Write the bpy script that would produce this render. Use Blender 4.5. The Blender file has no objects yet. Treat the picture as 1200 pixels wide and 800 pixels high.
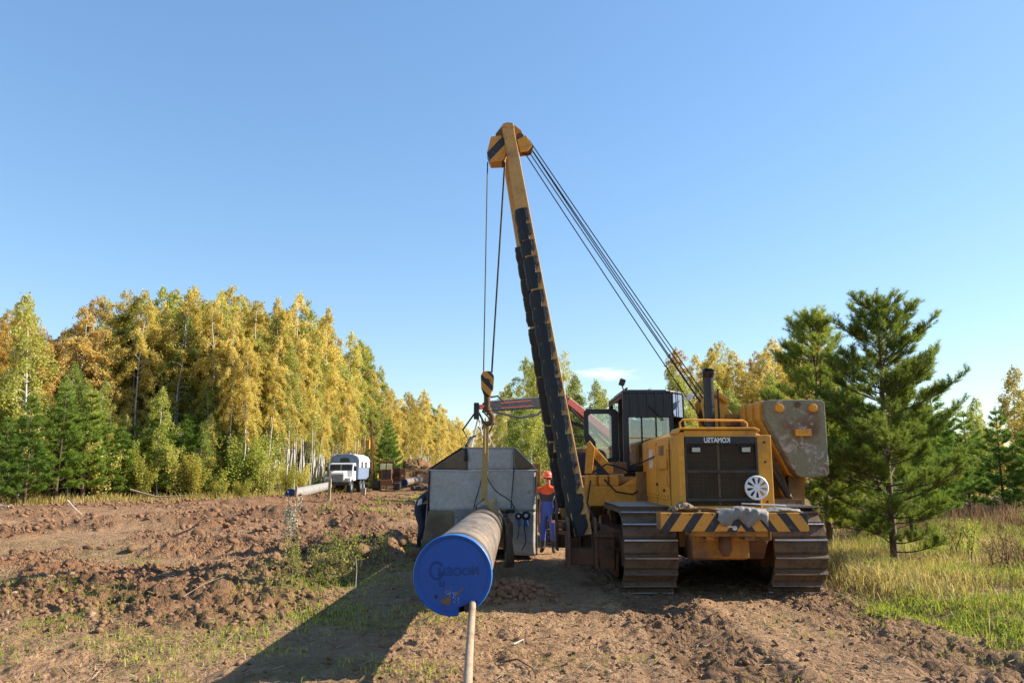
import bpy, bmesh, math, random
import numpy as np
from mathutils import Vector, Matrix
R = math.radians
rng = np.random.default_rng(7)
random.seed(7)
scene = bpy.context.scene
C = scene.collection

# ------------------------------------------------------------------ camera, sky, sun, exposure
CAM_H = 1.85
cam_data = bpy.data.cameras.new('camera')
cam_data.sensor_width = 36.0
cam_data.lens = 27.0
cam_data.clip_start = 0.05
cam_data.clip_end = 6000
cam = bpy.data.objects.new('camera', cam_data)
cam.location = (0, 0, CAM_H)
cam.rotation_euler = (R(90) + math.atan(153 / 900), 0, 0)
C.objects.link(cam)
scene.camera = cam

SUN_EL, SUN_AZ = 31.5, 79.0          # azimuth clockwise from the view direction (+Y) towards the right (+X)
world = bpy.data.worlds.new('World')
scene.world = world
world.use_nodes = True
wn, wl = world.node_tree.nodes, world.node_tree.links
wn.clear()
w_out = wn.new('ShaderNodeOutputWorld')
w_bg = wn.new('ShaderNodeBackground')
w_sky = wn.new('ShaderNodeTexSky')
w_sky.sky_type = 'NISHITA'
w_sky.sun_disc = False
w_sky.sun_elevation = R(SUN_EL)
w_sky.sun_rotation = R(SUN_AZ)
w_sky.altitude = 100
w_sky.air_density = 1.0
w_sky.dust_density = 0.25
w_sky.ozone_density = 1.3
w_bg.inputs['Strength'].default_value = 0.139
# one small fair-weather cloud low over the trees
tc = wn.new('ShaderNodeTexCoord')
cd = Vector((0.122, 1.0, 0.126)).normalized()
mp = wn.new('ShaderNodeVectorMath'); mp.operation = 'SUBTRACT'
mp.inputs[1].default_value = cd
wl.new(tc.outputs['Generated'], mp.inputs[0])
sc_ = wn.new('ShaderNodeVectorMath'); sc_.operation = 'MULTIPLY'
sc_.inputs[1].default_value = (22.0, 22.0, 110.0)
wl.new(mp.outputs[0], sc_.inputs[0])
ln = wn.new('ShaderNodeVectorMath'); ln.operation = 'LENGTH'
wl.new(sc_.outputs[0], ln.inputs[0])
nz = wn.new('ShaderNodeTexNoise')
nz.inputs['Scale'].default_value = 1.6; nz.inputs['Detail'].default_value = 7; nz.inputs['Roughness'].default_value = 0.6
wl.new(sc_.outputs[0], nz.inputs['Vector'])
ad = wn.new('ShaderNodeMath'); ad.operation = 'MULTIPLY_ADD'
ad.inputs[1].default_value = 2.2; wl.new(nz.outputs['Fac'], ad.inputs[0]); wl.new(ln.outputs['Value'], ad.inputs[2])
mr = wn.new('ShaderNodeMapRange'); mr.interpolation_type = 'SMOOTHSTEP'
mr.inputs['From Min'].default_value = 2.25; mr.inputs['From Max'].default_value = 1.35
mr.inputs['To Min'].default_value = 0.0; mr.inputs['To Max'].default_value = 0.5
wl.new(ad.outputs[0], mr.inputs['Value'])
# clear dry air: soften the glare towards the horizon and keep the blue clean
bw = wn.new('ShaderNodeRGBToBW'); wl.new(w_sky.outputs[0], bw.inputs[0])
pw = wn.new('ShaderNodeMath'); pw.operation = 'POWER'; pw.inputs[1].default_value = -0.32; wl.new(bw.outputs[0], pw.inputs[0])
sv_ = wn.new('ShaderNodeVectorMath'); sv_.operation = 'SCALE'; wl.new(w_sky.outputs[0], sv_.inputs[0]); wl.new(pw.outputs[0], sv_.inputs['Scale'])
hs = wn.new('ShaderNodeHueSaturation'); hs.inputs['Saturation'].default_value = 1.12; hs.inputs['Hue'].default_value = 0.498; wl.new(sv_.outputs[0], hs.inputs['Color'])
mxw = wn.new('ShaderNodeMix'); mxw.data_type = 'RGBA'
mxw.inputs['B'].default_value = (4.6, 4.5, 4.5, 1)
wl.new(mr.outputs['Result'], mxw.inputs['Factor']); wl.new(hs.outputs[0], mxw.inputs['A'])
wl.new(mxw.outputs['Result'], w_bg.inputs['Color'])
wl.new(w_bg.outputs[0], w_out.inputs[0])

sun_data = bpy.data.lights.new('sun', 'SUN')
sun_data.energy = 5.0
sun_data.angle = R(0.53)
sun_data.color = (1.0, 0.90, 0.75)
sun = bpy.data.objects.new('sun', sun_data)
sd = Vector((math.sin(R(SUN_AZ)) * math.cos(R(SUN_EL)), math.cos(R(SUN_AZ)) * math.cos(R(SUN_EL)), math.sin(R(SUN_EL))))
sun.rotation_euler = sd.to_track_quat('Z', 'Y').to_euler()
sun.location = (60, 20, 60)
C.objects.link(sun)

scene.view_settings.view_transform = 'Standard'
scene.view_settings.look = 'None'
scene.view_settings.exposure = 1.14
scene.view_settings.gamma = 1.0
scene.view_settings.use_curve_mapping = False

# ------------------------------------------------------------------ materials
def nmat(name):
    m = bpy.data.materials.new(name); m.use_nodes = True
    n, l = m.node_tree.nodes, m.node_tree.links
    return m, n, l, n['Principled BSDF']

def mixc(n, l, fac, a, b):
    x = n.new('ShaderNodeMix'); x.data_type = 'RGBA'
    if isinstance(fac, (int, float)): x.inputs['Factor'].default_value = fac
    else: l.new(fac, x.inputs['Factor'])
    for s, v in (('A', a), ('B', b)):
        if isinstance(v, tuple): x.inputs[s].default_value = (v + (1,))[:4]
        else: l.new(v, x.inputs[s])
    return x.outputs['Result']

def noise(n, l, vec, scale, detail=4, rough=0.55, dist=0.0):
    x = n.new('ShaderNodeTexNoise'); x.inputs['Scale'].default_value = scale
    x.inputs['Detail'].default_value = detail; x.inputs['Roughness'].default_value = rough
    x.inputs['Distortion'].default_value = dist
    if vec is not None: l.new(vec, x.inputs['Vector'])
    return x.outputs['Fac']

def ramp(n, l, fac, lo, hi, a=0.0, b=1.0):
    x = n.new('ShaderNodeMapRange'); x.interpolation_type = 'SMOOTHSTEP'
    x.inputs['From Min'].default_value = lo; x.inputs['From Max'].default_value = hi
    x.inputs['To Min'].default_value = a; x.inputs['To Max'].default_value = b
    l.new(fac, x.inputs['Value']); return x.outputs['Result']

def math_(n, l, op, a, b=None, c=None):
    x = n.new('ShaderNodeMath'); x.operation = op
    for i, v in enumerate((a, b, c)):
        if v is None: continue
        if isinstance(v, (int, float)): x.inputs[i].default_value = v
        else: l.new(v, x.inputs[i])
    return x.outputs[0]

def ocoord(n):
    return n.new('ShaderNodeTexCoord').outputs['Object']

def worn(name, base, dirt, amount=0.5, scale=2.0, rough=0.5, metal=0.0, bump=0.15, bscale=40, third=None, t3=0.62, spec=0.4):
    """base colour with dirt patches and fine grain, in object space"""
    m, n, l, b = nmat(name)
    v = ocoord(n)
    f1 = ramp(n, l, noise(n, l, v, scale, 6, 0.65, 0.4), 0.72 - amount * 0.5, 0.95 - amount * 0.4)
    f2 = noise(n, l, v, scale * 9, 5, 0.7)
    c0 = mixc(n, l, ramp(n, l, f2, 0.3, 0.75), tuple(x * 0.82 for x in base), tuple(min(1, x * 1.12) for x in base))
    c = mixc(n, l, f1, c0, dirt)
    if third:
        f3 = ramp(n, l, noise(n, l, v, scale * 2.3, 7, 0.7, 0.8), t3, t3 + 0.08)
        c = mixc(n, l, f3, c, third)
    l.new(c, b.inputs['Base Color'])
    l.new(ramp(n, l, f2, 0.2, 0.8, max(0.05, rough - 0.12), min(1, rough + 0.2)), b.inputs['Roughness'])
    b.inputs['Metallic'].default_value = metal
    b.inputs['Specular IOR Level'].default_value = spec
    if bump:
        bp = n.new('ShaderNodeBump'); bp.inputs['Strength'].default_value = bump; bp.inputs['Distance'].default_value = 0.02
        l.new(noise(n, l, v, bscale, 5, 0.65), bp.inputs['Height']); l.new(bp.outputs[0], b.inputs['Normal'])
    return m

M = {}
M['yellow'] = worn('machine_yellow', (0.66, 0.30, 0.03), (0.20, 0.115, 0.05), 0.42, 1.3, 0.5, 0, 0.1, 60, (0.16, 0.07, 0.03), 0.66)
M['yellow_dirty'] = worn('machine_yellow_dirty', (0.42, 0.195, 0.035), (0.13, 0.08, 0.045), 0.7, 2.0, 0.65, 0, 0.2, 50, (0.10, 0.05, 0.028), 0.6)
M['boom_yellow'] = worn('boom_yellow', (0.55, 0.30, 0.085), (0.28, 0.15, 0.06), 0.5, 2.2, 0.6, 0, 0.2, 45, (0.09, 0.05, 0.03), 0.64)
M['black_paint'] = worn('black_paint', (0.018, 0.020, 0.026), (0.07, 0.06, 0.055), 0.3, 3, 0.35, 0, 0.05, 60)
M['black_rubber'] = worn('black_rubber', (0.012, 0.012, 0.013), (0.05, 0.04, 0.03), 0.35, 4, 0.55, 0, 0.5, 25)
M['steel_dark'] = worn('dark_greasy_steel', (0.05, 0.045, 0.04), (0.10, 0.07, 0.045), 0.6, 3, 0.6, 0.3, 0.3, 40)
M['rust'] = worn('rusty_steel', (0.17, 0.085, 0.045), (0.09, 0.045, 0.03), 0.6, 3, 0.8, 0.1, 0.4, 40)
M['shoe'] = worn('muddy_track_shoe', (0.155, 0.10, 0.06), (0.075, 0.05, 0.034), 0.6, 5, 0.8, 0.1, 0.5, 30, (0.22, 0.14, 0.08), 0.58)
M['grouser'] = worn('worn_grouser_steel', (0.50, 0.50, 0.52), (0.24, 0.17, 0.12), 0.45, 7, 0.38, 0.85, 0.2, 50)
M['cable'] = worn('greased_wire_rope', (0.03, 0.029, 0.028), (0.06, 0.05, 0.04), 0.4, 20, 0.5, 0.4, 0.3, 200)
M['counter_green'] = worn('peeling_green_counterweight', (0.215, 0.21, 0.135), (0.15, 0.075, 0.045), 0.62, 2.2, 0.8, 0, 0.3, 30, (0.36, 0.34, 0.30), 0.545)
M['white_plastic'] = worn('white_plastic', (0.72, 0.72, 0.72), (0.5, 0.48, 0.45), 0.2, 8, 0.4, 0, 0.03)
M['white_paint_and_sunlit_canvas'] = worn('white_paint_and_sunlit_canvas', (0.66, 0.66, 0.65), (0.34, 0.30, 0.26), 0.3, 2, 0.5, 0, 0.05)
M['letter_white'] = worn('lettering_white', (0.75, 0.75, 0.74), (0.55, 0.53, 0.5), 0.3, 9, 0.6, 0, 0)
M['core'] = worn('radiator_core', (0.34, 0.22, 0.085), (0.19, 0.12, 0.05), 0.5, 5, 0.7, 0.2, 0.2, 60)
M['wood'] = worn('bare_weathered_wood', (0.37, 0.27, 0.18), (0.19, 0.125, 0.08), 0.5, 6, 0.85, 0, 0.4, 60)
M['birch_stick'] = worn('pale_stick', (0.55, 0.50, 0.42), (0.30, 0.24, 0.18), 0.4, 6, 0.85, 0, 0.3, 60)
M['twig'] = worn('brown_twig', (0.13, 0.09, 0.06), (0.07, 0.05, 0.035), 0.5, 6, 0.85, 0, 0.3, 60)
M['strap'] = worn('tan_webbing', (0.43, 0.29, 0.11), (0.26, 0.18, 0.09), 0.4, 6, 0.85, 0, 0.4, 120)
M['canvas_brown'] = worn('brown_canvas', (0.205, 0.145, 0.088), (0.13, 0.092, 0.06), 0.5, 1.6, 0.9, 0, 0.35, 18)
M['canvas_grey'] = worn('grey_canvas', (0.50, 0.46, 0.41), (0.30, 0.26, 0.22), 0.34, 1.2, 0.9, 0, 0.3, 14, (0.22, 0.18, 0.145), 0.64)
M['tarp'] = worn('grey_tarp', (0.22, 0.205, 0.19), (0.12, 0.095, 0.07), 0.5, 3, 0.6, 0, 0.3, 25)
M['cap_blue'] = worn('blue_plastic_cap', (0.009, 0.075, 0.35), (0.018, 0.062, 0.25), 0.45, 3, 0.5, 0, 0.12, 25, (0.075, 0.10, 0.19), 0.62)
M['cap_blue_light'] = worn('scuffed_blue_rim', (0.035, 0.19, 0.52), (0.015, 0.09, 0.38), 0.5, 6, 0.4, 0, 0.05)
M['emboss_blue'] = worn('embossed_dark_blue', (0.006, 0.045, 0.20), (0.009, 0.045, 0.18), 0.4, 6, 0.5, 0, 0)
M['mud'] = worn('dried_mud', (0.17, 0.105, 0.06), (0.11, 0.07, 0.04), 0.5, 9, 0.9, 0, 0.3)
M['chalk'] = worn('chalk_marks', (0.30, 0.36, 0.47), (0.2, 0.26, 0.4), 0.4, 20, 0.8, 0, 0)
M['blue_grey'] = worn('blue_grey_paint', (0.16, 0.22, 0.33), (0.20, 0.17, 0.14), 0.3, 2, 0.55, 0, 0.05)
M['rusty_orange'] = worn('rusty_orange', (0.24, 0.10, 0.035), (0.10, 0.05, 0.03), 0.6, 2, 0.75, 0, 0.2)
M['red'] = worn('crane_red', (0.27, 0.022, 0.018), (0.10, 0.03, 0.025), 0.4, 3, 0.5, 0, 0.1)
M['orange_hi'] = worn('orange_cloth', (0.60, 0.085, 0.025), (0.35, 0.07, 0.03), 0.4, 6, 0.8, 0, 0.1)
M['helmet'] = worn('orange_helmet', (0.72, 0.13, 0.05), (0.6, 0.12, 0.05), 0.2, 6, 0.3, 0, 0)
M['navy'] = worn('navy_cloth', (0.035, 0.037, 0.055), (0.05, 0.05, 0.06), 0.4, 6, 0.9, 0, 0.2)
M['blue_cloth'] = worn('blue_trousers', (0.035, 0.075, 0.36), (0.03, 0.06, 0.25), 0.4, 6, 0.85, 0, 0.2)
M['reflect'] = worn('reflective_tape', (0.62, 0.62, 0.62), (0.45, 0.45, 0.45), 0.3, 10, 0.4, 0, 0)
M['boot'] = worn('boots', (0.02, 0.018, 0.016), (0.09, 0.06, 0.04), 0.5, 8, 0.7, 0, 0.1)
M['skin'] = worn('skin', (0.46, 0.24, 0.16), (0.40, 0.19, 0.13), 0.3, 12, 0.55, 0, 0)
M['eye'] = worn('eye_dark', (0.02, 0.015, 0.012), (0.02, 0.015, 0.012), 0.1, 5, 0.3, 0, 0)
M['lamp'] = worn('lamp_glass', (0.38, 0.37, 0.35), (0.25, 0.24, 0.22), 0.2, 8, 0.15, 0.3, 0)
M['sticker'] = worn('faded_sticker', (0.62, 0.58, 0.55), (0.45, 0.28, 0.2), 0.4, 14, 0.6, 0, 0)
M['hose'] = worn('hose', (0.015, 0.015, 0.016), (0.05, 0.04, 0.03), 0.3, 6, 0.5, 0, 0)
M['gauge_blue'] = worn('blue_handle', (0.03, 0.14, 0.42), (0.02, 0.08, 0.25), 0.3, 10, 0.4, 0, 0)
M['far_yellow'] = worn('far_yellow', (0.62, 0.33, 0.05), (0.4, 0.2, 0.05), 0.3, 1, 0.6, 0, 0)

def m_glass(name='window_glass', tint=(0.86, 0.92, 0.95)):
    m, n, l, b = nmat(name)
    n.remove(b)
    out = n['Material Output']
    g = n.new('ShaderNodeBsdfGlossy'); g.inputs['Roughness'].default_value = 0.02
    t = n.new('ShaderNodeBsdfTransparent'); t.inputs['Color'].default_value = tint + (1,)
    f = n.new('ShaderNodeFresnel'); f.inputs['IOR'].default_value = 1.6
    mx = n.new('ShaderNodeMixShader')
    l.new(math_(n, l, 'MULTIPLY_ADD', f.outputs[0], 1.0, 0.14), mx.inputs[0]); l.new(t.outputs[0], mx.inputs[1]); l.new(g.outputs[0], mx.inputs[2])
    l.new(mx.outputs[0], out.inputs['Surface'])
    return m
M['glass'] = m_glass()

def m_dark_glass():
    m, n, l, b = nmat('dark_windscreen')
    b.inputs['Base Color'].default_value = (0.03, 0.035, 0.05, 1); b.inputs['Roughness'].default_value = 0.08
    return m
M['dark_glass'] = m_dark_glass()

def m_hazard(name, cx, slope=1.0, period=0.34):
    """yellow and black slanted stripes meeting in a V at x = cx"""
    m, n, l, b = nmat(name)
    v = ocoord(n)
    s = n.new('ShaderNodeSeparateXYZ'); l.new(v, s.inputs[0])
    ax = math_(n, l, 'ABSOLUTE', math_(n, l, 'SUBTRACT', s.outputs['X'], cx))
    u = math_(n, l, 'ADD', ax, math_(n, l, 'MULTIPLY', s.outputs['Z'], slope))
    fr = math_(n, l, 'FRACT', math_(n, l, 'DIVIDE', u, period))
    st = math_(n, l, 'GREATER_THAN', fr, 0.56)
    grain = noise(n, l, v, 14, 6, 0.7)
    c = mixc(n, l, st, (0.60, 0.26, 0.03), (0.018, 0.018, 0.024))
    c = mixc(n, l, ramp(n, l, grain, 0.55, 0.75), c, (0.18, 0.11, 0.06))
    l.new(c, b.inputs['Base Color']); b.inputs['Roughness'].default_value = 0.55
    return m

def m_pipe():
    m, n, l, b = nmat('dusty_pipe_coating')
    v = ocoord(n)
    s = n.new('ShaderNodeSeparateXYZ'); l.new(v, s.inputs[0])
    w = n.new('ShaderNodeTexWave'); w.wave_type = 'BANDS'; w.bands_direction = 'Y'
    w.inputs['Scale'].default_value = 0.55; w.inputs['Distortion'].default_value = 1.5; l.new(v, w.inputs['Vector'])
    mp_ = n.new('ShaderNodeMapping'); mp_.inputs['Scale'].default_value = (1, 0.25, 1); l.new(v, mp_.inputs['Vector'])
    f = noise(n, l, mp_.outputs[0], 5, 7, 0.7)
    speck = noise(n, l, v, 60, 4, 0.8)
    c = mixc(n, l, ramp(n, l, f, 0.35, 0.65), (0.10, 0.084, 0.070), (0.26, 0.195, 0.135))
    c = mixc(n, l, ramp(n, l, speck, 0.50, 0.72), c, (0.10, 0.075, 0.055))
    c = mixc(n, l, ramp(n, l, w.outputs['Fac'], 0.86, 0.97, 0, 0.5), c, (0.07, 0.055, 0.045))
    c = mixc(n, l, ramp(n, l, noise(n, l, v, 9, 6, 0.75, 1.0), 0.68, 0.72, 0, 0.65), c, (0.45, 0.45, 0.44))
    l.new(c, b.inputs['Base Color']); b.inputs['Roughness'].default_value = 0.62
    bp = n.new('ShaderNodeBump'); bp.inputs['Strength'].default_value = 0.25; bp.inputs['Distance'].default_value = 0.01
    l.new(speck, bp.inputs['Height']); l.new(bp.outputs[0], b.inputs['Normal'])
    return m
M['pipe'] = m_pipe()

def m_birch():
    m, n, l, b = nmat('birch_bark')
    v = ocoord(n)
    mp_ = n.new('ShaderNodeMapping'); mp_.inputs['Scale'].default_value = (3, 3, 1.4); l.new(v, mp_.inputs['Vector'])
    f = noise(n, l, mp_.outputs[0], 2.0, 6, 0.7)
    c = mixc(n, l, ramp(n, l, f, 0.56, 0.66), (0.50, 0.47, 0.42), (0.05, 0.045, 0.04))
    l.new(c, b.inputs['Base Color']); b.inputs['Roughness'].default_value = 0.8
    return m
M['birch'] = m_birch()
M['pine_bark'] = worn('pine_bark', (0.13, 0.085, 0.055), (0.06, 0.045, 0.035), 0.6, 4, 0.9, 0, 0.6, 25)

def m_leaf(name, cols, trans=0.35, rough=0.6, objvar=0.5):
    """cols: dark, mid, light; per-leaf tint attribute + per-tree random"""
    m, n, l, b = nmat(name)
    n.remove(b)
    out = n['Material Output']
    at = n.new('ShaderNodeAttribute'); at.attribute_name = 'tint'
    oi = n.new('ShaderNodeObjectInfo')
    fac = math_(n, l, 'ADD', math_(n, l, 'MULTIPLY', at.outputs['Fac'], 1 - objvar * 0.6), math_(n, l, 'MULTIPLY', oi.outputs['Random'], objvar * 0.6))
    cr = n.new('ShaderNodeValToRGB')
    e = cr.color_ramp.elements
    e[0].position = 0.1; e[0].color = cols[0] + (1,)
    e[1].position = 0.9; e[1].color = cols[2] + (1,)
    x = e.new(0.5); x.color = cols[1] + (1,)
    l.new(fac, cr.inputs[0])
    d = n.new('ShaderNodeBsdfDiffuse'); t = n.new('ShaderNodeBsdfTranslucent'); g = n.new('ShaderNodeBsdfGlossy')
    g.inputs['Roughness'].default_value = 0.5; g.inputs['Color'].default_value = (0.6, 0.6, 0.6, 1)
    l.new(cr.outputs[0], d.inputs[0])
    l.new(cr.outputs[0], t.inputs[0])
    mx = n.new('ShaderNodeMixShader'); mx.inputs[0].default_value = trans
    l.new(d.outputs[0], mx.inputs[1]); l.new(t.outputs[0], mx.inputs[2])
    mx2 = n.new('ShaderNodeMixShader'); mx2.inputs[0].default_value = 0.03
    l.new(mx.outputs[0], mx2.inputs[1]); l.new(g.outputs[0], mx2.inputs[2])
    l.new(mx2.outputs[0], out.inputs['Surface'])
    return m
M['leaf_gold'] = m_leaf('golden_birch_leaves', [(0.36, 0.29, 0.06), (0.60, 0.48, 0.10), (0.80, 0.66, 0.20)], 0.55, objvar=1.0)
M['leaf_rust'] = m_leaf('rust_orange_leaves', [(0.36, 0.22, 0.05), (0.56, 0.37, 0.08), (0.72, 0.55, 0.18)], 0.55, objvar=1.0)
M['leaf_mixed'] = m_leaf('yellow_green_leaves', [(0.19, 0.25, 0.05), (0.43, 0.43, 0.085), (0.72, 0.63, 0.17)], 0.55, objvar=1.0)
M['leaf_green'] = m_leaf('green_leaves', [(0.16, 0.23, 0.04), (0.31, 0.37, 0.06), (0.54, 0.52, 0.10)], 0.55, objvar=1.0)
M['leaf_shrub'] = m_leaf('shrub_leaves', [(0.23, 0.26, 0.04), (0.40, 0.38, 0.06), (0.60, 0.45, 0.085)], 0.55)
M['needle'] = m_leaf('pine_needles', [(0.10, 0.145, 0.022), (0.23, 0.29, 0.04), (0.45, 0.47, 0.07)], 0.5)
M['needle_far'] = m_leaf('pine_needles_far', [(0.09, 0.17, 0.026), (0.17, 0.27, 0.036), (0.28, 0.36, 0.05)], 0.42)
M['needle_spruce'] = m_leaf('spruce_needles', [(0.016, 0.034, 0.012), (0.03, 0.055, 0.016), (0.055, 0.085, 0.022)], 0.2)
M['grass_dry'] = m_leaf('dry_grass', [(0.23, 0.23, 0.045), (0.42, 0.33, 0.085), (0.60, 0.48, 0.19)], 0.5, objvar=0)
M['grass_green'] = m_leaf('green_grass', [(0.16, 0.21, 0.025), (0.30, 0.37, 0.038), (0.48, 0.48, 0.07)], 0.5, objvar=0)
M['reed'] = m_leaf('red_brown_weeds', [(0.16, 0.085, 0.045), (0.27, 0.15, 0.08), (0.38, 0.26, 0.14)], 0.3, objvar=0)
M['weed'] = m_leaf('weed_leaves', [(0.17, 0.21, 0.03), (0.32, 0.34, 0.05), (0.54, 0.48, 0.09)], 0.45)
M['straw'] = m_leaf('straw_litter', [(0.12, 0.08, 0.045), (0.26, 0.18, 0.10), (0.42, 0.33, 0.21)], 0.1, objvar=0)
M['pale_leaf'] = m_leaf('pale_undersides', [(0.30, 0.36, 0.24), (0.42, 0.47, 0.34), (0.55, 0.58, 0.46)], 0.3)

def m_ground():
    m, n, l, b = nmat('dug_up_soil')
    v = ocoord(n)
    at = n.new('ShaderNodeVertexColor'); at.layer_name = 'zones'
    sp = n.new('ShaderNodeSeparateColor'); l.new(at.outputs['Color'], sp.inputs[0])
    f1 = noise(n, l, v, 0.55, 6, 0.6, 0.5)
    f2 = noise(n, l, v, 4.5, 8, 0.72, 0.3)
    f3 = noise(n, l, v, 26, 5, 0.75)
    c = mixc(n, l, ramp(n, l, f1, 0.35, 0.68), (0.365, 0.22, 0.12), (0.285, 0.166, 0.088))
    c = mixc(n, l, ramp(n, l, f2, 0.42, 0.70), c, (0.42, 0.27, 0.155))
    c = mixc(n, l, math_(n, l, 'MULTIPLY', sp.outputs[0], ramp(n, l, f2, 0.25, 0.6, 0.35, 1.0)), c, (0.24, 0.12, 0.06))
    c = mixc(n, l, ramp(n, l, f3, 0.56, 0.72, 0, 0.7), c, (0.115, 0.070, 0.044))
    c = mixc(n, l, math_(n, l, 'MULTIPLY', sp.outputs[2], ramp(n, l, f2, 0.3, 0.6, 0.45, 1.0)), c, (0.17, 0.10, 0.058))
    gmask = math_(n, l, 'MULTIPLY', sp.outputs[1], ramp(n, l, noise(n, l, v, 1.7, 6, 0.7), 0.36, 0.60))
    gcol = mixc(n, l, f2, (0.075, 0.085, 0.02), (0.22, 0.17, 0.06))
    c = mixc(n, l, gmask, c, gcol)
    l.new(c, b.inputs['Base Color']); b.inputs['Roughness'].default_value = 0.95
    b.inputs['Specular IOR Level'].default_value = 0.15
    bp = n.new('ShaderNodeBump'); bp.inputs['Strength'].default_value = 1.0; bp.inputs['Distance'].default_value = 0.085
    vo = n.new('ShaderNodeTexVoronoi'); vo.inputs['Scale'].default_value = 15; vo.inputs['Randomness'].default_value = 1.0; l.new(v, vo.inputs['Vector'])
    vo2 = n.new('ShaderNodeTexVoronoi'); vo2.inputs['Scale'].default_value = 34; l.new(v, vo2.inputs['Vector'])
    patch = ramp(n, l, noise(n, l, v, 1.3, 4, 0.6), 0.38, 0.62, 0.25, 1.0)
    crumbs = math_(n, l, 'MULTIPLY', patch, math_(n, l, 'ADD', math_(n, l, 'MULTIPLY', vo.outputs['Distance'], -0.9), math_(n, l, 'MULTIPLY', vo2.outputs['Distance'], -0.5)))
    h = math_(n, l, 'ADD', crumbs, math_(n, l, 'ADD', math_(n, l, 'MULTIPLY', f2, 0.9), math_(n, l, 'MULTIPLY', f3, 0.6)))
    l.new(h, bp.inputs['Height']); l.new(bp.outputs[0], b.inputs['Normal'])
    return m
M['ground'] = m_ground()
M['clod'] = worn('soil_clod', (0.245, 0.142, 0.08), (0.185, 0.10, 0.056), 0.5, 1.2, 0.95, 0, 0.9, 30, (0.33, 0.225, 0.14), 0.55, spec=0.1)
M['clod_red'] = worn('red_soil_clod', (0.255, 0.145, 0.082), (0.18, 0.092, 0.052), 0.5, 1.5, 0.95, 0, 0.9, 30, (0.31, 0.20, 0.12), 0.6, spec=0.1)

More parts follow.
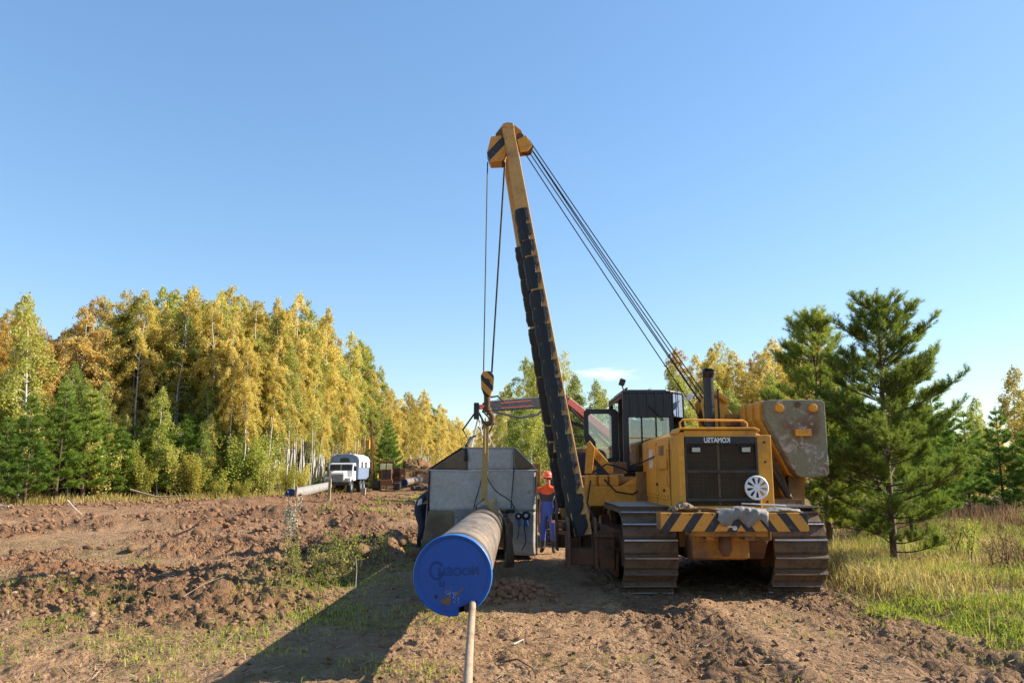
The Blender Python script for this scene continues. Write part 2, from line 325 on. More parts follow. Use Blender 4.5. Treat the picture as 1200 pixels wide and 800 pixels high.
# ------------------------------------------------------------------ mesh helpers
class MB:
    def __init__(s): s.v = []; s.f = []; s.m = []; s.cur = 0
    def add(s, vs, fs):
        o = len(s.v); s.v += [tuple(x) for x in vs]
        s.f += [tuple(i + o for i in f) for f in fs]; s.m += [s.cur] * len(fs); return s
    def box(s, x0, x1, y0, y1, z0, z1):
        return s.add([(x0,y0,z0),(x1,y0,z0),(x1,y1,z0),(x0,y1,z0),(x0,y0,z1),(x1,y0,z1),(x1,y1,z1),(x0,y1,z1)],
                     [(3,2,1,0),(4,5,6,7),(0,1,5,4),(1,2,6,5),(2,3,7,6),(3,0,4,7)])
    def beam(s, a, b, w0, h0, w1=None, h1=None, up=(0, 0, 1)):
        """tapered box beam from a to b: w across, h along 'up'"""
        a, b = Vector(a), Vector(b); w1 = w0 if w1 is None else w1; h1 = h0 if h1 is None else h1
        d = (b - a).normalized(); x = d.cross(Vector(up)).normalized(); u = x.cross(d)
        vs = []
        for p, w, h in ((a, w0, h0), (b, w1, h1)):
            for sx, su in ((-1,-1),(1,-1),(1,1),(-1,1)): vs.append(p + x * (sx * w / 2) + u * (su * h / 2))
        return s.add(vs, [(3,2,1,0),(4,5,6,7),(0,1,5,4),(1,2,6,5),(2,3,7,6),(3,0,4,7)])
    def tube(s, pts, r, n=8, caps=True):
        pts = [Vector(p) for p in pts]; k = len(pts)
        rr = r if isinstance(r, (list, tuple)) else [r] * k
        vs = []; fs = []
        ref = Vector((0.123, 0.456, 0.881)).normalized()
        for i, p in enumerate(pts):
            d = (pts[min(i + 1, k - 1)] - pts[max(i - 1, 0)])
            d = d.normalized() if d.length > 1e-9 else Vector((0, 0, 1))
            rf = ref if abs(d.dot(ref)) < 0.97 else Vector((1, 0, 0))
            x = d.cross(rf).normalized(); y = d.cross(x)
            for j in range(n):
                a = 2 * math.pi * j / n; vs.append(p + (x * math.cos(a) + y * math.sin(a)) * rr[i])
        for i in range(k - 1):
            for j in range(n):
                fs.append((i*n+j, i*n+(j+1)%n, (i+1)*n+(j+1)%n, (i+1)*n+j))
        if caps: fs += [tuple(range(n - 1, -1, -1)), tuple(range((k-1)*n, k*n))]
        return s.add(vs, fs)
    def cyl(s, a, b, r, r2=None, n=20): return s.tube([a, b], [r, r if r2 is None else r2], n)
    def prism(s, poly, axis, c0, c1):
        """polygon in the plane normal to axis, extruded from c0 to c1. y: (x,z); x: (y,z); z: (x,y)"""
        def P(p, c): return {'y': (p[0], c, p[1]), 'x': (c, p[0], p[1]), 'z': (p[0], p[1], c)}[axis]
        n = len(poly); vs = [P(p, c0) for p in poly] + [P(p, c1) for p in poly]
        fs = [tuple(range(n)), tuple(range(2*n-1, n-1, -1))] + [(i, (i+1) % n, n+(i+1) % n, n+i) for i in range(n)]
        return s.add(vs, fs)
    def lathe(s, prof, o, ax='z', n=28):
        """prof: list of (radius, distance along the axis)"""
        vs = []; fs = []; k = len(prof); o = Vector(o)
        for r, h in prof:
            for j in range(n):
                a = 2*math.pi*j/n; c, sn = r*math.cos(a), r*math.sin(a)
                vs.append(o + Vector({'z': (c, sn, h), 'y': (c, h, sn), 'x': (h, c, sn)}[ax]))
        for i in range(k-1):
            for j in range(n): fs.append((i*n+j, i*n+(j+1) % n, (i+1)*n+(j+1) % n, (i+1)*n+j))
        return s.add(vs, fs)
    def build(s, name, mat, parent=None, origin=None, bevel=0.0, smooth=False, seg=2):
        o3 = Vector(origin) if origin is not None else (parent_origin(parent) if parent else Vector((0, 0, 0)))
        me = bpy.data.meshes.new(name)
        me.from_pydata([tuple(Vector(v) - o3) for v in s.v], [], s.f)
        mats = mat if isinstance(mat, (list, tuple)) else [mat]
        for q in mats: me.materials.append(M[q] if isinstance(q, str) else q)
        if len(mats) > 1: me.polygons.foreach_set('material_index', s.m)
        bm = bmesh.new(); bm.from_mesh(me); bmesh.ops.recalc_face_normals(bm, faces=bm.faces); bm.to_mesh(me); bm.free()
        if smooth:
            me.polygons.foreach_set('use_smooth', [True] * len(me.polygons)); me.set_sharp_from_angle(angle=R(40))
        ob = bpy.data.objects.new(name, me); C.objects.link(ob)
        if parent: ob.parent = parent
        else: ob.location = o3
        if bevel:
            b = ob.modifiers.new('bevel', 'BEVEL'); b.width = bevel; b.segments = seg; b.limit_method = 'ANGLE'; b.angle_limit = R(35)
        return ob

def parent_origin(p):
    o = Vector((0, 0, 0))
    while p is not None: o = o + Vector(p.location); p = p.parent
    return o

def tag(o, label=None, cat=None, group=None, kind=None):
    if label: o['label'] = label
    if cat: o['category'] = cat
    if group: o['group'] = group
    if kind: o['kind'] = kind
    return o

def thing(name, label, cat, loc, group=None):
    o = bpy.data.objects.new(name, None); o.location = loc; o.empty_display_size = 0.3
    C.objects.link(o); return tag(o, label, cat, group)

def copy_tree(o, parent=None):
    c = o.copy(); C.objects.link(c); c.parent = parent
    for ch in list(o.children): copy_tree(ch, c)
    return c

def npmesh(name, V, F, mat, tint=None, smooth=False):
    """fast mesh from arrays; F is (n, k) with one face size"""
    me = bpy.data.meshes.new(name)
    V = np.asarray(V, np.float32); F = np.asarray(F, np.int32)
    n, k = F.shape
    me.vertices.add(len(V)); me.vertices.foreach_set('co', V.ravel())
    me.loops.add(n * k); me.loops.foreach_set('vertex_index', F.ravel())
    me.polygons.add(n); me.polygons.foreach_set('loop_start', np.arange(0, n * k, k, dtype=np.int32))
    if smooth: me.polygons.foreach_set('use_smooth', np.ones(n, bool))
    me.update(calc_edges=True)
    me.materials.append(M[mat] if isinstance(mat, str) else mat)
    if tint is not None:
        a = me.attributes.new('tint', 'FLOAT', 'FACE'); a.data.foreach_set('value', np.asarray(tint, np.float32))
    return me

def text_mesh(body, size, extrude, mirror=False, bold=0.0):
    cu = bpy.data.curves.new('lettering', 'FONT'); cu.body = body; cu.size = size; cu.extrude = extrude
    cu.align_x = 'CENTER'; cu.align_y = 'CENTER'; cu.offset = bold; cu.resolution_u = 4
    t = bpy.data.objects.new('lettering', cu); C.objects.link(t)
    dg = bpy.context.evaluated_depsgraph_get(); me = bpy.data.meshes.new_from_object(t.evaluated_get(dg))
    bpy.data.objects.remove(t); bpy.data.curves.remove(cu)
    if mirror:
        bm = bmesh.new(); bm.from_mesh(me)
        for v in bm.verts: v.co.x = -v.co.x
        bmesh.ops.reverse_faces(bm, faces=bm.faces); bm.to_mesh(me); bm.free()
    me.materials.clear()
    return me

def put_text(name, me, mat, parent, world_loc, rot):
    me.materials.append(M[mat]); o = bpy.data.objects.new(name, me); C.objects.link(o)
    o.parent = parent; o.location = Vector(world_loc) - parent_origin(parent); o.rotation_euler = rot
    return o

# ------------------------------------------------------------------ ground height
def _hash(ix, iy, s):
    h = (ix.astype(np.int64) * 374761393 + iy.astype(np.int64) * 668265263 + s * 1442695041) & 0xffffffff
    h = ((h ^ (h >> 13)) * 1274126177) & 0xffffffff
    return ((h ^ (h >> 16)) & 0xffff) / 65535.0

def vnoise(x, y, s=0):
    x = np.asarray(x, float); y = np.asarray(y, float)
    ix, iy = np.floor(x), np.floor(y); fx, fy = x - ix, y - iy
    fx = fx * fx * (3 - 2 * fx); fy = fy * fy * (3 - 2 * fy)
    a = _hash(ix, iy, s); b = _hash(ix + 1, iy, s); c = _hash(ix, iy + 1, s); d = _hash(ix + 1, iy + 1, s)
    return (a + (b - a) * fx) * (1 - fy) + (c + (d - c) * fx) * fy

def fbm(x, y, sc, oct=4, s=0, gain=0.5):
    t = 0; amp = 1; tot = 0
    for i in range(oct):
        t = t + amp * vnoise(x / sc * 2 ** i + 17.3 * i, y / sc * 2 ** i - 9.1 * i, s + i); tot += amp; amp *= gain
    return t / tot

def worley(x, y, sc, s=0):
    """nearest jittered cell: returns distance, a random value per cell and the offset from its centre"""
    x = np.asarray(x, float)/sc; y = np.asarray(y, float)/sc; ix, iy = np.floor(x), np.floor(y)
    best = np.full(x.shape, 9.0); val = np.zeros(x.shape); ox = np.zeros(x.shape); oy = np.zeros(x.shape)
    for dx in (-1, 0, 1):
        for dy in (-1, 0, 1):
            cx, cy = ix+dx, iy+dy; px, py = cx + _hash(cx, cy, s), cy + _hash(cx, cy, s+1)
            d = np.hypot(x-px, y-py); k = d < best
            best = np.where(k, d, best); val = np.where(k, _hash(cx, cy, s+2), val); ox = np.where(k, x-px, ox); oy = np.where(k, y-py, oy)
    return best, val, ox, oy

def clodfield(x, y, sc, s):
    wx = x + 0.25*sc*(vnoise(x/sc*2.3, y/sc*2.3, s+9)-0.5); wy = y + 0.25*sc*(vnoise(x/sc*2.3, y/sc*2.3, s+10)-0.5)
    d, v, ox, oy = worley(wx, wy, sc, s)
    tilt = (ox*(((v*7.13) % 1)-0.5) + oy*(((v*13.7) % 1)-0.5))*1.4
    return np.clip(0.15 + v**1.5 - 1.15*d**1.6 + tilt*v, 0, 1.3)

def sstep(a, b, x):
    t = np.clip((x - a) / (b - a), 0, 1); return t * t * (3 - 2 * t)

def bump(x, y, cx, cy, rx, ry, h):
    return h * np.exp(-(((x - cx) / rx) ** 2 + ((y - cy) / ry) ** 2))

def masks(x, y):
    """rough: churned soil; right: grassy verge; work: levelled track under the machine"""
    edge = 5.05 + 0.35 * np.sin(y * 0.7) + 0.5 * (vnoise(x / 1.1, y / 1.1, 5) - 0.5) - 0.05 * (y - 10)
    right = sstep(-0.25, 0.7, x - edge) * sstep(-5, 0, y)
    fedge = left_edge(y)
    wood = sstep(-2.0, 2.5, fedge - x)
    churn = fbm(x, y, 3.2, 3, 31)
    rough = sstep(-0.9, -3.4, x - 0.05 * (y - 12)) * sstep(8.2, 11, y + 0.35 * (x + 4)) * (1 - wood) * sstep(0.42, 0.60, churn + 0.06)
    far_rough = sstep(20, 26, y) * sstep(4, -2, x) * (1 - wood) * sstep(0.40, 0.6, churn + 0.04)
    rough = np.maximum(rough, far_rough * 0.9)
    return rough, right, wood

def left_edge(y):
    return np.interp(y, [0, 30, 43, 54, 62, 75, 100, 120, 250, 600], [-44, -38, -29.5, -18.8, -17.8, -17.6, -17.2, -15.4, -13.2, -12])

def height(x, y):
    x = np.asarray(x, float); y = np.asarray(y, float)
    rough, right, wood = masks(x, y)
    near = np.exp(-((np.hypot(x, y)) / 60.0) ** 2)
    z = 0.10 * (fbm(x, y, 7.0, 3, 1) - 0.5) * (0.5 + 1.5 * sstep(18, 40, y))
    z = z * (1 - 0.8 * sstep(4.5, 2.5, np.abs(x - 3)) * sstep(5, 3, np.abs(y - 14)))
    # churned clods
    c1 = np.abs(fbm(x, y, 0.95, 4, 11, 0.55) - 0.5) * 2
    c2 = fbm(x, y, 0.33, 3, 21, 0.6)
    bl1 = np.abs(fbm(x, y, 0.62, 2, 211, 0.5) - 0.5) * 2; bl2 = np.abs(fbm(x, y, 0.26, 2, 221, 0.5) - 0.5) * 2; bl3 = np.abs(fbm(x, y, 0.13, 2, 231, 0.5) - 0.5) * 2
    z = z + rough * (0.16 * (0.36 - c1) + 0.10 * (c2 - 0.5) * near + 0.12 * clodfield(x, y, 0.50, 301) * sstep(0.3, 0.8, vnoise(x/1.3, y/1.3, 305)) + (0.11 * clodfield(x, y, 0.24, 311) + 0.09 * clodfield(x, y, 0.13, 331)) * near)
    z = z + (1 - rough) * (1 - right) * near * (0.035 * (bl2 - 0.2) + 0.03 * (bl3 - 0.2)) * (0.4 + 1.2 * vnoise(x / 0.9, y / 0.9, 241))
    # everywhere: small crumbs
    z = z + 0.085 * (0.35 + 1.3 * sstep(0.42, 0.62, fbm(x, y, 1.7, 3, 47))) * (fbm(x, y, 0.22, 3, 41, 0.65) - 0.5) * (1 - right) * near
    # crawler prints running towards the camera from under both tracks
    for cx, w in ((2.02, 0.60), (4.30, 0.58)):
        xx = x - cx - 0.03 * np.sin(y * 0.8) - 0.02 * (12 - y)
        inside = sstep(w, w - 0.18, np.abs(xx)) * sstep(18, 16.5, y) * sstep(2.5, 4, y)
        rib = (np.abs(((y + 0.05 * xx + 0.06 * vnoise(x * 2, y * 2, 8)) / 0.225) % 1 - 0.5) * 2) ** 1.5
        brk = 0.35 + 0.9 * vnoise(x / 0.5, y / 0.7, 77)
        z = z + inside * (-0.06 + 0.10 * rib * brk + 0.04 * (fbm(x, y, 0.15, 3, 55, 0.65) - 0.5) + 0.05 * clodfield(x, y, 0.16, 321) * sstep(0.35, 0.6, vnoise(x/0.6, y/0.8, 325)))
        z = z + 0.035 * np.exp(-((np.abs(xx) - w - 0.05) / 0.12) ** 2) * sstep(18, 15, y) * sstep(2.5, 4, y) * (0.3 + vnoise(x / 0.3, y / 0.3, 78))
    # heaps
    lump = 0.55 + 0.9 * fbm(x, y, 0.5, 4, 61, 0.6)
    heaps = (bump(x, y, -0.05, 11.9, 0.55, 0.5, 0.25) + bump(x, y, -2.75, 16.9, 0.9, 0.9, 0.42) + bump(x, y, -1.9, 13.6, 0.8, 1.2, 0.18)
             + bump(x, y, -4.2, 19.5, 1.3, 0.7, 0.25) + bump(x, y, -8.0, 17.6, 2.6, 0.6, 0.18) + bump(x, y, -3.8, 14.6, 0.8, 0.6, 0.1)
             + bump(x, y, -10.2, 47.0, 4.2, 2.2, 0.42) + bump(x, y, -14.5, 44.5, 3.0, 2.0, 0.40) + bump(x, y, -17, 38, 7, 2.4, 0.2)
             + bump(x, y, -9, 33, 3.5, 1.2, 0.35) + bump(x, y, -4.5, 26, 3, 1.2, 0.3) + bump(x, y, -12, 27, 3, 1.1, 0.3)
             + bump(x, y, -6.2, 60, 2.5, 3, 0.2) + bump(x, y, -12.0, 98, 3.6, 7, 3.4) + bump(x, y, -2, 120, 6, 10, 2.2))
    z = z + heaps * lump
    # verge on the right stands a little higher, the wood floor on the left too
    z = z + right * (0.16 + 0.10 * (fbm(x, y, 2.0, 3, 71) - 0.3)) + wood * 0.25
    z = z + 0.010 * np.maximum(0, y - 90) * sstep(90, 160, y) * 0.6
    return z

def gz(x, y): return float(height(np.array([x]), np.array([y]))[0])

def build_ground():
    r1 = np.concatenate([np.geomspace(0.6, 5.0, 50, endpoint=False), np.geomspace(5, 20, 290, endpoint=False),
                         np.geomspace(20, 110, 170, endpoint=False), np.geomspace(110, 3000, 70)])
    a = np.concatenate([np.linspace(-50, 50, 720), np.linspace(50, 310, 70)[1:-1]])
    A, RR = np.meshgrid(np.radians(a), r1)
    X = RR * np.sin(A); Y = RR * np.cos(A)
    Z = height(X, Y)
    nr, na = X.shape
    V = np.stack([X, Y, Z], -1).reshape(-1, 3)
    V = np.vstack([V, [[0, 0, float(Z[0].mean())]]])
    i = np.arange(nr - 1)[:, None]; j = np.arange(na)[None, :]; j2 = (j + 1) % na
    F = np.stack([i*na+j + 0*j2, i*na+j2, (i+1)*na+j2, (i+1)*na+j + 0*j2], -1).reshape(-1, 4)[:, ::-1]
    me = npmesh('ground', V, F, 'ground', smooth=True)
    rough, right, wood = masks(X, Y)
    rednoise = sstep(0.42, 0.62, fbm(X, Y, 3.5, 3, 91))
    red = np.clip(rough * (0.40 + 0.55 * rednoise) + bump(X, Y, -10.5, 47, 6, 4, 1.0) + bump(X, Y, -12.0, 98, 8, 12, 1.2) + sstep(24, 45, Y) * 0.30 * (1 - wood) + bump(X, Y, -0.05, 11.9, 0.6, 0.5, .8), 0, 1)
    leftgrass = sstep(0.46, 0.62, fbm(X, Y, 1.8, 4, 101)) * sstep(-0.2, -1.5, X) * (1 - rough) * sstep(28, 16, Y) * 0.55
    mid = bump(X, Y, -3.2, 13.2, 1.3, 2.2, 0.8) + bump(X, Y, -2.6, 10.3, 0.6, 0.8, 0.7)
    edgeg = sstep(3.5, 0.5, X - left_edge(Y)) * sstep(10, 30, Y)
    green = np.clip(np.maximum.reduce([right, wood, leftgrass, mid, edgeg * 0.8, sstep(120, 200, Y) * 0.8, 0.6 * sstep(4, 8, np.abs(X + 5)) * sstep(60, 80, Y)]), 0, 1)
    prints = np.zeros_like(X)
    for cx, w in ((2.02, 0.60), (4.30, 0.58)):
        xx = X - cx - 0.03*np.sin(Y*0.8) - 0.02*(12 - Y); prints = np.maximum(prints, sstep(w+0.1, w-0.15, np.abs(xx))*sstep(12.5, 11, Y)*sstep(2.5, 4, Y)*(0.35+0.65*sstep(0.35, 0.6, fbm(X, Y, 0.9, 3, 401))))
    damp = np.maximum(prints*0.8, rough*sstep(0.50, 0.66, fbm(X, Y, 1.6, 3, 411))*0.75)
    col = np.stack([red, green, damp, 0 * red + 1], -1).reshape(-1, 4)
    col = np.vstack([col, [[0, 0, 0, 1]]]).astype(np.float32)
    ca = me.color_attributes.new('zones', 'FLOAT_COLOR', 'POINT'); ca.data.foreach_set('color', col.ravel())
    o = bpy.data.objects.new('ground', me); C.objects.link(o); tag(o, 'churned brown soil of the cleared pipeline strip', 'ground', None, 'structure')
    return o
build_ground()

# ------------------------------------------------------------------ the pipelayer in the foreground
PO = (3.3, 14.4, 0.0)
pl = thing('pipelayer', 'big yellow crawler pipelayer with tall raised boom facing the camera', 'pipelayer', PO)

def track_path(yf, yr, zc, r, step):
    """closed loop in (y, z): front idler at yf, rear sprocket at yr; returns (y, z, angle of the outward normal)"""
    L = yr - yf; per = 2 * L + 2 * math.pi * r; n = int(round(per / step)); out = []
    for i in range(n):
        s = (i + 0.37) * per / n
        if s < L: out.append((yf + s, zc + r, math.pi / 2))                       # top run
        elif s < L + math.pi * r:
            a = math.pi / 2 - (s - L) / r; out.append((yr + r * math.cos(a), zc + r * math.sin(a), a))
        elif s < 2 * L + math.pi * r: out.append((yr - (s - L - math.pi * r), zc - r, -math.pi / 2))
        else:
            a = -math.pi / 2 - (s - 2 * L - math.pi * r) / r; out.append((yf + r * math.cos(a), zc + r * math.sin(a), a))
    return out

def shoe_mesh(w, pitch):
    mb = MB()
    # plate, outward = +z, along travel = y
    mb.prism([(-pitch*0.50, -0.012), (-pitch*0.40, 0.012), (pitch*0.30, 0.016), (pitch*0.46, 0.0), (pitch*0.46, -0.03), (-pitch*0.5, -0.035)], 'x', -w/2, w/2)
    mb.prism([(pitch*0.24, 0.0), (pitch*0.27, 0.062), (pitch*0.37, 0.062), (pitch*0.42, 0.0)], 'x', -w/2 + 0.002, w/2 - 0.002)
    mb.cur = 1
    mb.box(-w/2 + 0.004, w/2 - 0.004, pitch*0.275, pitch*0.365, 0.0605, 0.069)
    mb.cur = 0
    for sx in (-1, 1):
        for qx in (0.09, 0.16): mb.cyl((sx*qx, -0.03, 0.012), (sx*qx, -0.03, 0.034), 0.017, n=6)
    me = bpy.data.meshes.new('track_shoe'); me.from_pydata(mb.v, [], mb.f)
    me.materials.append(M['shoe']); me.materials.append(M['grouser']); me.polygons.foreach_set('material_index', mb.m)
    bm = bmesh.new(); bm.from_mesh(me); bmesh.ops.recalc_face_normals(bm, faces=bm.faces); bm.to_mesh(me); bm.free()
    return me

def crawler(parent, cx, w, yf, yr, zc, r, side, pitch=0.232, mats=('shoe', 'rust')):
    tr = bpy.data.objects.new('crawler_track', None); C.objects.link(tr); tr.parent = parent
    tr.location = Vector((cx, (yf + yr) / 2, 0)) - parent_origin(parent)
    org = parent_origin(tr)
    me = shoe_mesh(w, pitch)
    for y, z, a in track_path(yf, yr, zc, r, pitch):
        o = bpy.data.objects.new('track_shoe', me); C.objects.link(o); o.parent = tr
        o.location = Vector((cx + random.uniform(-.004, .004), y, z)) - org
        o.rotation_euler = (a - math.pi / 2 + random.uniform(-.015, .015), 0, 0)
    # chain links behind the shoes
    for sx in (-0.1, 0.1):
        lk = MB(); pts = [(y - 0.05 * math.cos(a), z - 0.05 * math.sin(a)) for y, z, a in track_path(yf, yr, zc, r, 0.116)]
        n = len(pts)
        inn = [(y - 0.15 * math.cos(a), z - 0.15 * math.sin(a)) for y, z, a in track_path(yf, yr, zc, r, 0.116)]
        for x in (cx + sx - 0.025, cx + sx + 0.025): lk.v += [(x, p[0], p[1]) for p in pts] + [(x, p[0], p[1]) for p in inn]
        for k in range(n):
            q = (k + 1) % n
            lk.f += [(k, q, n+q, n+k), (2*n+k, 2*n+q, 3*n+q, 3*n+k), (k, q, 2*n+q, 2*n+k), (n+k, n+q, 3*n+q, 3*n+k)]
            lk.m += [0] * 4
        lk.build('track_chain', 'steel_dark', tr)
    f = MB()
    f.prism([(yf+0.35, 0.34), (yr-0.3, 0.34), (yr-0.45, 0.78), (yr-1.2, 0.86), (yf+1.0, 0.86), (yf+0.4, 0.74)], 'x', cx-0.30, cx+0.30)
    f.build('track_frame', 'rust', tr, bevel=0.015)
    w_ = MB(); w_.lathe([(0.05, -0.11), (0.15, -0.11), (0.17, -0.06), (r-0.22, -0.05), (r-0.17, -0.11), (r-0.16, 0.11), (r-0.22, 0.05), (0.17, 0.06), (0.15, 0.11), (0.05, 0.11)], (cx, yf, zc), 'x')
    w_.build('idler_wheel', 'rust', tr, smooth=True)
    s_ = MB(); pr = []
    for k in range(26):
        rr = (r - 0.17) if k % 2 else (r - 0.09); a = 2*math.pi*k/26; pr.append((yr + rr*math.cos(a), zc + rr*math.sin(a)))
    s_.prism(pr, 'x', cx-0.06, cx+0.06); s_.lathe([(0.0, -0.26), (0.3, -0.24), (0.33, -0.06), (0.33, 0.06), (0.3, 0.24), (0.0, 0.26)], (cx, yr, zc), 'x')
    s_.build('sprocket', 'rust', tr, bevel=0.008)
    for k in range(7):
        rb = MB(); y = yf + 0.62 + k * (yr - yf - 1.1) / 6
        rb.lathe([(0.0, -0.22), (0.13, -0.22), (0.14, -0.12), (0.105, -0.11), (0.105, 0.11), (0.14, 0.12), (0.13, 0.22), (0.0, 0.22)], (cx, y, 0.30), 'x', 18)
        rb.build('roller', 'steel_dark', tr, smooth=True)
    # outer guard plate with the boom foot pivot
    gx = cx + side * 0.34
    g = MB(); g.prism([(yf+0.55, 0.16), (yr-0.4, 0.16), (yr-0.35, 0.52), (yr-1.3, 0.66), (yf+1.0, 0.66), (yf+0.42, 0.50)], 'x', gx, gx + side*0.05)
    g.build('track_guard', 'rust', tr, bevel=0.008)
    return tr

crawler(pl, 2.09, 0.81, 12.50, 16.55, 0.66, 0.60, -1)
crawler(pl, 4.36, 0.81, 12.55, 16.60, 0.66, 0.60, 1)

# main frame and belly between the tracks
b = MB(); b.box(2.55, 3.90, 12.1, 16.8, 0.72, 1.22); b.box(2.70, 3.80, 11.55, 12.1, 0.86, 1.16); b.build('main_frame', 'yellow_dirty', pl, bevel=0.02)
b = MB(); b.prism([(11.75, 0.80), (11.95, 0.56), (16.4, 0.50), (16.4, 0.72), (11.75, 0.86)], 'x', 2.65, 3.8); b.build('belly_pan', 'rust', pl, bevel=0.02)
b = MB(); b.box(2.52, 3.62, 11.16, 11.5, 0.955, 1.03); b.box(2.75, 2.86, 11.2, 11.5, 0.90, 0.956); b.box(3.3, 3.44, 11.2, 11.5, 0.90, 0.956); b.build('cross_member', 'yellow_dirty', pl, bevel=0.01)
b = MB(); b.prism([(11.62, 0.98), (11.68, 0.60), (11.85, 0.56), (11.9, 0.98)], 'x', 2.66, 3.50); b.build('front_guard', 'yellow_dirty', pl, bevel=0.02)
b = MB(); b.lathe([(0.0, -0.16), (0.05, -0.15), (0.10, -0.05), (0.095, 0.06), (0.06, 0.2)], (3.10, 11.50, 0.80), 'z', 16); b.build('tow_hook', 'rust', pl, smooth=True)
b = MB(); b.beam((1.7, 13.4, 0.78), (4.75, 13.4, 0.78), 0.26, 0.2); b.build('equaliser_bar', 'rust', pl, bevel=0.02)

# bumper
M['hazard'] = m_hazard('hazard_stripes', 3.22 - PO[0], 0.72, 0.315)
b = MB(); b.prism([(2.10, 1.03), (4.17, 1.03), (4.17, 1.285), (2.10, 1.285)], 'y', 11.08, 11.12); bp = b.build('bumper', M['hazard'], pl, bevel=0.006)
b = MB(); b.box(2.11, 4.16, 11.12, 11.55, 1.245, 1.283); b.box(2.11, 2.16, 11.12, 11.5, 1.04, 1.245); b.box(4.11, 4.16, 11.12, 11.5, 1.04, 1.245); b.build('bumper_deck', 'yellow_dirty', pl, bevel=0.006)
b = MB(); b.cyl((3.13, 11.07, 1.075), (3.13, 11.0795, 1.075), 0.033, n=14); b.box(3.03, 3.10, 11.072, 11.0795, 1.085, 1.105); b.build('sticker', 'sticker', pl)

# radiator guard
YF = 11.55
b = MB()
b.box(2.48, 2.57, YF, YF+0.42, 1.30, 2.44); b.box(3.66, 3.88, YF+0.03, YF+0.42, 1.30, 2.40)
b.box(2.57, 3.66, YF+0.02, YF+0.42, 2.36, 2.47); b.box(2.57, 3.66, YF+0.02, YF+0.42, 1.29, 1.36)
b.prism([(2.47, 2.40), (2.52, 2.475), (3.62, 2.475), (3.70, 2.44), (3.70, 2.485), (3.62, 2.515), (2.50, 2.51), (2.45, 2.44)], 'y', YF-0.02, YF+0.5)
b.build('radiator_guard', 'yellow', pl, bevel=0.014)
b = MB(); b.box(2.585, 3.645, YF+0.005, YF+0.03, 2.265, 2.372); b.build('name_panel', 'black_paint', pl, bevel=0.004)
me = text_mesh('KOMATSU', 0.105, 0.003, True, 0.003)
for v in me.vertices: v.co.x *= 0.80
put_text('lettering', me, 'letter_white', pl, (3.06, YF + 0.0015, 2.318), (R(90), 0, 0))
b = MB(); b.box(2.57, 3.66, YF+0.22, YF+0.26, 1.36, 2.27); b.build('radiator_core', 'core', pl)
for k in range(24):
    z = 1.385 + k * 0.0365
    s = MB(); s.prism([(YF+0.12, z), (YF+0.17, z+0.018), (YF+0.175, z+0.014), (YF+0.125, z-0.004)], 'x', 2.57, 3.66); s.build('radiator_slat', 'core', pl)
s = MB(); s.box(3.075, 3.115, YF+0.10, YF+0.118, 1.36, 2.27); s.build('centre_post', 'core', pl)
g = MB()
x0, x1, z0, z1 = 2.585, 3.645, 1.37, 2.265
def clipdiag(c, sgn):
    pts = []
    for x in (x0, x1):
        z = c + sgn * 0.58 * x
        if z0 <= z <= z1: pts.append((x, z))
    for z in (z0, z1):
        x = (z - c) / (sgn * 0.58)
        if x0 < x < x1: pts.append((x, z))
    return pts[:2] if len(pts) >= 2 else None
for sgn in (1, -1):
    cmin = min(z0 - sgn*0.58*x for x in (x0, x1)); cmax = max(z1 - sgn*0.58*x for x in (x0, x1)); c = cmin
    while c < cmax:
        c += 0.036; q = clipdiag(c, sgn)
        if q: g.beam((q[0][0], YF+0.03 + (0.004 if sgn > 0 else 0), q[0][1]), (q[1][0], YF+0.03 + (0.004 if sgn > 0 else 0), q[1][1]), 0.003, 0.0062, up=(0, 0, 1))
gr = g.build('grille_mesh', 'black_paint', pl); gr['kind'] = 'stuff'
b = MB(); b.box(2.575, 2.605, YF+0.0, YF+0.04, 1.36, 2.27); b.box(3.625, 3.655, YF+0.0, YF+0.04, 1.36, 2.27); b.build('grille_frame', 'black_paint', pl, bevel=0.004)
for z in (1.86, 1.45):
    b = MB(); b.prism([(YF-0.012, z-0.022), (YF-0.012, z+0.022), (YF+0.02, z+0.03), (YF+0.02, z-0.03)], 'x', 2.585, 3.645); b.build('grille_bar', 'steel_dark', pl, bevel=0.004)
for x in (2.735, 3.475):
    b = MB(); b.box(x-0.075, x+0.075, YF-0.035, YF+0.03, 2.13, 2.225); h_ = b.build('headlight', 'black_paint', pl, bevel=0.012)
    b = MB(); b.box(x-0.06, x+0.06, YF-0.041, YF-0.034, 2.145, 2.21); b.build('lens', 'lamp', h_, origin=parent_origin(pl), bevel=0.003)
b = MB(); b.tube([(2.58, YF+0.3, 2.50), (2.58, YF+0.3, 2.60), (2.62, YF+0.3, 2.645), (3.56, YF+0.3, 2.63), (3.61, YF+0.3, 2.59), (3.61, YF+0.3, 2.49)], 0.017, 8); b.build('hood_rail', 'yellow', pl, smooth=True)

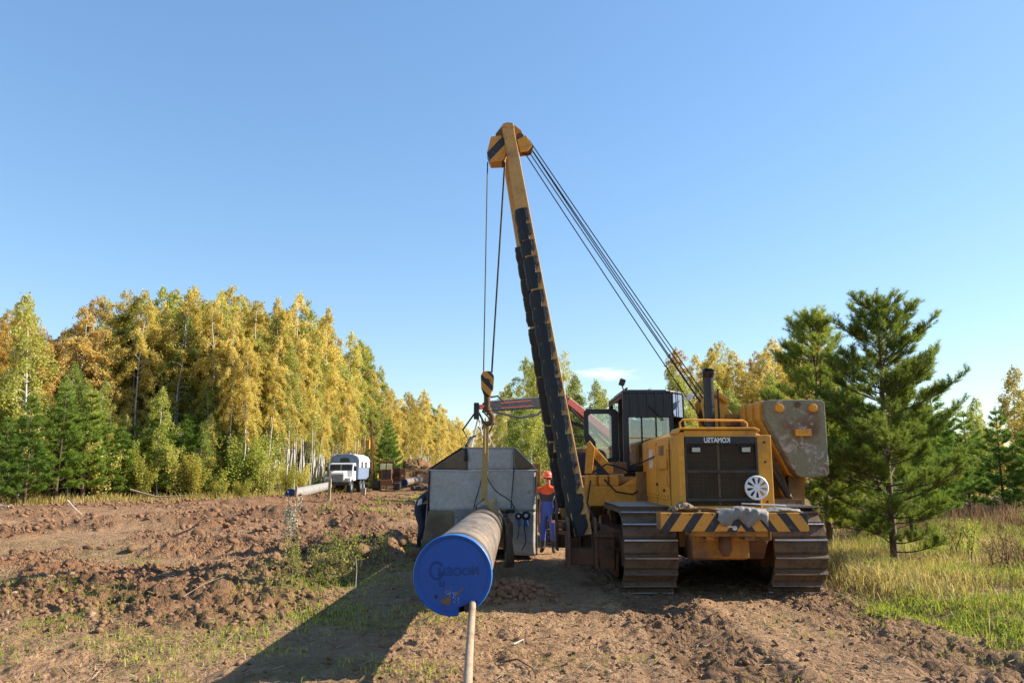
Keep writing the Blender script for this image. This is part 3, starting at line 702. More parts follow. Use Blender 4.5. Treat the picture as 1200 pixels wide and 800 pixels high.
# engine hood and its side panels
b = MB()
b.prism([(2.48, 1.28), (3.86, 1.28), (3.86, 2.42), (3.66, 2.50), (2.72, 2.50), (2.48, 2.40)], 'y', YF+0.42, 14.75)
b.build('engine_hood', 'yellow', pl, bevel=0.03, seg=3)
XS = 2.48
b = MB(); b.box(XS-0.016, XS, 12.25, 13.28, 1.42, 2.30); b.build('side_door', 'yellow', pl, bevel=0.008)
b = MB(); b.box(XS-0.016, XS, 13.34, 14.6, 1.42, 2.34); b.build('side_door', 'yellow', pl, bevel=0.008)
b = MB(); b.box(XS-0.07, XS-0.016, 12.3, 12.95, 1.9, 2.06); b.build('tool_box', 'yellow', pl, bevel=0.012)
b = MB(); b.tube([(XS-0.02, 12.15, 1.62), (XS-0.07, 12.15, 1.65), (XS-0.07, 12.15, 2.18), (XS-0.02, 12.15, 2.21)], 0.014, 8); b.build('grab_handle', 'yellow', pl, smooth=True)
b = MB(); b.box(XS-0.020, XS-0.017, 13.6, 13.95, 1.92, 2.24); b.build('sticker', 'sticker', pl)
b = MB(); b.box(XS-0.020, XS-0.017, 12.6, 13.05, 2.12, 2.28); b.build('warning_plate', 'yellow_dirty', pl)
for y, z in ((13.2, 1.65), (14.5, 1.6), (12.6, 1.56)):
    b = MB(); b.cyl((XS-0.045, y, z), (XS-0.012, y, z), 0.022, n=10); b.build('latch', 'steel_dark', pl)
b = MB(); b.box(3.86, 3.92, 12.3, 14.6, 1.5, 2.3); b.build('side_panel', 'yellow_dirty', pl, bevel=0.02)
b = MB(); b.prism([(12.1, 1.28), (14.7, 1.28), (14.7, 1.1), (12.5, 1.1)], 'x', 2.5, 3.85); b.build('lower_skirt', 'yellow_dirty', pl, bevel=0.01)

# hood seams, rivets and hoses
for y in (12.2, 13.31):
    b = MB(); b.box(XS-0.006, XS+0.002, y-0.012, y+0.012, 1.34, 2.36); b.build('panel_seam', 'steel_dark', pl)
for k in range(9):
    b = MB(); b.cyl((XS-0.022, 12.35+k*0.26, 1.475), (XS-0.014, 12.35+k*0.26, 1.475), 0.014, n=8); b.build('bolt', 'steel_dark', pl)
for k in range(4):
    b = MB(); b.cyl((3.77, YF+0.018, 1.42+k*0.29), (3.77, YF+0.032, 1.42+k*0.29), 0.018, n=8); b.build('bolt', 'steel_dark', pl)
for k in range(7):
    b = MB(); b.cyl((2.2+k*0.31, 11.072, 1.262), (2.2+k*0.31, 11.082, 1.262), 0.011, n=8); b.build('bolt', 'steel_dark', pl)
for P in ([(1.5, 14.5, 1.84), (1.75, 14.35, 2.0), (2.05, 14.4, 1.92), (2.3, 14.7, 1.8)], [(1.7, 14.36, 1.72), (1.9, 14.28, 1.5), (2.2, 14.3, 1.45), (2.45, 14.33, 1.6)], [(1.44, 14.3, 1.7), (1.36, 14.2, 1.3), (1.5, 14.0, 0.95)]):
    b = MB(); b.tube(P, 0.016, 7); b.build('hydraulic_hose', 'hose', pl, smooth=True)
b = MB(); b.tube([(2.46, 13.4, 2.12), (2.38, 14.3, 2.02), (2.25, 14.7, 1.98)], 0.012, 6); b.build('electric_cable', 'hose', pl, smooth=True)
b = MB(); b.box(4.0, 4.86, 12.2, 13.15, 1.30, 1.315); b.build('step_plate', 'steel_dark', pl)

# exhaust stack
b = MB(); b.tube([(3.62, 14.1, 2.45), (3.62, 14.1, 3.58)], 0.094, 20); b.tube([(3.62, 14.1, 3.02), (3.62, 14.1, 3.08)], 0.100, 20)
e_ = b.build('exhaust_stack', 'black_paint', pl, smooth=True)
b = MB(); b.lathe([(0.092, -0.10), (0.10, -0.02), (0.112, 0.08), (0.10, 0.085), (0.085, 0.02), (0.08, -0.08)], (0, 0, 0), 'z', 24)
co = b.build('rain_collar', 'black_paint', e_, origin=(0, 0, 0), smooth=True); co.location = Vector((3.62, 14.08, 3.63)) - Vector(PO); co.rotation_euler = (R(28), 0, 0)
b = MB(); b.cyl((3.80, 14.12, 2.45), (3.80, 14.12, 3.36), 0.02, n=10); b.build('breather_pipe', 'steel_dark', pl, smooth=True)

# cab
CX0, CX1, CY0, CY1, CZ0, CZ1 = 2.16, 3.42, 14.95, 17.2, 1.86, 3.42
cab = bpy.data.objects.new('cab', None); C.objects.link(cab); cab.parent = pl; cab.location = (0, 0, 0)
def post(p, s=0.09, z0=CZ0, z1=CZ1 - 0.06, top=None):
    mb = MB(); t = top or p; mb.beam((p[0], p[1], z0), (t[0], t[1], z1), s, s, up=(0, 1, 0)); return mb.build('pillar', 'black_paint', cab, bevel=0.012)
post((CX0+0.05, CY0+0.05), 0.11); post((3.10, CY0+0.05), 0.08); post((CX1-0.04, CY0+0.36), 0.08); post((CX0+0.05, CY1-0.05)); post((CX1-0.05, CY1-0.05)); post((CX0+0.05, 15.72), 0.08)
b = MB(); b.prism([(CX0, CY0), (3.10, CY0), (CX1, CY0+0.36), (CX1, CY1), (CX0, CY1)], 'z', CZ1-0.06, CZ1); b.prism([(CX0+0.1, CY0+0.15), (3.05, CY0+0.15), (CX1-0.1, CY0+0.45), (CX1-0.1, CY1-0.1), (CX0+0.1, CY1-0.1)], 'z', CZ1, CZ1+0.035); b.build('cab_roof', 'black_paint', cab, bevel=0.02)
b = MB(); b.box(CX0+0.06, 3.10, CY0-0.01, CY0+0.03, 2.90, CZ1-0.058); b.build('visor_panel', 'black_paint', cab, bevel=0.006)
for k in range(6):
    x = CX0 + 0.14 + k * 0.165
    b = MB(); b.box(x-0.011, x+0.011, CY0-0.032, CY0-0.009, 2.92, CZ1-0.03); b.build('visor_rib', 'black_paint', cab, bevel=0.004)
b = MB(); b.prism([(3.11, CY0+0.02), (CX1-0.01, CY0+0.34), (CX1-0.03, CY0+0.37), (3.09, CY0+0.05)], 'z', 2.92, CZ1-0.06); b.build('corner_panel', 'blue_grey', cab)
b = MB(); b.prism([(3.11, CY0+0.02), (CX1-0.01, CY0+0.34), (CX1-0.03, CY0+0.37), (3.09, CY0+0.05)], 'z', 1.9, 2.35); b.build('corner_skirt', 'black_paint', cab)
b = MB(); b.prism([(3.11, CY0+0.035), (CX1-0.03, CY0+0.345), (CX1-0.035, CY0+0.353), (3.105, CY0+0.043)], 'z', 2.36, 2.915); b.build('window_pane', 'glass', cab)
b = MB(); b.box(CX0+0.11, 3.06, CY0+0.045, CY0+0.053, 2.36, 2.90); b.build('window_pane', 'glass', cab)
b = MB(); b.box(CX0+0.11, 2.52, CY0+0.043, CY0+0.051, 1.98, 2.355); b.build('window_pane', 'glass', cab)
for x in (2.52, 2.80):
    b = MB(); b.box(x-0.014, x+0.014, CY0+0.02, CY0+0.06, 2.36, 2.90); b.build('window_bar', 'black_paint', cab)
b = MB(); b.box(2.52, 3.06, CY0+0.0, CY0+0.06, 1.92, 2.36); b.build('front_skirt', 'black_paint', cab, bevel=0.01)
b = MB(); b.box(CX0+0.11, 2.52, CY0+0.0, CY0+0.06, 1.88, 1.975); b.build('sill', 'black_paint', cab, bevel=0.01)
b = MB(); b.box(CX1-0.035, CX1-0.028, CY0+0.42, CY1-0.1, 2.3, 3.3); b.build('window_pane', 'glass', cab)
b = MB(); b.box(CX1-0.06, CX1-0.01, CY0+0.4, CY1-0.1, CZ0, 2.3); b.build('side_wall', 'black_paint', cab)
b = MB(); b.box(CX0+0.1, CX1-0.1, CY1-0.05, CY1-0.043, 2.3, 3.3); b.build('window_pane', 'glass', cab)
b = MB(); b.box(CX0+0.09, CX1-0.09, CY1-0.08, CY1-0.03, CZ0, 2.3); b.build('rear_wall', 'black_paint', cab)
b = MB(); b.box(CX0+0.02, CX0+0.07, 15.77, CY1-0.1, CZ0, 2.35); b.build('side_wall', 'black_paint', cab)
b = MB(); b.box(CX0, CX1, CY0+0.06, CY1, CZ0-0.12, CZ0+0.02); b.build('cab_floor', 'black_paint', cab, bevel=0.01)
b = MB(); b.box(2.52, 3.05, 15.95, 16.45, 2.15, 2.32); b.box(2.52, 3.05, 16.38, 16.55, 2.32, 2.95); b.box(2.62, 2.95, 16.42, 16.55, 2.97, 3.15); b.build('operator_seat', 'black_rubber', cab, bevel=0.06, seg=3)
b = MB(); b.box(2.35, 3.05, 15.15, 15.35, 1.9, 2.4); b.build('control_console', 'yellow_dirty', cab, bevel=0.03)
for x in (2.42, 2.62, 2.82):
    b = MB(); b.tube([(x, 15.3, 2.35), (x+0.02, 15.38, 2.62)], 0.012, 6); b.tube([(x+0.02, 15.38, 2.62), (x+0.02, 15.39, 2.68)], 0.025, 8); b.build('control_lever', 'steel_dark', cab)
b = MB(); b.tube([(2.66, CY0-0.03, 3.12), (2.78, CY0-0.035, 2.99), (2.94, CY0-0.035, 2.84)], 0.012, 6); b.build('wiper', 'black_rubber', cab)
# rusty rear shade on the roof and two work lamps
b = MB(); b.prism([(CX0-0.02, 3.28), (CX0+0.10, 3.50), (CX0+0.13, 3.49), (CX0+0.01, 3.27)], 'y', 15.1, 17.0); b.build('roof_shade', 'rust', cab)
b = MB(); b.tube([(2.20, 15.05, 3.42), (2.16, 15.05, 3.55)], 0.015, 6); b.prism([(2.10, 3.55), (2.20, 3.52), (2.24, 3.63), (2.14, 3.67)], 'y', 14.98, 15.12); b.build('work_lamp', 'steel_dark', cab, bevel=0.01)
b = MB(); b.tube([(3.38, 15.2, 3.28), (3.46, 15.12, 3.30)], 0.012, 6); b.prism([(3.43, 3.22), (3.53, 3.27), (3.56, 3.37), (3.46, 3.37)], 'y', 15.05, 15.16); b.build('work_lamp', 'white_plastic', cab, bevel=0.01)
# the open door, swung forward so that its face looks at the camera
DY = 15.66
door = bpy.data.objects.new('door', None); C.objects.link(door); door.parent = pl; door.location = (0, 0, 0)
b = MB()
outer = [(1.46, 3.06), (1.52, 3.12), (2.10, 3.12), (2.16, 3.06), (2.16, 2.06), (1.96, 2.03), (1.60, 2.06), (1.55, 2.30), (1.50, 2.40), (1.46, 2.55)]
inner = [(1.55, 2.98), (1.60, 3.02), (1.97, 3.02), (2.02, 2.97), (2.02, 2.14), (1.93, 2.12), (1.78, 2.14), (1.70, 2.36), (1.69, 2.46), (1.56, 2.62)]
n_ = len(outer); vs = []
for y in (DY, DY+0.05): vs += [(p[0], y, p[1]) for p in outer] + [(p[0], y, p[1]) for p in inner]
fs = []
for i in range(n_):
    j = (i+1) % n_
    fs += [(i, j, n_+j, n_+i), (2*n_+i, 3*n_+i, 3*n_+j, 2*n_+j), (i, 2*n_+i, 2*n_+j, j), (n_+i, n_+j, 3*n_+j, 3*n_+i)]
b.add(vs, fs); b.build('door_frame', 'black_paint', door, bevel=0.008)
b = MB(); b.prism(inner, 'y', DY+0.02, DY+0.028); b.build('window_pane', 'glass', door)
b = MB(); b.cyl((1.62, DY-0.03, 2.38), (1.62, DY+0.0, 2.38), 0.03, n=10); b.box(1.60, 1.64, DY-0.05, DY-0.03, 2.30, 2.42); b.build('handle', 'steel_dark', door)
for z in (2.2, 2.95):
    b = MB(); b.cyl((2.16, DY+0.02, z-0.06), (2.16, DY+0.02, z+0.06), 0.025, n=10); b.build('hinge', 'steel_dark', door)

# left side frame: cross beam, tanks, winch bracket
b = MB(); b.box(1.28, 2.48, 14.35, 14.9, 1.24, 1.60); b.prism([(2.0, 1.60), (2.48, 1.60), (2.48, 1.86)], 'y', 14.36, 14.42); b.build('side_beam', 'yellow', pl, bevel=0.015)
b = MB(); b.box(2.28, 2.49, 14.3, 14.36, 1.2, 1.86); b.build('beam_flange', 'yellow_dirty', pl, bevel=0.008)
for x in (1.38, 1.60, 1.80):
    b = MB(); b.box(x, x+0.17, 14.38, 14.8, 1.602, 1.80); b.build('valve_block', 'yellow', pl, bevel=0.02)
b = MB(); b.cyl((1.99, 14.5, 1.70), (2.4, 14.5, 1.70), 0.075, n=18); b.cyl((1.96, 14.5, 1.70), (2.03, 14.5, 1.70), 0.10, n=18); b.build('hydraulic_cylinder', 'yellow_dirty', pl, smooth=True)
b = MB(); b.prism([(1.36, 1.82), (1.40, 2.36), (1.46, 2.44), (1.56, 2.30), (1.50, 1.82)], 'y', 14.55, 14.60); b.prism([(1.46, 2.44), (1.98, 1.86), (1.82, 1.82), (1.50, 2.16)], 'y', 14.61, 14.66); b.build('winch_bracket', 'yellow', pl, bevel=0.012)
b = MB(); b.lathe([(0.0, -0.06), (0.16, -0.06), (0.16, -0.03), (0.12, -0.02), (0.12, 0.02), (0.16, 0.03), (0.16, 0.06), (0.0, 0.06)], (1.63, 14.72, 2.12), 'y', 24); b.lathe([(0.0, -0.11), (0.055, -0.11), (0.055, -0.06)], (1.63, 14.72, 2.12), 'y', 12); b.build('winch_drum', 'steel_dark', pl, smooth=True)
b = MB(); b.box(1.9, 2.16, 14.6, 15.3, 1.82, 2.04); b.build('battery_box', 'yellow_dirty', pl, bevel=0.015)
b = MB(); b.box(1.35, 2.5, 14.9, 16.9, 1.30, 1.42); b.build('side_deck', 'yellow_dirty', pl, bevel=0.01)

# boom: two legs hinged on the left track frame, meeting at the head
TIP = Vector((-0.10, 14.62, 8.62)); FF = Vector((1.16, 13.25, 0.95)); RF = Vector((1.14, 16.2, 0.95))
boom = bpy.data.objects.new('boom', None); C.objects.link(boom); boom.parent = pl; boom.location = (0, 0, 0)
b = MB(); b.beam(FF.lerp(TIP, -0.02), TIP + Vector((0.02, -0.12, 0)), 0.30, 0.28, 0.225, 0.22, up=(0, -1, 0.15)); b.build('boom_leg', 'boom_yellow', boom, bevel=0.012)
b = MB(); b.beam(RF, TIP + Vector((-0.05, 0.15, -0.1)), 0.27, 0.28, 0.20, 0.20, up=(0, -1, 0.15)); b.build('boom_leg', 'boom_yellow', boom, bevel=0.012)
b = MB(); b.beam(FF.lerp(TIP, 0.18) + Vector((0.0, 0.05, 0)), RF.lerp(TIP, 0.18), 0.16, 0.2); b.build('boom_brace', 'yellow_dirty', boom, bevel=0.01)
b = MB(); b.beam(FF.lerp(TIP, 0.42), RF.lerp(TIP, 0.42), 0.12, 0.16); b.build('boom_brace', 'yellow_dirty', boom, bevel=0.01)
# rubber belting lapped round the legs as ragged pads
def pads(P0, P1, t0, t1, n, w0, w1, h0, h1, seed, zlim=None):
    rr = random.Random(seed)
    d = (P1 - P0).normalized(); x = d.cross(Vector((0, -1, 0.15))).normalized(); u = x.cross(d)   # u faces the camera
    for k in range(n):
        ta = t0 + (t1 - t0) * (k + (rr.uniform(-.12, .12) if k else 0)) / n; tb = t0 + (t1 - t0) * (k + 0.98) / n
        mb = MB(); rows = []
        m_ = 6
        for q in range(m_ + 1):
            t = ta + (tb - ta) * q / m_; c = P0.lerp(P1, t)
            w = (w0 + (w1 - w0) * t) / 2; h = (h0 + (h1 - h0) * t) / 2
            bul = 0.008 + 0.010 * math.sin(math.pi * q / m_) + rr.uniform(0, .008)
            # right edge on the camera face: leaves a yellow triangle at each lower end
            notch = 1.0 * w * max(0, 1 - q / 2.4) * rr.uniform(0.6, 1.15)
            e = w * 0.80 - notch - rr.uniform(0, .03)
            pts = [(e, h + 0.010 + bul * .3), (e * 0.3, h + 0.014 + bul * .6), (-w * 0.6, h + 0.012 + bul * .5), (-w - bul * 1.3, h * 0.75), (-w - bul * 1.6 - 0.01, 0), (-w - bul * 1.2, -h - 0.01), (w * 0.2, -h - 0.012)]
            rows.append([c + x * px + u * pu for px, pu in pts])
        npt = len(rows[0]); vs = [p for r_ in rows for p in r_]
        fs = [(i*npt+j, i*npt+j+1, (i+1)*npt+j+1, (i+1)*npt+j) for i in range(m_) for j in range(npt-1)]
        mb.add(vs, fs); o = mb.build('rubber_pad', 'black_rubber', boom, smooth=False)
        sol = o.modifiers.new('thick', 'SOLIDIFY'); sol.thickness = 0.012; sol.offset = 1
pads(FF, TIP + Vector((0.02, -0.12, 0)), -0.02, 0.765, 18, 0.30, 0.225, 0.28, 0.22, 3)
pads(RF, TIP + Vector((-0.05, 0.15, -0.1)), 0.03, 0.72, 16, 0.27, 0.20, 0.28, 0.20, 5)
# boom feet
for P in (FF, RF):
    b = MB(); q = [(P.y-0.34, 0.30), (P.y+0.34, 0.30), (P.y+0.30, 0.80), (P.y+0.14, 1.10), (P.y-0.14, 1.10), (P.y-0.30, 0.80)]
    b.prism(q, 'x', P.x-0.25, P.x-0.20); b.build('boom_foot', 'rust', pl, bevel=0.01)
    b = MB(); b.prism(q, 'x', P.x+0.20, P.x+0.25); b.build('boom_foot', 'rust', pl, bevel=0.01)
    b = MB(); b.box(P.x-0.195, 1.85, P.y-0.16, P.y+0.16, 0.34, 0.60); b.build('foot_beam', 'rust', pl, bevel=0.015)
    b = MB(); b.cyl((P.x-0.32, P.y, P.z), (P.x+0.32, P.y, P.z), 0.07, n=18); b.build('pivot_pin', 'steel_dark', pl, smooth=True)
b = MB(); b.prism([(1.44, 0.30), (1.68, 0.30), (1.68, 0.80), (1.36, 0.80)], 'y', 12.96, 13.02); b.box(1.34, 1.70, 12.90, 13.08, 0.80, 0.83); b.build('foot_bracket', 'rust', pl, bevel=0.008)
b = MB(); b.cyl((1.54, 12.92, 0.66), (1.54, 12.97, 0.66), 0.045, n=14); b.build('bracket_pin', 'steel_dark', pl)
# boom head: side cheeks, sheaves, striped top block, luffing block
b = MB()
head = [(-0.36, 8.10), (-0.36, 8.36), (-0.33, 8.62), (-0.20, 8.80), (0.05, 8.81), (0.20, 8.68), (0.22, 8.44), (0.08, 8.28), (-0.12, 8.05)]
b.prism(head, 'y', 14.92, 14.96); b.build('head_cheek', 'yellow_dirty', boom, bevel=0.008)
b = MB(); b.prism(head, 'y', 14.66, 14.70); b.build('head_cheek', 'yellow_dirty', boom, bevel=0.008)
b = MB(); b.lathe([(0.0, -0.05), (0.19, -0.05), (0.17, -0.02), (0.17, 0.02), (0.19, 0.05), (0.0, 0.05)], (-0.10, 14.81, 8.55), 'y', 26); b.build('head_sheave', 'rust', boom, smooth=True)
b = MB(); b.prism([(-0.21, 8.62), (-0.19, 8.70), (-0.10, 8.735), (0.02, 8.725), (0.05, 8.62)], 'y', 14.38, 14.78); b.build('boom_cap', 'boom_yellow', boom, bevel=0.015)
M['hazard2'] = m_hazard('block_stripes', 5.0, 0.9, 0.46)
b = MB(); b.prism([(-0.50, 8.12), (-0.43, 7.92), (-0.17, 7.93), (-0.10, 8.12), (-0.14, 8.34), (-0.22, 8.48), (-0.42, 8.46)], 'y', 14.44, 14.78); b.build('upper_block', M['hazard2'], boom, bevel=0.015)
b = MB(); b.cyl((-0.12, 14.5, 8.42), (0.30, 14.5, 8.40), 0.05, n=12); b.cyl((0.16, 14.40, 8.44), (0.16, 14.56, 8.44), 0.075, n=14); b.build('luffing_pin', 'rust', boom)
LB = Vector((0.25, 14.5, 8.30))
b = MB(); b.prism([(0.10, 8.36), (0.28, 8.46), (0.40, 8.24), (0.30, 8.12), (0.16, 8.10)], 'y', 14.38, 14.42); b.build('luffing_block', 'yellow', boom, bevel=0.008)
b = MB(); b.prism([(0.10, 8.36), (0.28, 8.46), (0.40, 8.24), (0.30, 8.12), (0.16, 8.10)], 'y', 14.58, 14.62); b.build('luffing_block', 'yellow', boom, bevel=0.008)
b = MB(); b.lathe([(0.0, -0.07), (0.12, -0.07), (0.10, -0.04), (0.12, -0.01), (0.10, 0.03), (0.12, 0.07), (0.0, 0.07)], (0.30, 14.5, 8.22), 'y', 22); b.build('luffing_sheave', 'rust', boom, smooth=True)
# winch on top of the frame behind the exhaust
WN = Vector((4.05, 15.35, 2.92))
b = MB(); b.prism([(3.72, 3.20), (3.86, 3.42), (4.18, 3.16), (4.42, 2.86), (4.36, 2.68), (3.80, 2.68)], 'y', 15.1, 15.17); b.build('winch_frame', 'yellow', pl, bevel=0.012)
b = MB(); b.prism([(3.72, 3.20), (3.86, 3.42), (4.18, 3.16), (4.42, 2.86), (4.36, 2.68), (3.80, 2.68)], 'y', 15.6, 15.67); b.build('winch_frame', 'yellow', pl, bevel=0.012)
b = MB(); b.lathe([(0.0, -0.22), (0.24, -0.22), (0.24, -0.18), (0.15, -0.17), (0.15, 0.17), (0.24, 0.18), (0.24, 0.22), (0.0, 0.22)], (4.02, 15.38, 2.96), 'y', 26); b.build('winch_drum', 'steel_dark', pl, smooth=True)
b = MB(); b.prism([(3.95, 3.38), (4.22, 3.16), (4.28, 3.24), (4.02, 3.45)], 'y', 15.0, 15.25); b.build('winch_motor', 'yellow', pl, bevel=0.02)
b = MB(); b.box(3.7, 4.5, 15.0, 15.8, 2.50, 2.68); b.box(3.9, 4.95, 14.3, 15.3, 1.25, 1.7); b.build('winch_base', 'yellow_dirty', pl, bevel=0.02)
b = MB(); b.box(4.15, 4.75, 14.75, 15.05, 2.72, 2.96); b.build('link_beam', 'yellow_dirty', pl, bevel=0.02)
b = MB(); b.cyl((4.45, 14.6, 2.78), (4.45, 14.9, 2.78), 0.16, n=20); b.build('link_pivot', 'rust', pl, smooth=True)
def sag(a, b_, s, n=14):
    a, b_ = Vector(a), Vector(b_)
    return [a.lerp(b_, i/n) + Vector((0, 0, -s * 4 * (i/n) * (1-i/n))) for i in range(n+1)]
for k, (dx, dz, ex, ez, dy) in enumerate(((0.08, 0.10, 0.05, 0.23, -0.05), (0.085, 0.02, 0.03, 0.14, 0.06), (0.02, -0.05, -0.02, 0.05, -0.04), (-0.02, -0.10, -0.08, -0.06, 0.05), (0.05, 0.06, 0.045, 0.18, 0.0))):
    b = MB(); b.tube(sag(LB + Vector((dx, dy, dz)), Vector((3.86 + ex, 15.38 + dy * 3, 3.02 + ez)), 0.03), 0.0115, 5); b.build('luffing_cable', 'cable', pl, smooth=True)
HB = Vector((-0.475, 14.6, 3.60))
for x0_, x1_ in ((-0.49, -0.545), (-0.15, -0.395), (-0.135, -0.385)):
    b = MB(); b.tube([(x0_, 14.6, 7.98), (x1_, 14.6, 3.70)], 0.0125, 5); b.build('hoist_cable', 'cable', pl, smooth=True)
# thin line hanging beside the boom
b = MB(); b.tube([(0.70, 13.7, 3.72), (0.92, 13.75, 3.0), (1.22, 13.8, 2.35)], 0.011, 5); b.build('control_cable', 'hose', pl)

# counterweight: four slabs on a swing frame
sl = [(4.40, 2.76), (4.40, 3.04), (4.44, 3.09), (5.36, 3.09), (5.42, 3.04), (5.42, 1.83), (5.37, 1.78), (4.95, 1.76), (4.86, 1.80)]
for k in range(4):
    y0 = 13.30 + k * 0.32
    b = MB(); b.prism([(x - 0.035*k, z + (0 if k == 0 else 0.012*(k % 2))) for x, z in sl], 'y', y0, y0 + 0.255)
    b.build('counterweight_slab', 'counter_green' if k == 0 else 'yellow', pl, bevel=0.014, seg=2)
for k in range(3):
    y0 = 13.30 + k*0.32 + 0.256
    b = MB(); b.prism([(4.93 + (x - 4.93)*0.955, 2.42 + (z - 2.42)*0.955) for x, z in sl], 'y', y0, y0 + 0.063); b.build('gap_shade_plate', 'steel_dark', pl)  # dark inset plates added so the gaps between slabs look shaded
for x in (4.62, 5.20):
    b = MB(); b.cyl((x, 13.24, 2.945), (x, 13.31, 2.945), 0.072, n=20); b.cyl((x, 13.215, 2.945), (x, 13.25, 2.945), 0.05, n=6); b.build('counterweight_bolt', 'yellow', pl, bevel=0.006)
b = MB(); b.cyl((4.94, 13.265, 3.0), (4.94, 13.31, 3.0), 0.05, n=16); b.build('lifting_eye', 'rust', pl)
b = MB(); b.box(4.87, 5.13, 13.23, 13.31, 2.46, 2.58)
for x in (4.93, 5.0, 5.07): b.cyl((x, 13.22, 2.52), (x, 13.24, 2.52), 0.022, n=8)
b.build('counterweight_lug', 'yellow', pl, bevel=0.006)
b = MB(); b.beam((4.55, 13.9, 2.5), (4.86, 13.9, 1.30), 0.16, 0.22, up=(0, 1, 0)); b.beam((5.05, 13.9, 1.85), (5.0, 13.9, 1.25), 0.3, 0.2, up=(0, 1, 0)); b.beam((4.3, 14.25, 2.75), (4.9, 14.25, 1.3), 0.14, 0.14, up=(0, 1, 0)); b.build('counterweight_arm', 'yellow_dirty', pl, bevel=0.02)
b = MB(); b.tube([(4.45, 13.6, 2.1), (4.85, 13.6, 1.35)], 0.055, 12); b.tube([(4.25, 13.6, 2.48), (4.5, 13.6, 2.0)], 0.035, 10); b.build('counterweight_ram', 'steel_dark', pl, smooth=True)
b = MB(); b.box(3.95, 4.9, 13.2, 14.9, 1.28, 1.40); b.build('fender_deck', 'yellow_dirty', pl, bevel=0.01)

# hook block hanging on the hoist cables
hk = thing('hook_block', 'yellow and black striped hook block hanging from the boom cables', 'hook block', (HB.x, HB.y, 3.2))
M['hazard3'] = m_hazard('hook_stripes', 5.0, -0.95, 0.25)
b = MB(); b.prism([(-0.595, 3.66), (-0.545, 3.745), (-0.40, 3.745), (-0.345, 3.66), (-0.36, 3.42), (-0.41, 3.27), (-0.53, 3.27), (-0.585, 3.42)], 'y', 14.49, 14.71); b.build('block_shell', M['hazard3'], hk, bevel=0.018)
b = MB(); b.cyl((HB.x, 14.46, 3.55), (HB.x, 14.74, 3.55), 0.05, n=14); b.build('sheave_pin', 'steel_dark', hk)
b = MB(); b.cyl((HB.x, 14.6, 3.27), (HB.x, 14.6, 2.98), 0.062, 0.055, n=14); b.cyl((HB.x, 14.6, 3.06), (HB.x, 14.6, 3.0), 0.085, n=14); b.build('hook_shank', 'rust', hk, smooth=True)
b = MB(); pts = []
for k in range(14):
    a = R(90 - k * 20); pts.append((HB.x + 0.10 * math.cos(a), 14.6, 2.86 + 0.11 * math.sin(a)))
b.tube(pts, [0.05] * 9 + [0.048, 0.042, 0.034, 0.025, 0.012], 10); b.build('hook', 'rust', hk, smooth=True)

# ------------------------------------------------------------------ the pipe section hanging in the sling
PA, PB, PR = Vector((-0.565, 7.60, 0.885)), Vector((-0.53, 17.9, 0.80)), 0.358
pipe = thing('steel_pipe', 'long dusty steel pipe with blue end cap hanging in the sling', 'pipe', (PA.x, 9.0, 0.0))
def pipe_at(y): return PA.lerp(PB, (y - PA.y) / (PB.y - PA.y))
n_ = 56
def ring_tube(rings, name, mat, parent):
    mb = MB(); vs = []; fs = []
    for c, r in rings:
        for j in range(n_):
            a = 2*math.pi*j/n_; vs.append((c.x + r*math.cos(a), c.y, c.z + r*math.sin(a)))
    for i in range(len(rings)-1):
        for j in range(n_): fs.append((i*n_+j, i*n_+(j+1) % n_, (i+1)*n_+(j+1) % n_, (i+1)*n_+j))
    mb.add(vs, fs); return mb.build(name, mat, parent, smooth=True)
ys = np.linspace(7.66, 17.9, 24)
ring_tube([(pipe_at(y), PR) for y in ys] + [(pipe_at(y), PR - 0.012) for y in ys[::-1]], 'pipe_shell', 'pipe', pipe)
for y, w in ((8.0, 0.05), (12.9, 0.06), (13.6, 0.05), (13.95, 0.05), (15.2, 0.08)):
    ring_tube([(pipe_at(y), PR + .001), (pipe_at(y + 0.004), PR + 0.006), (pipe_at(y + w), PR + 0.006), (pipe_at(y + w + 0.004), PR + .001)], 'pipe_band', 'steel_dark', pipe)
cap = bpy.data.objects.new('end_cap', None); C.objects.link(cap); cap.parent = pipe; cap.location = PA - parent_origin(pipe)
# dished plug with the rounded rim; a notch where the pole comes out
mb = MB()
prof = [(0.0, -0.004), (0.30, -0.004), (0.335, 0.0), (0.348, -0.014), (0.366, -0.020), (0.377, -0.008), (0.377, 0.085), (0.361, 0.09)]
NA = 84; rows = []
for r, h in prof:
    row = []
    for j in range(NA):
        a = 2*math.pi*j/NA
        rr = r
        da = ((a - R(-66) + math.pi) % (2*math.pi)) - math.pi
        if abs(da) < R(13) and r > 0.30: rr = 0.30 + (r - 0.30) * 0.0
        row.append((PA.x + rr*math.cos(a), PA.y + h, PA.z + rr*math.sin(a)))
    rows.append(row)
vs = [p for r_ in rows for p in r_]
fs = [(i*NA+j, i*NA+(j+1) % NA, (i+1)*NA+(j+1) % NA, (i+1)*NA+j) for i in range(1, len(rows)-1) for j in range(NA)] + [tuple(NA + j for j in range(NA))]
mb.add(vs, fs); mb.build('cap_plate', 'cap_blue', cap, smooth=True)
mb = MB(); mb.lathe([(0.3705, -0.0185), (0.3785, -0.0085), (0.3785, 0.012)], PA, 'y', 84); 
mb.f = [f for f in mb.f if not (R(-80) < math.atan2(sum(mb.v[i][2] for i in f)/4 - PA.z, sum(mb.v[i][0] for i in f)/4 - PA.x) < R(-52))]; mb.m = [0]*len(mb.f)
mb.build('cap_rim', 'cap_blue_light', cap, smooth=True)
YC = PA.y - 0.0055
me = text_mesh('HЗOOИ', 0.105, 0.004, False, 0.002); put_text('lettering', me, 'emboss_blue', cap, (PA.x + 0.055, YC, PA.z + 0.028), (R(90), R(-1.5), 0))
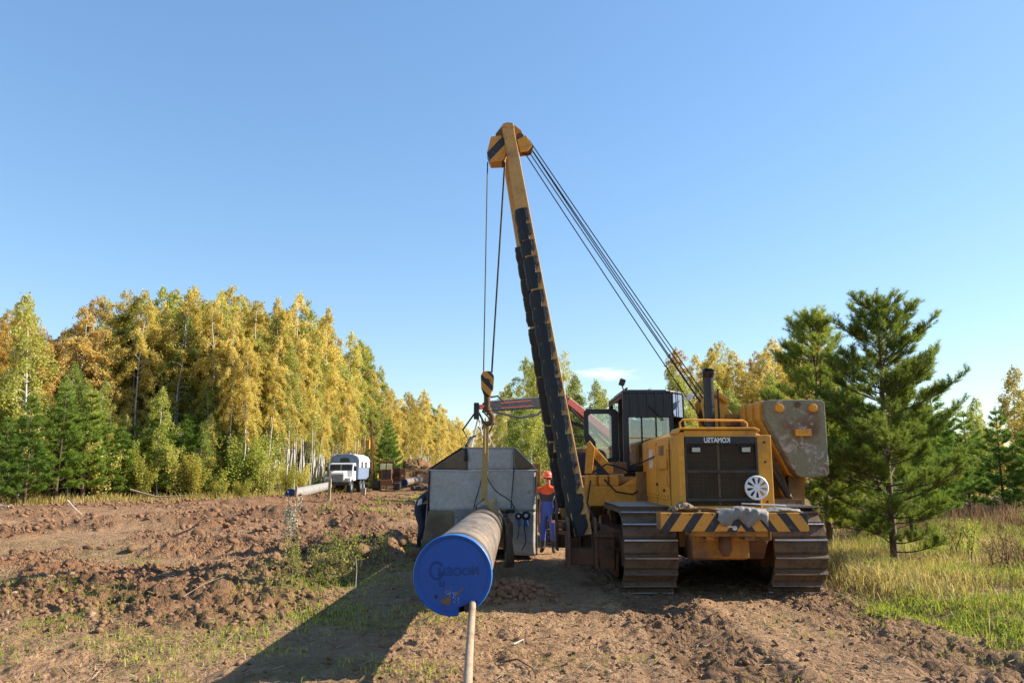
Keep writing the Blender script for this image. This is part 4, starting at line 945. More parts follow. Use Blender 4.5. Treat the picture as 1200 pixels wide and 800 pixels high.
mb = MB(); pts = []
for k in range(20):
    a = R(35 + k * 15.5); pts.append((PA.x - 0.155 + 0.062*math.cos(a), YC, PA.z + 0.040 + 0.078*math.sin(a)))
pts += [(PA.x - 0.092, YC, PA.z + 0.01), (PA.x - 0.14, YC, PA.z + 0.012)]
mb.tube(pts, 0.0085, 6); mb.tube([(PA.x-0.125, YC, PA.z-0.045), (PA.x-0.12, YC, PA.z-0.10), (PA.x-0.085, YC, PA.z-0.10), (PA.x-0.085, YC, PA.z-0.055)], 0.007, 6)
mb.build('emblem', 'emboss_blue', cap)
def stroke(pts, r=0.0026):
    m_ = MB(); m_.tube([(PA.x + x, YC + 0.0005, PA.z + z) for x, z in pts], r, 4); return m_
ch = MB()
for s in ([(-.05,-.14),(-.07,-.155),(-.055,-.175),(-.03,-.165)], [(-.035,-.15),(-.015,-.165),(-.03,-.19),(-.045,-.175),(-.015,-.165)], [(.0,-.155),(.015,-.185),(.005,-.21)], [(.012,-.17),(.035,-.155),(.03,-.19)],
          [(.0,-.215),(.02,-.2),(.03,-.225),(.005,-.245),(.035,-.25)], [(.045,-.2),(.06,-.215),(.045,-.235),(.065,-.25),(.05,-.265)]):
    q = stroke(s); ch.add(q.v, q.f)
ch.build('chalk_writing', 'chalk', cap)
mb = MB(); mb.prism([(PA.x-.12, PA.z-.235), (PA.x-.04, PA.z-.19), (PA.x-.015, PA.z-.20), (PA.x-.02, PA.z-.24), (PA.x-.03, PA.z-.275), (PA.x-.09, PA.z-.265)], 'y', YC-.0005, YC+.0012)
mb.prism([(PA.x+.01, PA.z-.175), (PA.x+.075, PA.z-.14), (PA.x+.10, PA.z-.105), (PA.x+.09, PA.z-.145), (PA.x+.05, PA.z-.185)], 'y', YC-.0005, YC+.0012); mb.build('mud_smear', 'mud', cap)
mb = MB(); mb.cyl((PA.x-.155, YC-.001, PA.z-.20), (PA.x-.155, YC+.002, PA.z-.20), 0.017, n=16); mb.build('bung_hole', 'eye', cap)
mb = MB(); mb.prism([(PA.x+.095, PA.z-.225), (PA.x+.15, PA.z-.20), (PA.x+.20, PA.z-.30), (PA.x+.12, PA.z-.345)], 'y', PA.y+.004, PA.y+.01); mb.build('notch_shade_plate', 'eye', cap)  # dark plate behind the notch, stands in for shade inside the pipe

# wooden pole poking out of the cap down to the ground
pole = MB(); a_, b_ = Vector((PA.x + 0.155, 8.6, 0.80)), Vector((-0.265, 4.35, 0.05))
pole.tube([a_.lerp(b_, t) + Vector((0.004*math.sin(t*9), 0, 0.004*math.sin(t*7))) for t in np.linspace(0, 1, 16)], [0.030 + 0.007*t for t in np.linspace(0, 1, 16)], 12)
po = pole.build('wooden_pole', 'wood', None, origin=(-0.3, 4.35, 0.0), smooth=True); tag(po, 'bare round wooden pole sticking out of the blue pipe cap', 'pole')

# sling: a web strap from the hook and a canvas towel round the pipe
sg = thing('lifting_sling', 'tan webbing sling with canvas towel wrapped round the pipe', 'sling', (-0.53, 14.6, 0.0))
c = pipe_at(14.6)
ap = Vector((-0.525, 14.6, 1.36))
mb = MB(); mb.beam((HB.x - 0.01, 14.6, 2.80), ap + Vector((0, 0, -0.03)), 0.105, 0.02, 0.12, 0.02, up=(0, 1, 0)); mb.build('web_strap', 'strap', sg, bevel=0.004)
mb = MB(); mb.tube([(HB.x - 0.03, 14.58, 2.86), (HB.x - 0.035, 14.57, 2.6), (-0.51, 14.57, 2.2)], 0.012, 6); mb.build('rope_end', 'strap', sg)
def towel(side, parent):
    mb = MB(); rows = []
    path = [(ap.x + side*0.005, ap.z), (c.x + side*0.14, 1.24 if side < 0 else 1.22)]
    for k in range(9):
        a = R(70 - k * 20); path.append((c.x + side*(PR+0.012)*math.cos(a), c.z + (PR+0.012)*math.sin(a)))
    w = [0.06] + [0.17] + [0.22]*9
    for (x, z), ww in zip(path, w): rows.append([(x, 14.6-ww, z), (x, 14.6-ww*0.33, z+0.008), (x, 14.6+ww*0.33, z-0.004), (x, 14.6+ww, z)])
    vs = [p for r_ in rows for p in r_]
    fs = [(i*4+j, i*4+j+1, (i+1)*4+j+1, (i+1)*4+j) for i in range(len(rows)-1) for j in range(3)]
    mb.add(vs, fs); o = mb.build('canvas_towel', 'canvas_brown', parent, smooth=True)
    s_ = o.modifiers.new('thick', 'SOLIDIFY'); s_.thickness = 0.014
    return o
towel(-1, sg); towel(1, sg)
# loose end of the towel hanging down on the right
mb = MB(); rows = []
for k, (x, z, w) in enumerate(((-0.14, 1.02, 0.10), (-0.11, 0.86, 0.16), (-0.08, 0.62, 0.22), (-0.05, 0.36, 0.27), (-0.03, 0.16, 0.30))):
    rows.append([(x + 0.05*math.sin(j*1.9 + k) + j*0.05*(k/4) - 0.02*k, 14.45 + (j-1.5)*w/1.6, z + 0.02*math.cos(j*2)) for j in range(5)])
vs = [p for r_ in rows for p in r_]; mb.add(vs, [(i*5+j, i*5+j+1, (i+1)*5+j+1, (i+1)*5+j) for i in range(4) for j in range(4)])
o = mb.build('towel_end', 'canvas_brown', sg, smooth=True); o.modifiers.new('thick', 'SOLIDIFY').thickness = 0.014
mb = MB(); mb.beam((-0.50, 14.36, 1.34), (-0.24, 14.40, 1.05), 0.02, 0.075, up=(0.6, 0, 0.8)); mb.build('towel_edge', 'strap', sg, bevel=0.004)

# ------------------------------------------------------------------ welding tent
TY = 17.0; tz = 0.06
tent = thing('welding_tent', 'grey and brown canvas welding tent over the pipe joint', 'tent', (-0.68, TY + 1.2, 0.0))
TL, TR, ZE, ZT = -1.80, 0.53, 1.90, 2.37
def tp(x, t=0.0): return x
mb = MB()
def cloth(name, poly, y, mat, nu=10, nv=8, amp=0.018, seed=1, thick=0.012, label=None):
    """a quad patch of cloth (4 corners: bl, br, tr, tl in x,z) with slack folds, standing at depth y"""
    bl, br, tr_, tl = [Vector((p[0], 0, p[1])) for p in poly]; vs = []; rr = random.Random(seed); ph = rr.uniform(0, 6)
    for j in range(nv+1):
        v = j/nv
        for i in range(nu+1):
            u = i/nu; p = bl.lerp(br, u).lerp(tl.lerp(tr_, u), v)
            off = amp*math.sin(p.x*7 + ph + 2*math.sin(p.z*3+ph)) * math.sin(math.pi*min(1, max(0, v))*0.9+0.1) + amp*0.6*math.sin(p.z*9 + p.x*4 + ph*2)
            vs.append((p.x, y + off, p.z))
    fs = [(j*(nu+1)+i, j*(nu+1)+i+1, (j+1)*(nu+1)+i+1, (j+1)*(nu+1)+i) for j in range(nv) for i in range(nu)]
    m_ = MB(); m_.add(vs, fs); o = m_.build(name, mat, tent, smooth=True); o.modifiers.new('thick', 'SOLIDIFY').thickness = thick
    if label: o['label'] = label
    return o
XL1, XL2, XR1 = -0.98, -0.95, 0.06
cloth('front_panel', [(TL+0.02, 1.02), (TR-0.02, 1.02), (TR, ZE), (TL, ZE)], TY, 'canvas_grey', 24, 10, 0.022, 1)
cloth('gable_panel', [(XL1, ZE-0.015), (XR1, ZE-0.015), (XR1, ZT), (XL1, ZT)], TY+0.012, 'canvas_grey', 10, 5, 0.008, 2)
cloth('gable_flap', [(TL, ZE), (XL1+0.01, ZE-0.02), (XL1+0.01, ZT), (XL1-0.12, ZT-0.02)], TY+0.004, 'canvas_brown', 8, 5, 0.012, 3, label='brown canvas triangle on the left of the roof')
cloth('gable_flap', [(XR1-0.01, ZE-0.02), (TR, ZE), (XR1+0.02, ZT-0.02), (XR1-0.01, ZT)], TY+0.004, 'canvas_brown', 8, 5, 0.012, 4, label='brown canvas triangle on the right of the roof')
cloth('lower_panel', [(0.0, 0.10), (TR-0.04, 0.08), (TR-0.02, 1.03), (-0.1, 1.03)], TY+0.014, 'canvas_grey', 8, 10, 0.02, 5)
cloth('front_flap', [(TL-0.20, 0.06), (-1.05, 0.06), (-1.22, 1.03), (TL+0.0, 1.03)], TY-0.035, 'canvas_brown', 10, 10, 0.03, 6, label='brown canvas flap hanging on the left')
cloth('collar_flap', [(-1.20, 0.55), (-0.74, 0.86), (-0.36, 1.06), (-1.25, 1.05)], TY-0.14, 'tarp', 10, 8, 0.05, 7, label='grey cloth gathered over the pipe')
cloth('collar_flap', [(-1.15, 0.15), (-0.86, 0.35), (-0.80, 0.95), (-1.26, 1.0)], TY-0.08, 'canvas_brown', 6, 8, 0.05, 8)
cloth('collar_flap', [(-0.30, 0.3), (0.02, 0.10), (0.02, 1.02), (-0.30, 1.0)], TY+0.0, 'canvas_brown', 6, 8, 0.03, 9)
# body: side walls and the roof
D = 2.5
mb = MB(); mb.add([(TL, TY+.02, ZE), (TL, TY+D, ZE), (TL-0.12, TY+D, tz), (TL-0.12, TY+.02, tz)], [(0, 1, 2, 3)]); mb.build('side_wall', 'canvas_grey', tent).modifiers.new('thick', 'SOLIDIFY').thickness = 0.015
mb = MB(); mb.add([(TR, TY+.02, ZE), (TR, TY+D, ZE), (TR-0.03, TY+D, tz), (TR-0.03, TY+.02, tz)], [(0, 1, 2, 3)]); mb.build('side_wall', 'canvas_grey', tent).modifiers.new('thick', 'SOLIDIFY').thickness = 0.015
mb = MB(); mb.add([(TL-.05, TY-.01, ZE-.01), (TL-.05, TY+D, ZE-.01), (XL1-0.12, TY+D, ZT+.01), (XL1-0.12, TY-.01, ZT+.01)], [(0, 1, 2, 3)]); mb.build('roof_slope', 'canvas_brown', tent).modifiers.new('thick', 'SOLIDIFY').thickness = 0.015
mb = MB(); mb.add([(TR+.03, TY-.01, ZE-.02), (TR+.03, TY+D, ZE-.02), (XR1+0.0, TY+D, ZT+.012), (XR1+0.0, TY-.01, ZT+.012)], [(0, 1, 2, 3)]); mb.build('roof_slope', 'white_paint_and_sunlit_canvas', tent).modifiers.new('thick', 'SOLIDIFY').thickness = 0.015  # right slope coloured white to stand for sunlight on the roof edge
mb = MB(); mb.box(XL1-0.12, XR1, TY-.01, TY+D, ZT, ZT+0.02); mb.build('roof_top', 'canvas_grey', tent)
mb = MB(); mb.prism([(TL, tz), (TR, tz), (TR, ZE), (XR1, ZT), (XL1-.1, ZT), (TL, ZE)], 'y', TY+D-.02, TY+D); mb.build('rear_wall', 'canvas_grey', tent)
for x, z in ((TL, ZE), (TR, ZE)):
    mb = MB(); mb.tube([(x, TY-0.02, z), (x - (0.0 if x > 0 else 0.05), TY-0.02, 0.1)], 0.018, 6); mb.build('tent_pole', 'steel_dark', tent)
mb = MB(); mb.tube([(TL-0.02, TY-0.03, ZE-0.005), (XL1, TY-0.03, ZE-0.02), (TR, TY-0.03, ZE-0.01)], 0.012, 6); mb.build('seam_rail', 'reflect', tent)
# hoses, wires and gauges on the front
for pts in ([(-0.62, 2.1), (-0.66, 1.7), (-0.80, 1.2), (-0.82, 0.98), (-0.72, 0.90)], [(-0.55, 1.75), (-0.35, 1.45), (-0.05, 1.25), (0.05, 1.05), (-0.12, 0.98)], [(0.05, 2.3), (0.04, 1.9), (0.0, 1.4), (-0.02, 1.08)],
            [(0.14, 0.9), (0.16, 0.7), (0.12, 0.45)], [(0.30, 0.95), (0.26, 0.7), (0.30, 0.4), (0.2, 0.2)]):
    mb = MB(); P = [Vector((x, TY-0.06, z)) for x, z in pts]
    # smooth the polyline
    Q = []
    for i in range(len(P)-1):
        for t in (0, .33, .66): 
            p0, p1, p2, p3 = P[max(i-1, 0)], P[i], P[i+1], P[min(i+2, len(P)-1)]
            Q.append(0.5*((2*p1) + (p2-p0)*t + (2*p0-5*p1+4*p2-p3)*t*t + (3*p1-p0-3*p2+p3)*t**3))
    Q.append(P[-1]); mb.tube(Q, 0.010, 6); mb.build('welding_lead', 'hose', tent, smooth=True)
for x, z, r in ((0.14, 0.92, 0.075), (0.30, 0.93, 0.095)):
    mb = MB(); mb.lathe([(0.0, -0.05), (r*0.6, -0.05), (r*0.62, -0.035), (r, -0.03), (r, 0.02), (0.0, 0.02)], (x, TY-0.06, z), 'y', 20); g_ = mb.build('cable_reel', 'hose', tent, smooth=True)
    mb = MB(); mb.lathe([(0.0, -0.062), (r*0.4, -0.062), (r*0.4, -0.05)], (x, TY-0.06, z), 'y', 14); mb.build('reel_hub', 'reflect', g_, origin=parent_origin(tent))
    mb = MB(); mb.prism([(x-0.02, z-r-0.13), (x+0.06, z-r-0.12), (x+0.03, z-r+0.01), (x-0.03, z-r)], 'y', TY-0.10, TY-0.05); mb.build('reel_grip', 'gauge_blue', g_, origin=parent_origin(tent), bevel=0.01)
mb = MB(); mb.prism([(-0.14, 1.0), (0.06, 0.99), (0.07, 1.06), (-0.12, 1.06)], 'y', TY-0.10, TY-0.04); mb.build('lamp_bar', 'hose', tent, bevel=0.012)
mb = MB(); mb.prism([(-0.42, 1.20), (-0.36, 1.17), (-0.33, 1.25), (-0.38, 1.30)], 'y', TY-0.08, TY-0.04); mb.build('valve', 'far_yellow', tent, bevel=0.01)

# ------------------------------------------------------------------ tractor with knuckle crane behind the pipelayer
ct = thing('crane_tractor', 'yellow crawler tractor with red and black knuckle crane arm behind the pipelayer', 'tractor', (2.4, 22.2, 0.0))
crawler(ct, 1.15, 0.5, 20.6, 23.4, 0.46, 0.40, -1, 0.2)
crawler(ct, 3.55, 0.5, 20.6, 23.4, 0.46, 0.40, 1, 0.2)
mb = MB(); mb.box(1.35, 3.35, 20.6, 23.9, 0.55, 1.0); mb.box(1.5, 3.2, 20.9, 22.3, 1.0, 1.75); mb.build('chassis', 'yellow_dirty', ct, bevel=0.03)
mb = MB(); mb.box(1.6, 3.1, 22.3, 23.7, 1.0, 2.55); mb.build('rear_cab', 'yellow_dirty', ct, bevel=0.05)
for x in (1.72, 2.42):
    mb = MB(); mb.box(x, x+0.6, 22.28, 22.305, 1.75, 2.4); mb.build('window', 'dark_glass', ct, bevel=0.01)
mb = MB(); mb.box(0.56, 0.74, 19.9, 20.25, 0.75, 2.08); mb.build('outrigger_post', 'yellow_dirty', ct, bevel=0.02)
mb = MB(); mb.box(0.58, 0.68, 19.885, 19.905, 1.45, 1.58); mb.build('post_latch', 'steel_dark', ct)
mb = MB(); mb.box(0.90, 1.30, 19.95, 20.25, 0.85, 1.75); 
for k in range(6): mb.box(0.92, 1.28, 19.93, 19.95, 0.92 + k*0.13, 0.97 + k*0.13)
mb.build('radiator_box', 'steel_dark', ct, bevel=0.01)
mb = MB(); mb.tube([(0.60, 20.0, 0.95), (0.60, 20.0, 1.3), (0.72, 20.0, 1.45)], 0.10, 12); mb.build('hose_reel', 'hose', ct, smooth=True)
mb = MB(); mb.box(0.5, 0.8, 19.8, 20.1, 0.55, 0.85); mb.build('tool_crate', 'rusty_orange', ct, bevel=0.02)
mb = MB(); mb.cyl((3.0, 20.4, 1.0), (3.0, 20.4, 2.55), 0.20, 0.16, n=18); mb.build('crane_column', 'red', ct, smooth=True)
J = Vector((1.35, 19.2, 3.62)); K = Vector((-0.78, 17.75, 3.33))
mb = MB(); mb.beam((3.0, 20.4, 2.45), J, 0.2, 0.26, 0.16, 0.2); mb.build('crane_boom', 'red', ct, bevel=0.02)
mb = MB(); mb.tube([(2.9, 20.3, 2.2), Vector((3.0, 20.4, 2.45)).lerp(J, 0.55) + Vector((0, 0, -0.22))], 0.055, 10); mb.tube([Vector((3.0, 20.4, 2.45)).lerp(J, 0.5) + Vector((0, 0, -0.24)), J + Vector((0.1, 0, -0.2))], 0.03, 8); mb.build('lift_ram', 'black_paint', ct, smooth=True)
mb = MB(); mb.beam(J, K.lerp(J, 0.10), 0.18, 0.31, 0.15, 0.25); mb.build('crane_jib', 'black_paint', ct, bevel=0.02)
for dz, w in ((0.06, 0.026), (-0.085, 0.022)):
    mb = MB(); mb.beam(J + Vector((-0.02, -0.095, dz)), K.lerp(J, 0.25) + Vector((-0.02, -0.085, dz*0.8)), 0.04, w); mb.build('jib_stripe', 'red', ct)
mb = MB(); mb.beam(K.lerp(J, 0.16), K, 0.10, 0.13, 0.09, 0.11); mb.build('jib_extension', 'red', ct, bevel=0.01)
mb = MB(); mb.beam(K + Vector((-0.04, 0, 0.1)), K + Vector((-0.04, 0, -0.28)), 0.12, 0.14, up=(0, 1, 0)); mb.build('jib_head', 'black_paint', ct, bevel=0.015)
mb = MB(); mb.tube([J.lerp(K, 0.2) + Vector((0, 0, -0.12)), J.lerp(K, 0.35) + Vector((0, -.05, -0.30)), J.lerp(K, 0.55) + Vector((0, -.05, -0.33)), J.lerp(K, 0.8) + Vector((0, -.05, -0.16)), K + Vector((0.1, 0, -0.1))], 0.03, 8); mb.build('crane_hose', 'hose', ct, smooth=True)
mb = MB(); mb.tube([K + Vector((0.1, -.05, 0.05)), K + Vector((0.25, -.05, 0.22)), K + Vector((0.45, -.05, 0.25)), K + Vector((0.6, 0, 0.12))], 0.02, 8); mb.build('crane_hose', 'hose', ct, smooth=True)
for a in ((0.0, -0.2, -0.55, 0.12), (0.12, -0.15, -0.6, 0.2), (-0.05, -0.3, -0.75, -0.25)):
    mb = MB(); mb.tube([K + Vector((a[0], -.02, -0.1)), K + Vector((a[0]+a[3]*1.2, -.03, (a[1]+a[2])/2)), K + Vector((a[0]+a[3]*0.6, -.02, a[2])), K + Vector((a[0], 0, a[2]+0.1))], 0.022, 8); mb.build('crane_hose', 'hose', ct, smooth=True)
mb = MB(); mb.tube([(1.0, 19.3, 3.1), (1.5, 19.3, 2.75), (1.9, 19.3, 2.7), (2.2, 19.3, 2.85)], 0.025, 8); mb.build('crane_hose', 'hose', ct, smooth=True)
mb = MB(); mb.tube([(0.95, 19.2, 3.25), (1.9, 19.6, 2.95)], 0.05, 8); mb.build('boom_ram', 'black_paint', ct, smooth=True)
# chains from the jib to the tent roof
ch = thing('lifting_chains', 'pale chains from the crane jib head down to the tent roof', 'chains', (K.x, K.y, 2.4))
for ex, ey, r in ((XL1 + 0.02, 18.1, 0.022), (-0.58, 17.3, 0.014), (-0.38, 18.8, 0.014), (-1.0, 19.2, 0.016)):
    mb = MB(); mb.tube([K + Vector((0, 0, -0.25)), (ex, ey, ZT + 0.02)], r, 6); mb.build('chain', 'reflect', ch)
mb = MB(); mb.tube([(XL1+0.05, 17.6, 2.62), (XL1-0.02, 17.05, 2.42), (XL1-0.03, 16.95, 2.1)], 0.04, 8); mb.build('chain_sleeve', 'hose', ch, smooth=True)

# ------------------------------------------------------------------ things lying on the bumper
hc = thing('wheel_cover', 'round white plastic wheel cover hung on the radiator grille', 'wheel cover', (3.60, YF-0.06, 1.62))
hx, hz, hy = 3.60, 1.625, YF - 0.055
mb = MB(); mb.lathe([(0.172, 0.02), (0.178, 0.0), (0.165, -0.012), (0.148, -0.008), (0.146, 0.012), (0.172, 0.02)], (hx, hy, hz), 'y', 40); mb.build('rim_ring', 'white_plastic', hc, smooth=True)
mb = MB(); mb.lathe([(0.0, -0.026), (0.03, -0.025), (0.05, -0.018), (0.052, 0.004), (0.0, 0.006)], (hx, hy, hz), 'y', 24); mb.build('hub', 'white_plastic', hc, smooth=True)
for k in range(9):
    a = 2*math.pi*k/9 + 0.2; ca, sa = math.cos(a), math.sin(a)
    mb = MB(); q = []
    for r, w in ((0.04, 0.013), (0.10, 0.018), (0.155, 0.033)):
        q.append((r, w))
    poly = [(hx + r*ca - w*sa, hz + r*sa + w*ca) for r, w in q] + [(hx + r*ca + w*sa, hz + r*sa - w*ca) for r, w in q[::-1]]
    mb.prism(poly, 'y', hy-0.014, hy+0.003); mb.build('spoke', 'white_plastic', hc, bevel=0.003)
mb = MB(); mb.cyl((3.66, YF-0.02, 1.29), (3.66, YF-0.02, 1.45), 0.016, n=8); mb.build('stake', 'far_yellow', hc)

def crumple(name, label, cx, cy, cz, lx, ly, hgt, mat, seed, drape=None, cat='cloth'):
    nu, nv = 34, 16; rr = np.random.default_rng(seed)
    u, v = np.meshgrid(np.linspace(-1, 1, nu), np.linspace(-1, 1, nv))
    X = cx + lx*u + 0.05*(fbm(u*3+seed, v*3, 1, 3, seed)-.5); Y = cy + ly*v + 0.05*(fbm(u*3, v*3+seed, 1, 3, seed+1)-.5)
    rad = np.clip(1.15 - np.hypot(u*(1+.3*np.sin(v*3+seed)), v), 0, 1)
    rid = 1 - np.abs(fbm(u*2.2+seed*3, v*1.6, 0.8, 3, seed+5)*2-1)
    Z = cz + 0.012 + hgt*np.sqrt(rad)*(0.3 + 0.9*rid)
    if drape is not None:
        over = np.clip((11.075 - Y), 0, 1); Z = Z - over*drape*(0.9+0.3*np.sin(u*7)); Y = np.where(over > 0, 11.06 - 0.02*np.abs(np.sin(u*9)), Y)
    V = np.stack([X, Y, Z], -1).reshape(-1, 3) - np.array([cx, cy, cz])
    i = np.arange(nv-1)[:, None]; j = np.arange(nu-1)[None, :]
    F = np.stack([i*nu+j, i*nu+j+1, (i+1)*nu+j+1, (i+1)*nu+j], -1).reshape(-1, 4)
    me = npmesh(name, V, F, mat, smooth=True); o = bpy.data.objects.new(name, me); C.objects.link(o); o.location = (cx, cy, cz)
    o.modifiers.new('thick', 'SOLIDIFY').thickness = 0.006
    return tag(o, label, cat)
crumple('crumpled_tarp', 'grey crumpled tarpaulin drooping over the middle of the striped bumper', 3.25, 11.16, 1.285, 0.36, 0.19, 0.07, 'tarp', 3, 1.7, 'tarpaulin')
crumple('folded_tarp', 'flat grey tarpaulin lying on the right end of the bumper', 3.86, 11.34, 1.285, 0.30, 0.15, 0.05, 'tarp', 9, None, 'tarpaulin')
crumple('rag_bundle', 'small dirty rag bundle on the left end of the bumper', 2.48, 11.34, 1.285, 0.20, 0.12, 0.12, 'canvas_brown', 14, None, 'rag')
mb = MB(); mb.tube([(2.55, 11.16, 1.33), (2.75, 11.14, 1.345), (2.9, 11.15, 1.32), (3.05, 11.2, 1.31), (3.2, 11.3, 1.31)], 0.02, 8); o = mb.build('bent_hose', 'rust', None, origin=(2.8, 11.15, 1.29), smooth=True); tag(o, 'short rusty bent hose lying along the bumper edge', 'hose')
mb = MB(); mb.tube([(3.35, 11.45, 1.40), (3.98, 11.40, 1.37)], 0.011, 8); o = mb.build('thin_rod', 'reflect', None, origin=(3.6, 11.4, 1.38), smooth=True); tag(o, 'thin pale rod lying across the tarpaulin on the bumper', 'rod')

# ------------------------------------------------------------------ workers
def person(label, loc, rotz, joints, zone, helmet=True, bent=False):
    """joints: dict name -> (pos, radius); built in local space facing -y, then skinned into one surface"""
    edges = [('pelvis','waist'),('waist','chest'),('chest','neck0'),('neck0','neck1'),('neck1','head0'),('head0','head1'),
             ('chest','shL'),('shL','elL'),('elL','wrL'),('wrL','paL'),('chest','shR'),('shR','elR'),('elR','wrR'),('wrR','paR'),
             ('pelvis','hipL'),('hipL','knL'),('knL','anL'),('anL','toL'),('pelvis','hipR'),('hipR','knR'),('knR','anR'),('anR','toR')]
    J = dict(joints)
    for s in 'LR':
        p = Vector(J['pa'+s][0]); w = Vector(J['wr'+s][0]); d = (p - w).normalized(); sd_ = Vector((0, -1, 0)); sd_ = (sd_ - d*sd_.dot(d)).normalized(); ot = d.cross(sd_)
        for k, (off, ln_) in enumerate(((0.030, 0.075), (0.010, 0.085), (-0.010, 0.080), (-0.029, 0.062))):
            a = p + sd_*off + d*0.03; m_ = a + d*ln_*0.55 + ot*0.006; e = a + d*ln_ + ot*0.022*(1 if s == 'L' else -1)
            J[f'f{k}a{s}'] = (a, 0.0095); J[f'f{k}b{s}'] = (m_, 0.0088); J[f'f{k}c{s}'] = (e, 0.0075)
            edges += [('pa'+s, f'f{k}a{s}'), (f'f{k}a{s}', f'f{k}b{s}'), (f'f{k}b{s}', f'f{k}c{s}')]
        a = p + sd_*0.045 - d*0.015; e = a + d*0.05 + sd_*0.02
        J['tha'+s] = (a, 0.011); J['thb'+s] = (e, 0.009); edges += [('pa'+s, 'tha'+s), ('tha'+s, 'thb'+s)]
    names = list(J); idx = {k: i for i, k in enumerate(names)}
    me = bpy.data.meshes.new('person'); me.from_pydata([tuple(J[k][0]) for k in names], [(idx[a], idx[b_]) for a, b_ in edges], [])
    o = bpy.data.objects.new('person', me); C.objects.link(o)
    sk = o.modifiers.new('skin', 'SKIN'); sk.use_smooth_shade = True
    for i, k in enumerate(names):
        r = J[k][1]; sv = me.skin_vertices[0].data[i]; sv.radius = r if isinstance(r, tuple) else (r, r); sv.use_root = (k == 'pelvis')
    o.modifiers.new('sub', 'SUBSURF').levels = 1; o.modifiers['sub'].render_levels = 1
    dg = bpy.context.evaluated_depsgraph_get(); m2 = bpy.data.meshes.new_from_object(o.evaluated_get(dg))
    bpy.data.objects.remove(o); bpy.data.meshes.remove(me)
    m2.name = 'person'; m2.materials.clear()
    mats = ['skin', 'navy', 'orange_hi', 'reflect', 'blue_cloth', 'boot']
    for q in mats: m2.materials.append(M[q])
    ob = bpy.data.objects.new('person', m2); C.objects.link(ob); ob.location = loc; ob.rotation_euler = (0, 0, rotz)
    segs = [(a, b_, Vector(J[a][0]), Vector(J[b_][0])) for a, b_ in edges]
    for p in m2.polygons:
        c = p.center; best = None
        for a, b_, A, B in segs:
            ab = B - A; t = max(0, min(1, (c - A).dot(ab) / max(ab.length_squared, 1e-9))); dd = (A + ab*t - c).length
            if best is None or dd < best[0]: best = (dd, a, b_, t)
        p.material_index = mats.index(zone(c, best[1], best[2], best[3])); p.use_smooth = True
    tag(ob, label, 'person', 'workers')
    # head details as children
    h0, h1 = Vector(J['head0'][0]), Vector(J['head1'][0]); up = (h1 - h0).normalized(); fw = Vector((0, -1, 0)); fw = (fw - up*fw.dot(up)).normalized(); rt = fw.cross(up)
    def child(name, mb, mat, **k):
        x = mb.build(name, mat, None, origin=(0, 0, 0), **k); x.parent = ob; return x
    mid = h0 + up*0.055
    for s in (-1, 1):
        mb = MB(); mb.cyl(mid + fw*0.082 + rt*s*0.032, mid + fw*0.094 + rt*s*0.032, 0.011, 0.006, 8); child('eye', mb, 'eye')
        mb = MB(); mb.cyl(mid + rt*s*0.078 - up*0.01, mid + rt*s*0.098 - up*0.005 - fw*0.015, 0.026, 0.02, 8); child('ear', mb, 'skin')
    mb = MB(); mb.tube([mid + fw*0.085, mid + fw*0.105 - up*0.03, mid + fw*0.09 - up*0.042], [0.009, 0.016, 0.012], 8); child('nose', mb, 'skin')
    mb = MB(); mb.beam(mid + fw*0.088 - up*0.068 - rt*0.024, mid + fw*0.088 - up*0.068 + rt*0.024, 0.008, 0.01); child('mouth', mb, 'eye')
    if helmet:
        mb = MB(); vs = []; fs = []; prof = [(0.150, 0.0), (0.122, 0.006), (0.120, 0.03), (0.112, 0.07), (0.085, 0.11), (0.045, 0.13), (0.0, 0.136)]; n = 24
        base = h0 + up*0.085
        for k, (r, h) in enumerate(prof):
            for j in range(n):
                a = 2*math.pi*j/n; brim = 0.045*max(0, math.cos(a)) if k == 0 else 0
                vs.append(base + up*(h - (0.012*max(0, math.cos(a)) if k == 0 else 0)) + fw*((r + brim)*math.cos(a)*1.08) + rt*(r*math.sin(a)*0.95))
        for i in range(len(prof)-1):
            for j in range(n): fs.append((i*n+j, i*n+(j+1) % n, (i+1)*n+(j+1) % n, (i+1)*n+j))
        mb.add(vs, fs); hm = child('helmet', mb, 'helmet', smooth=True); hm.modifiers.new('thick', 'SOLIDIFY').thickness = 0.006
        mb = MB(); mb.tube([base + up*0.137 + fw*0.0, base + up*0.12 + fw*0.06, base + up*0.07 + fw*0.118], 0.01, 6); child('helmet_ridge', mb, 'helmet')
    return ob

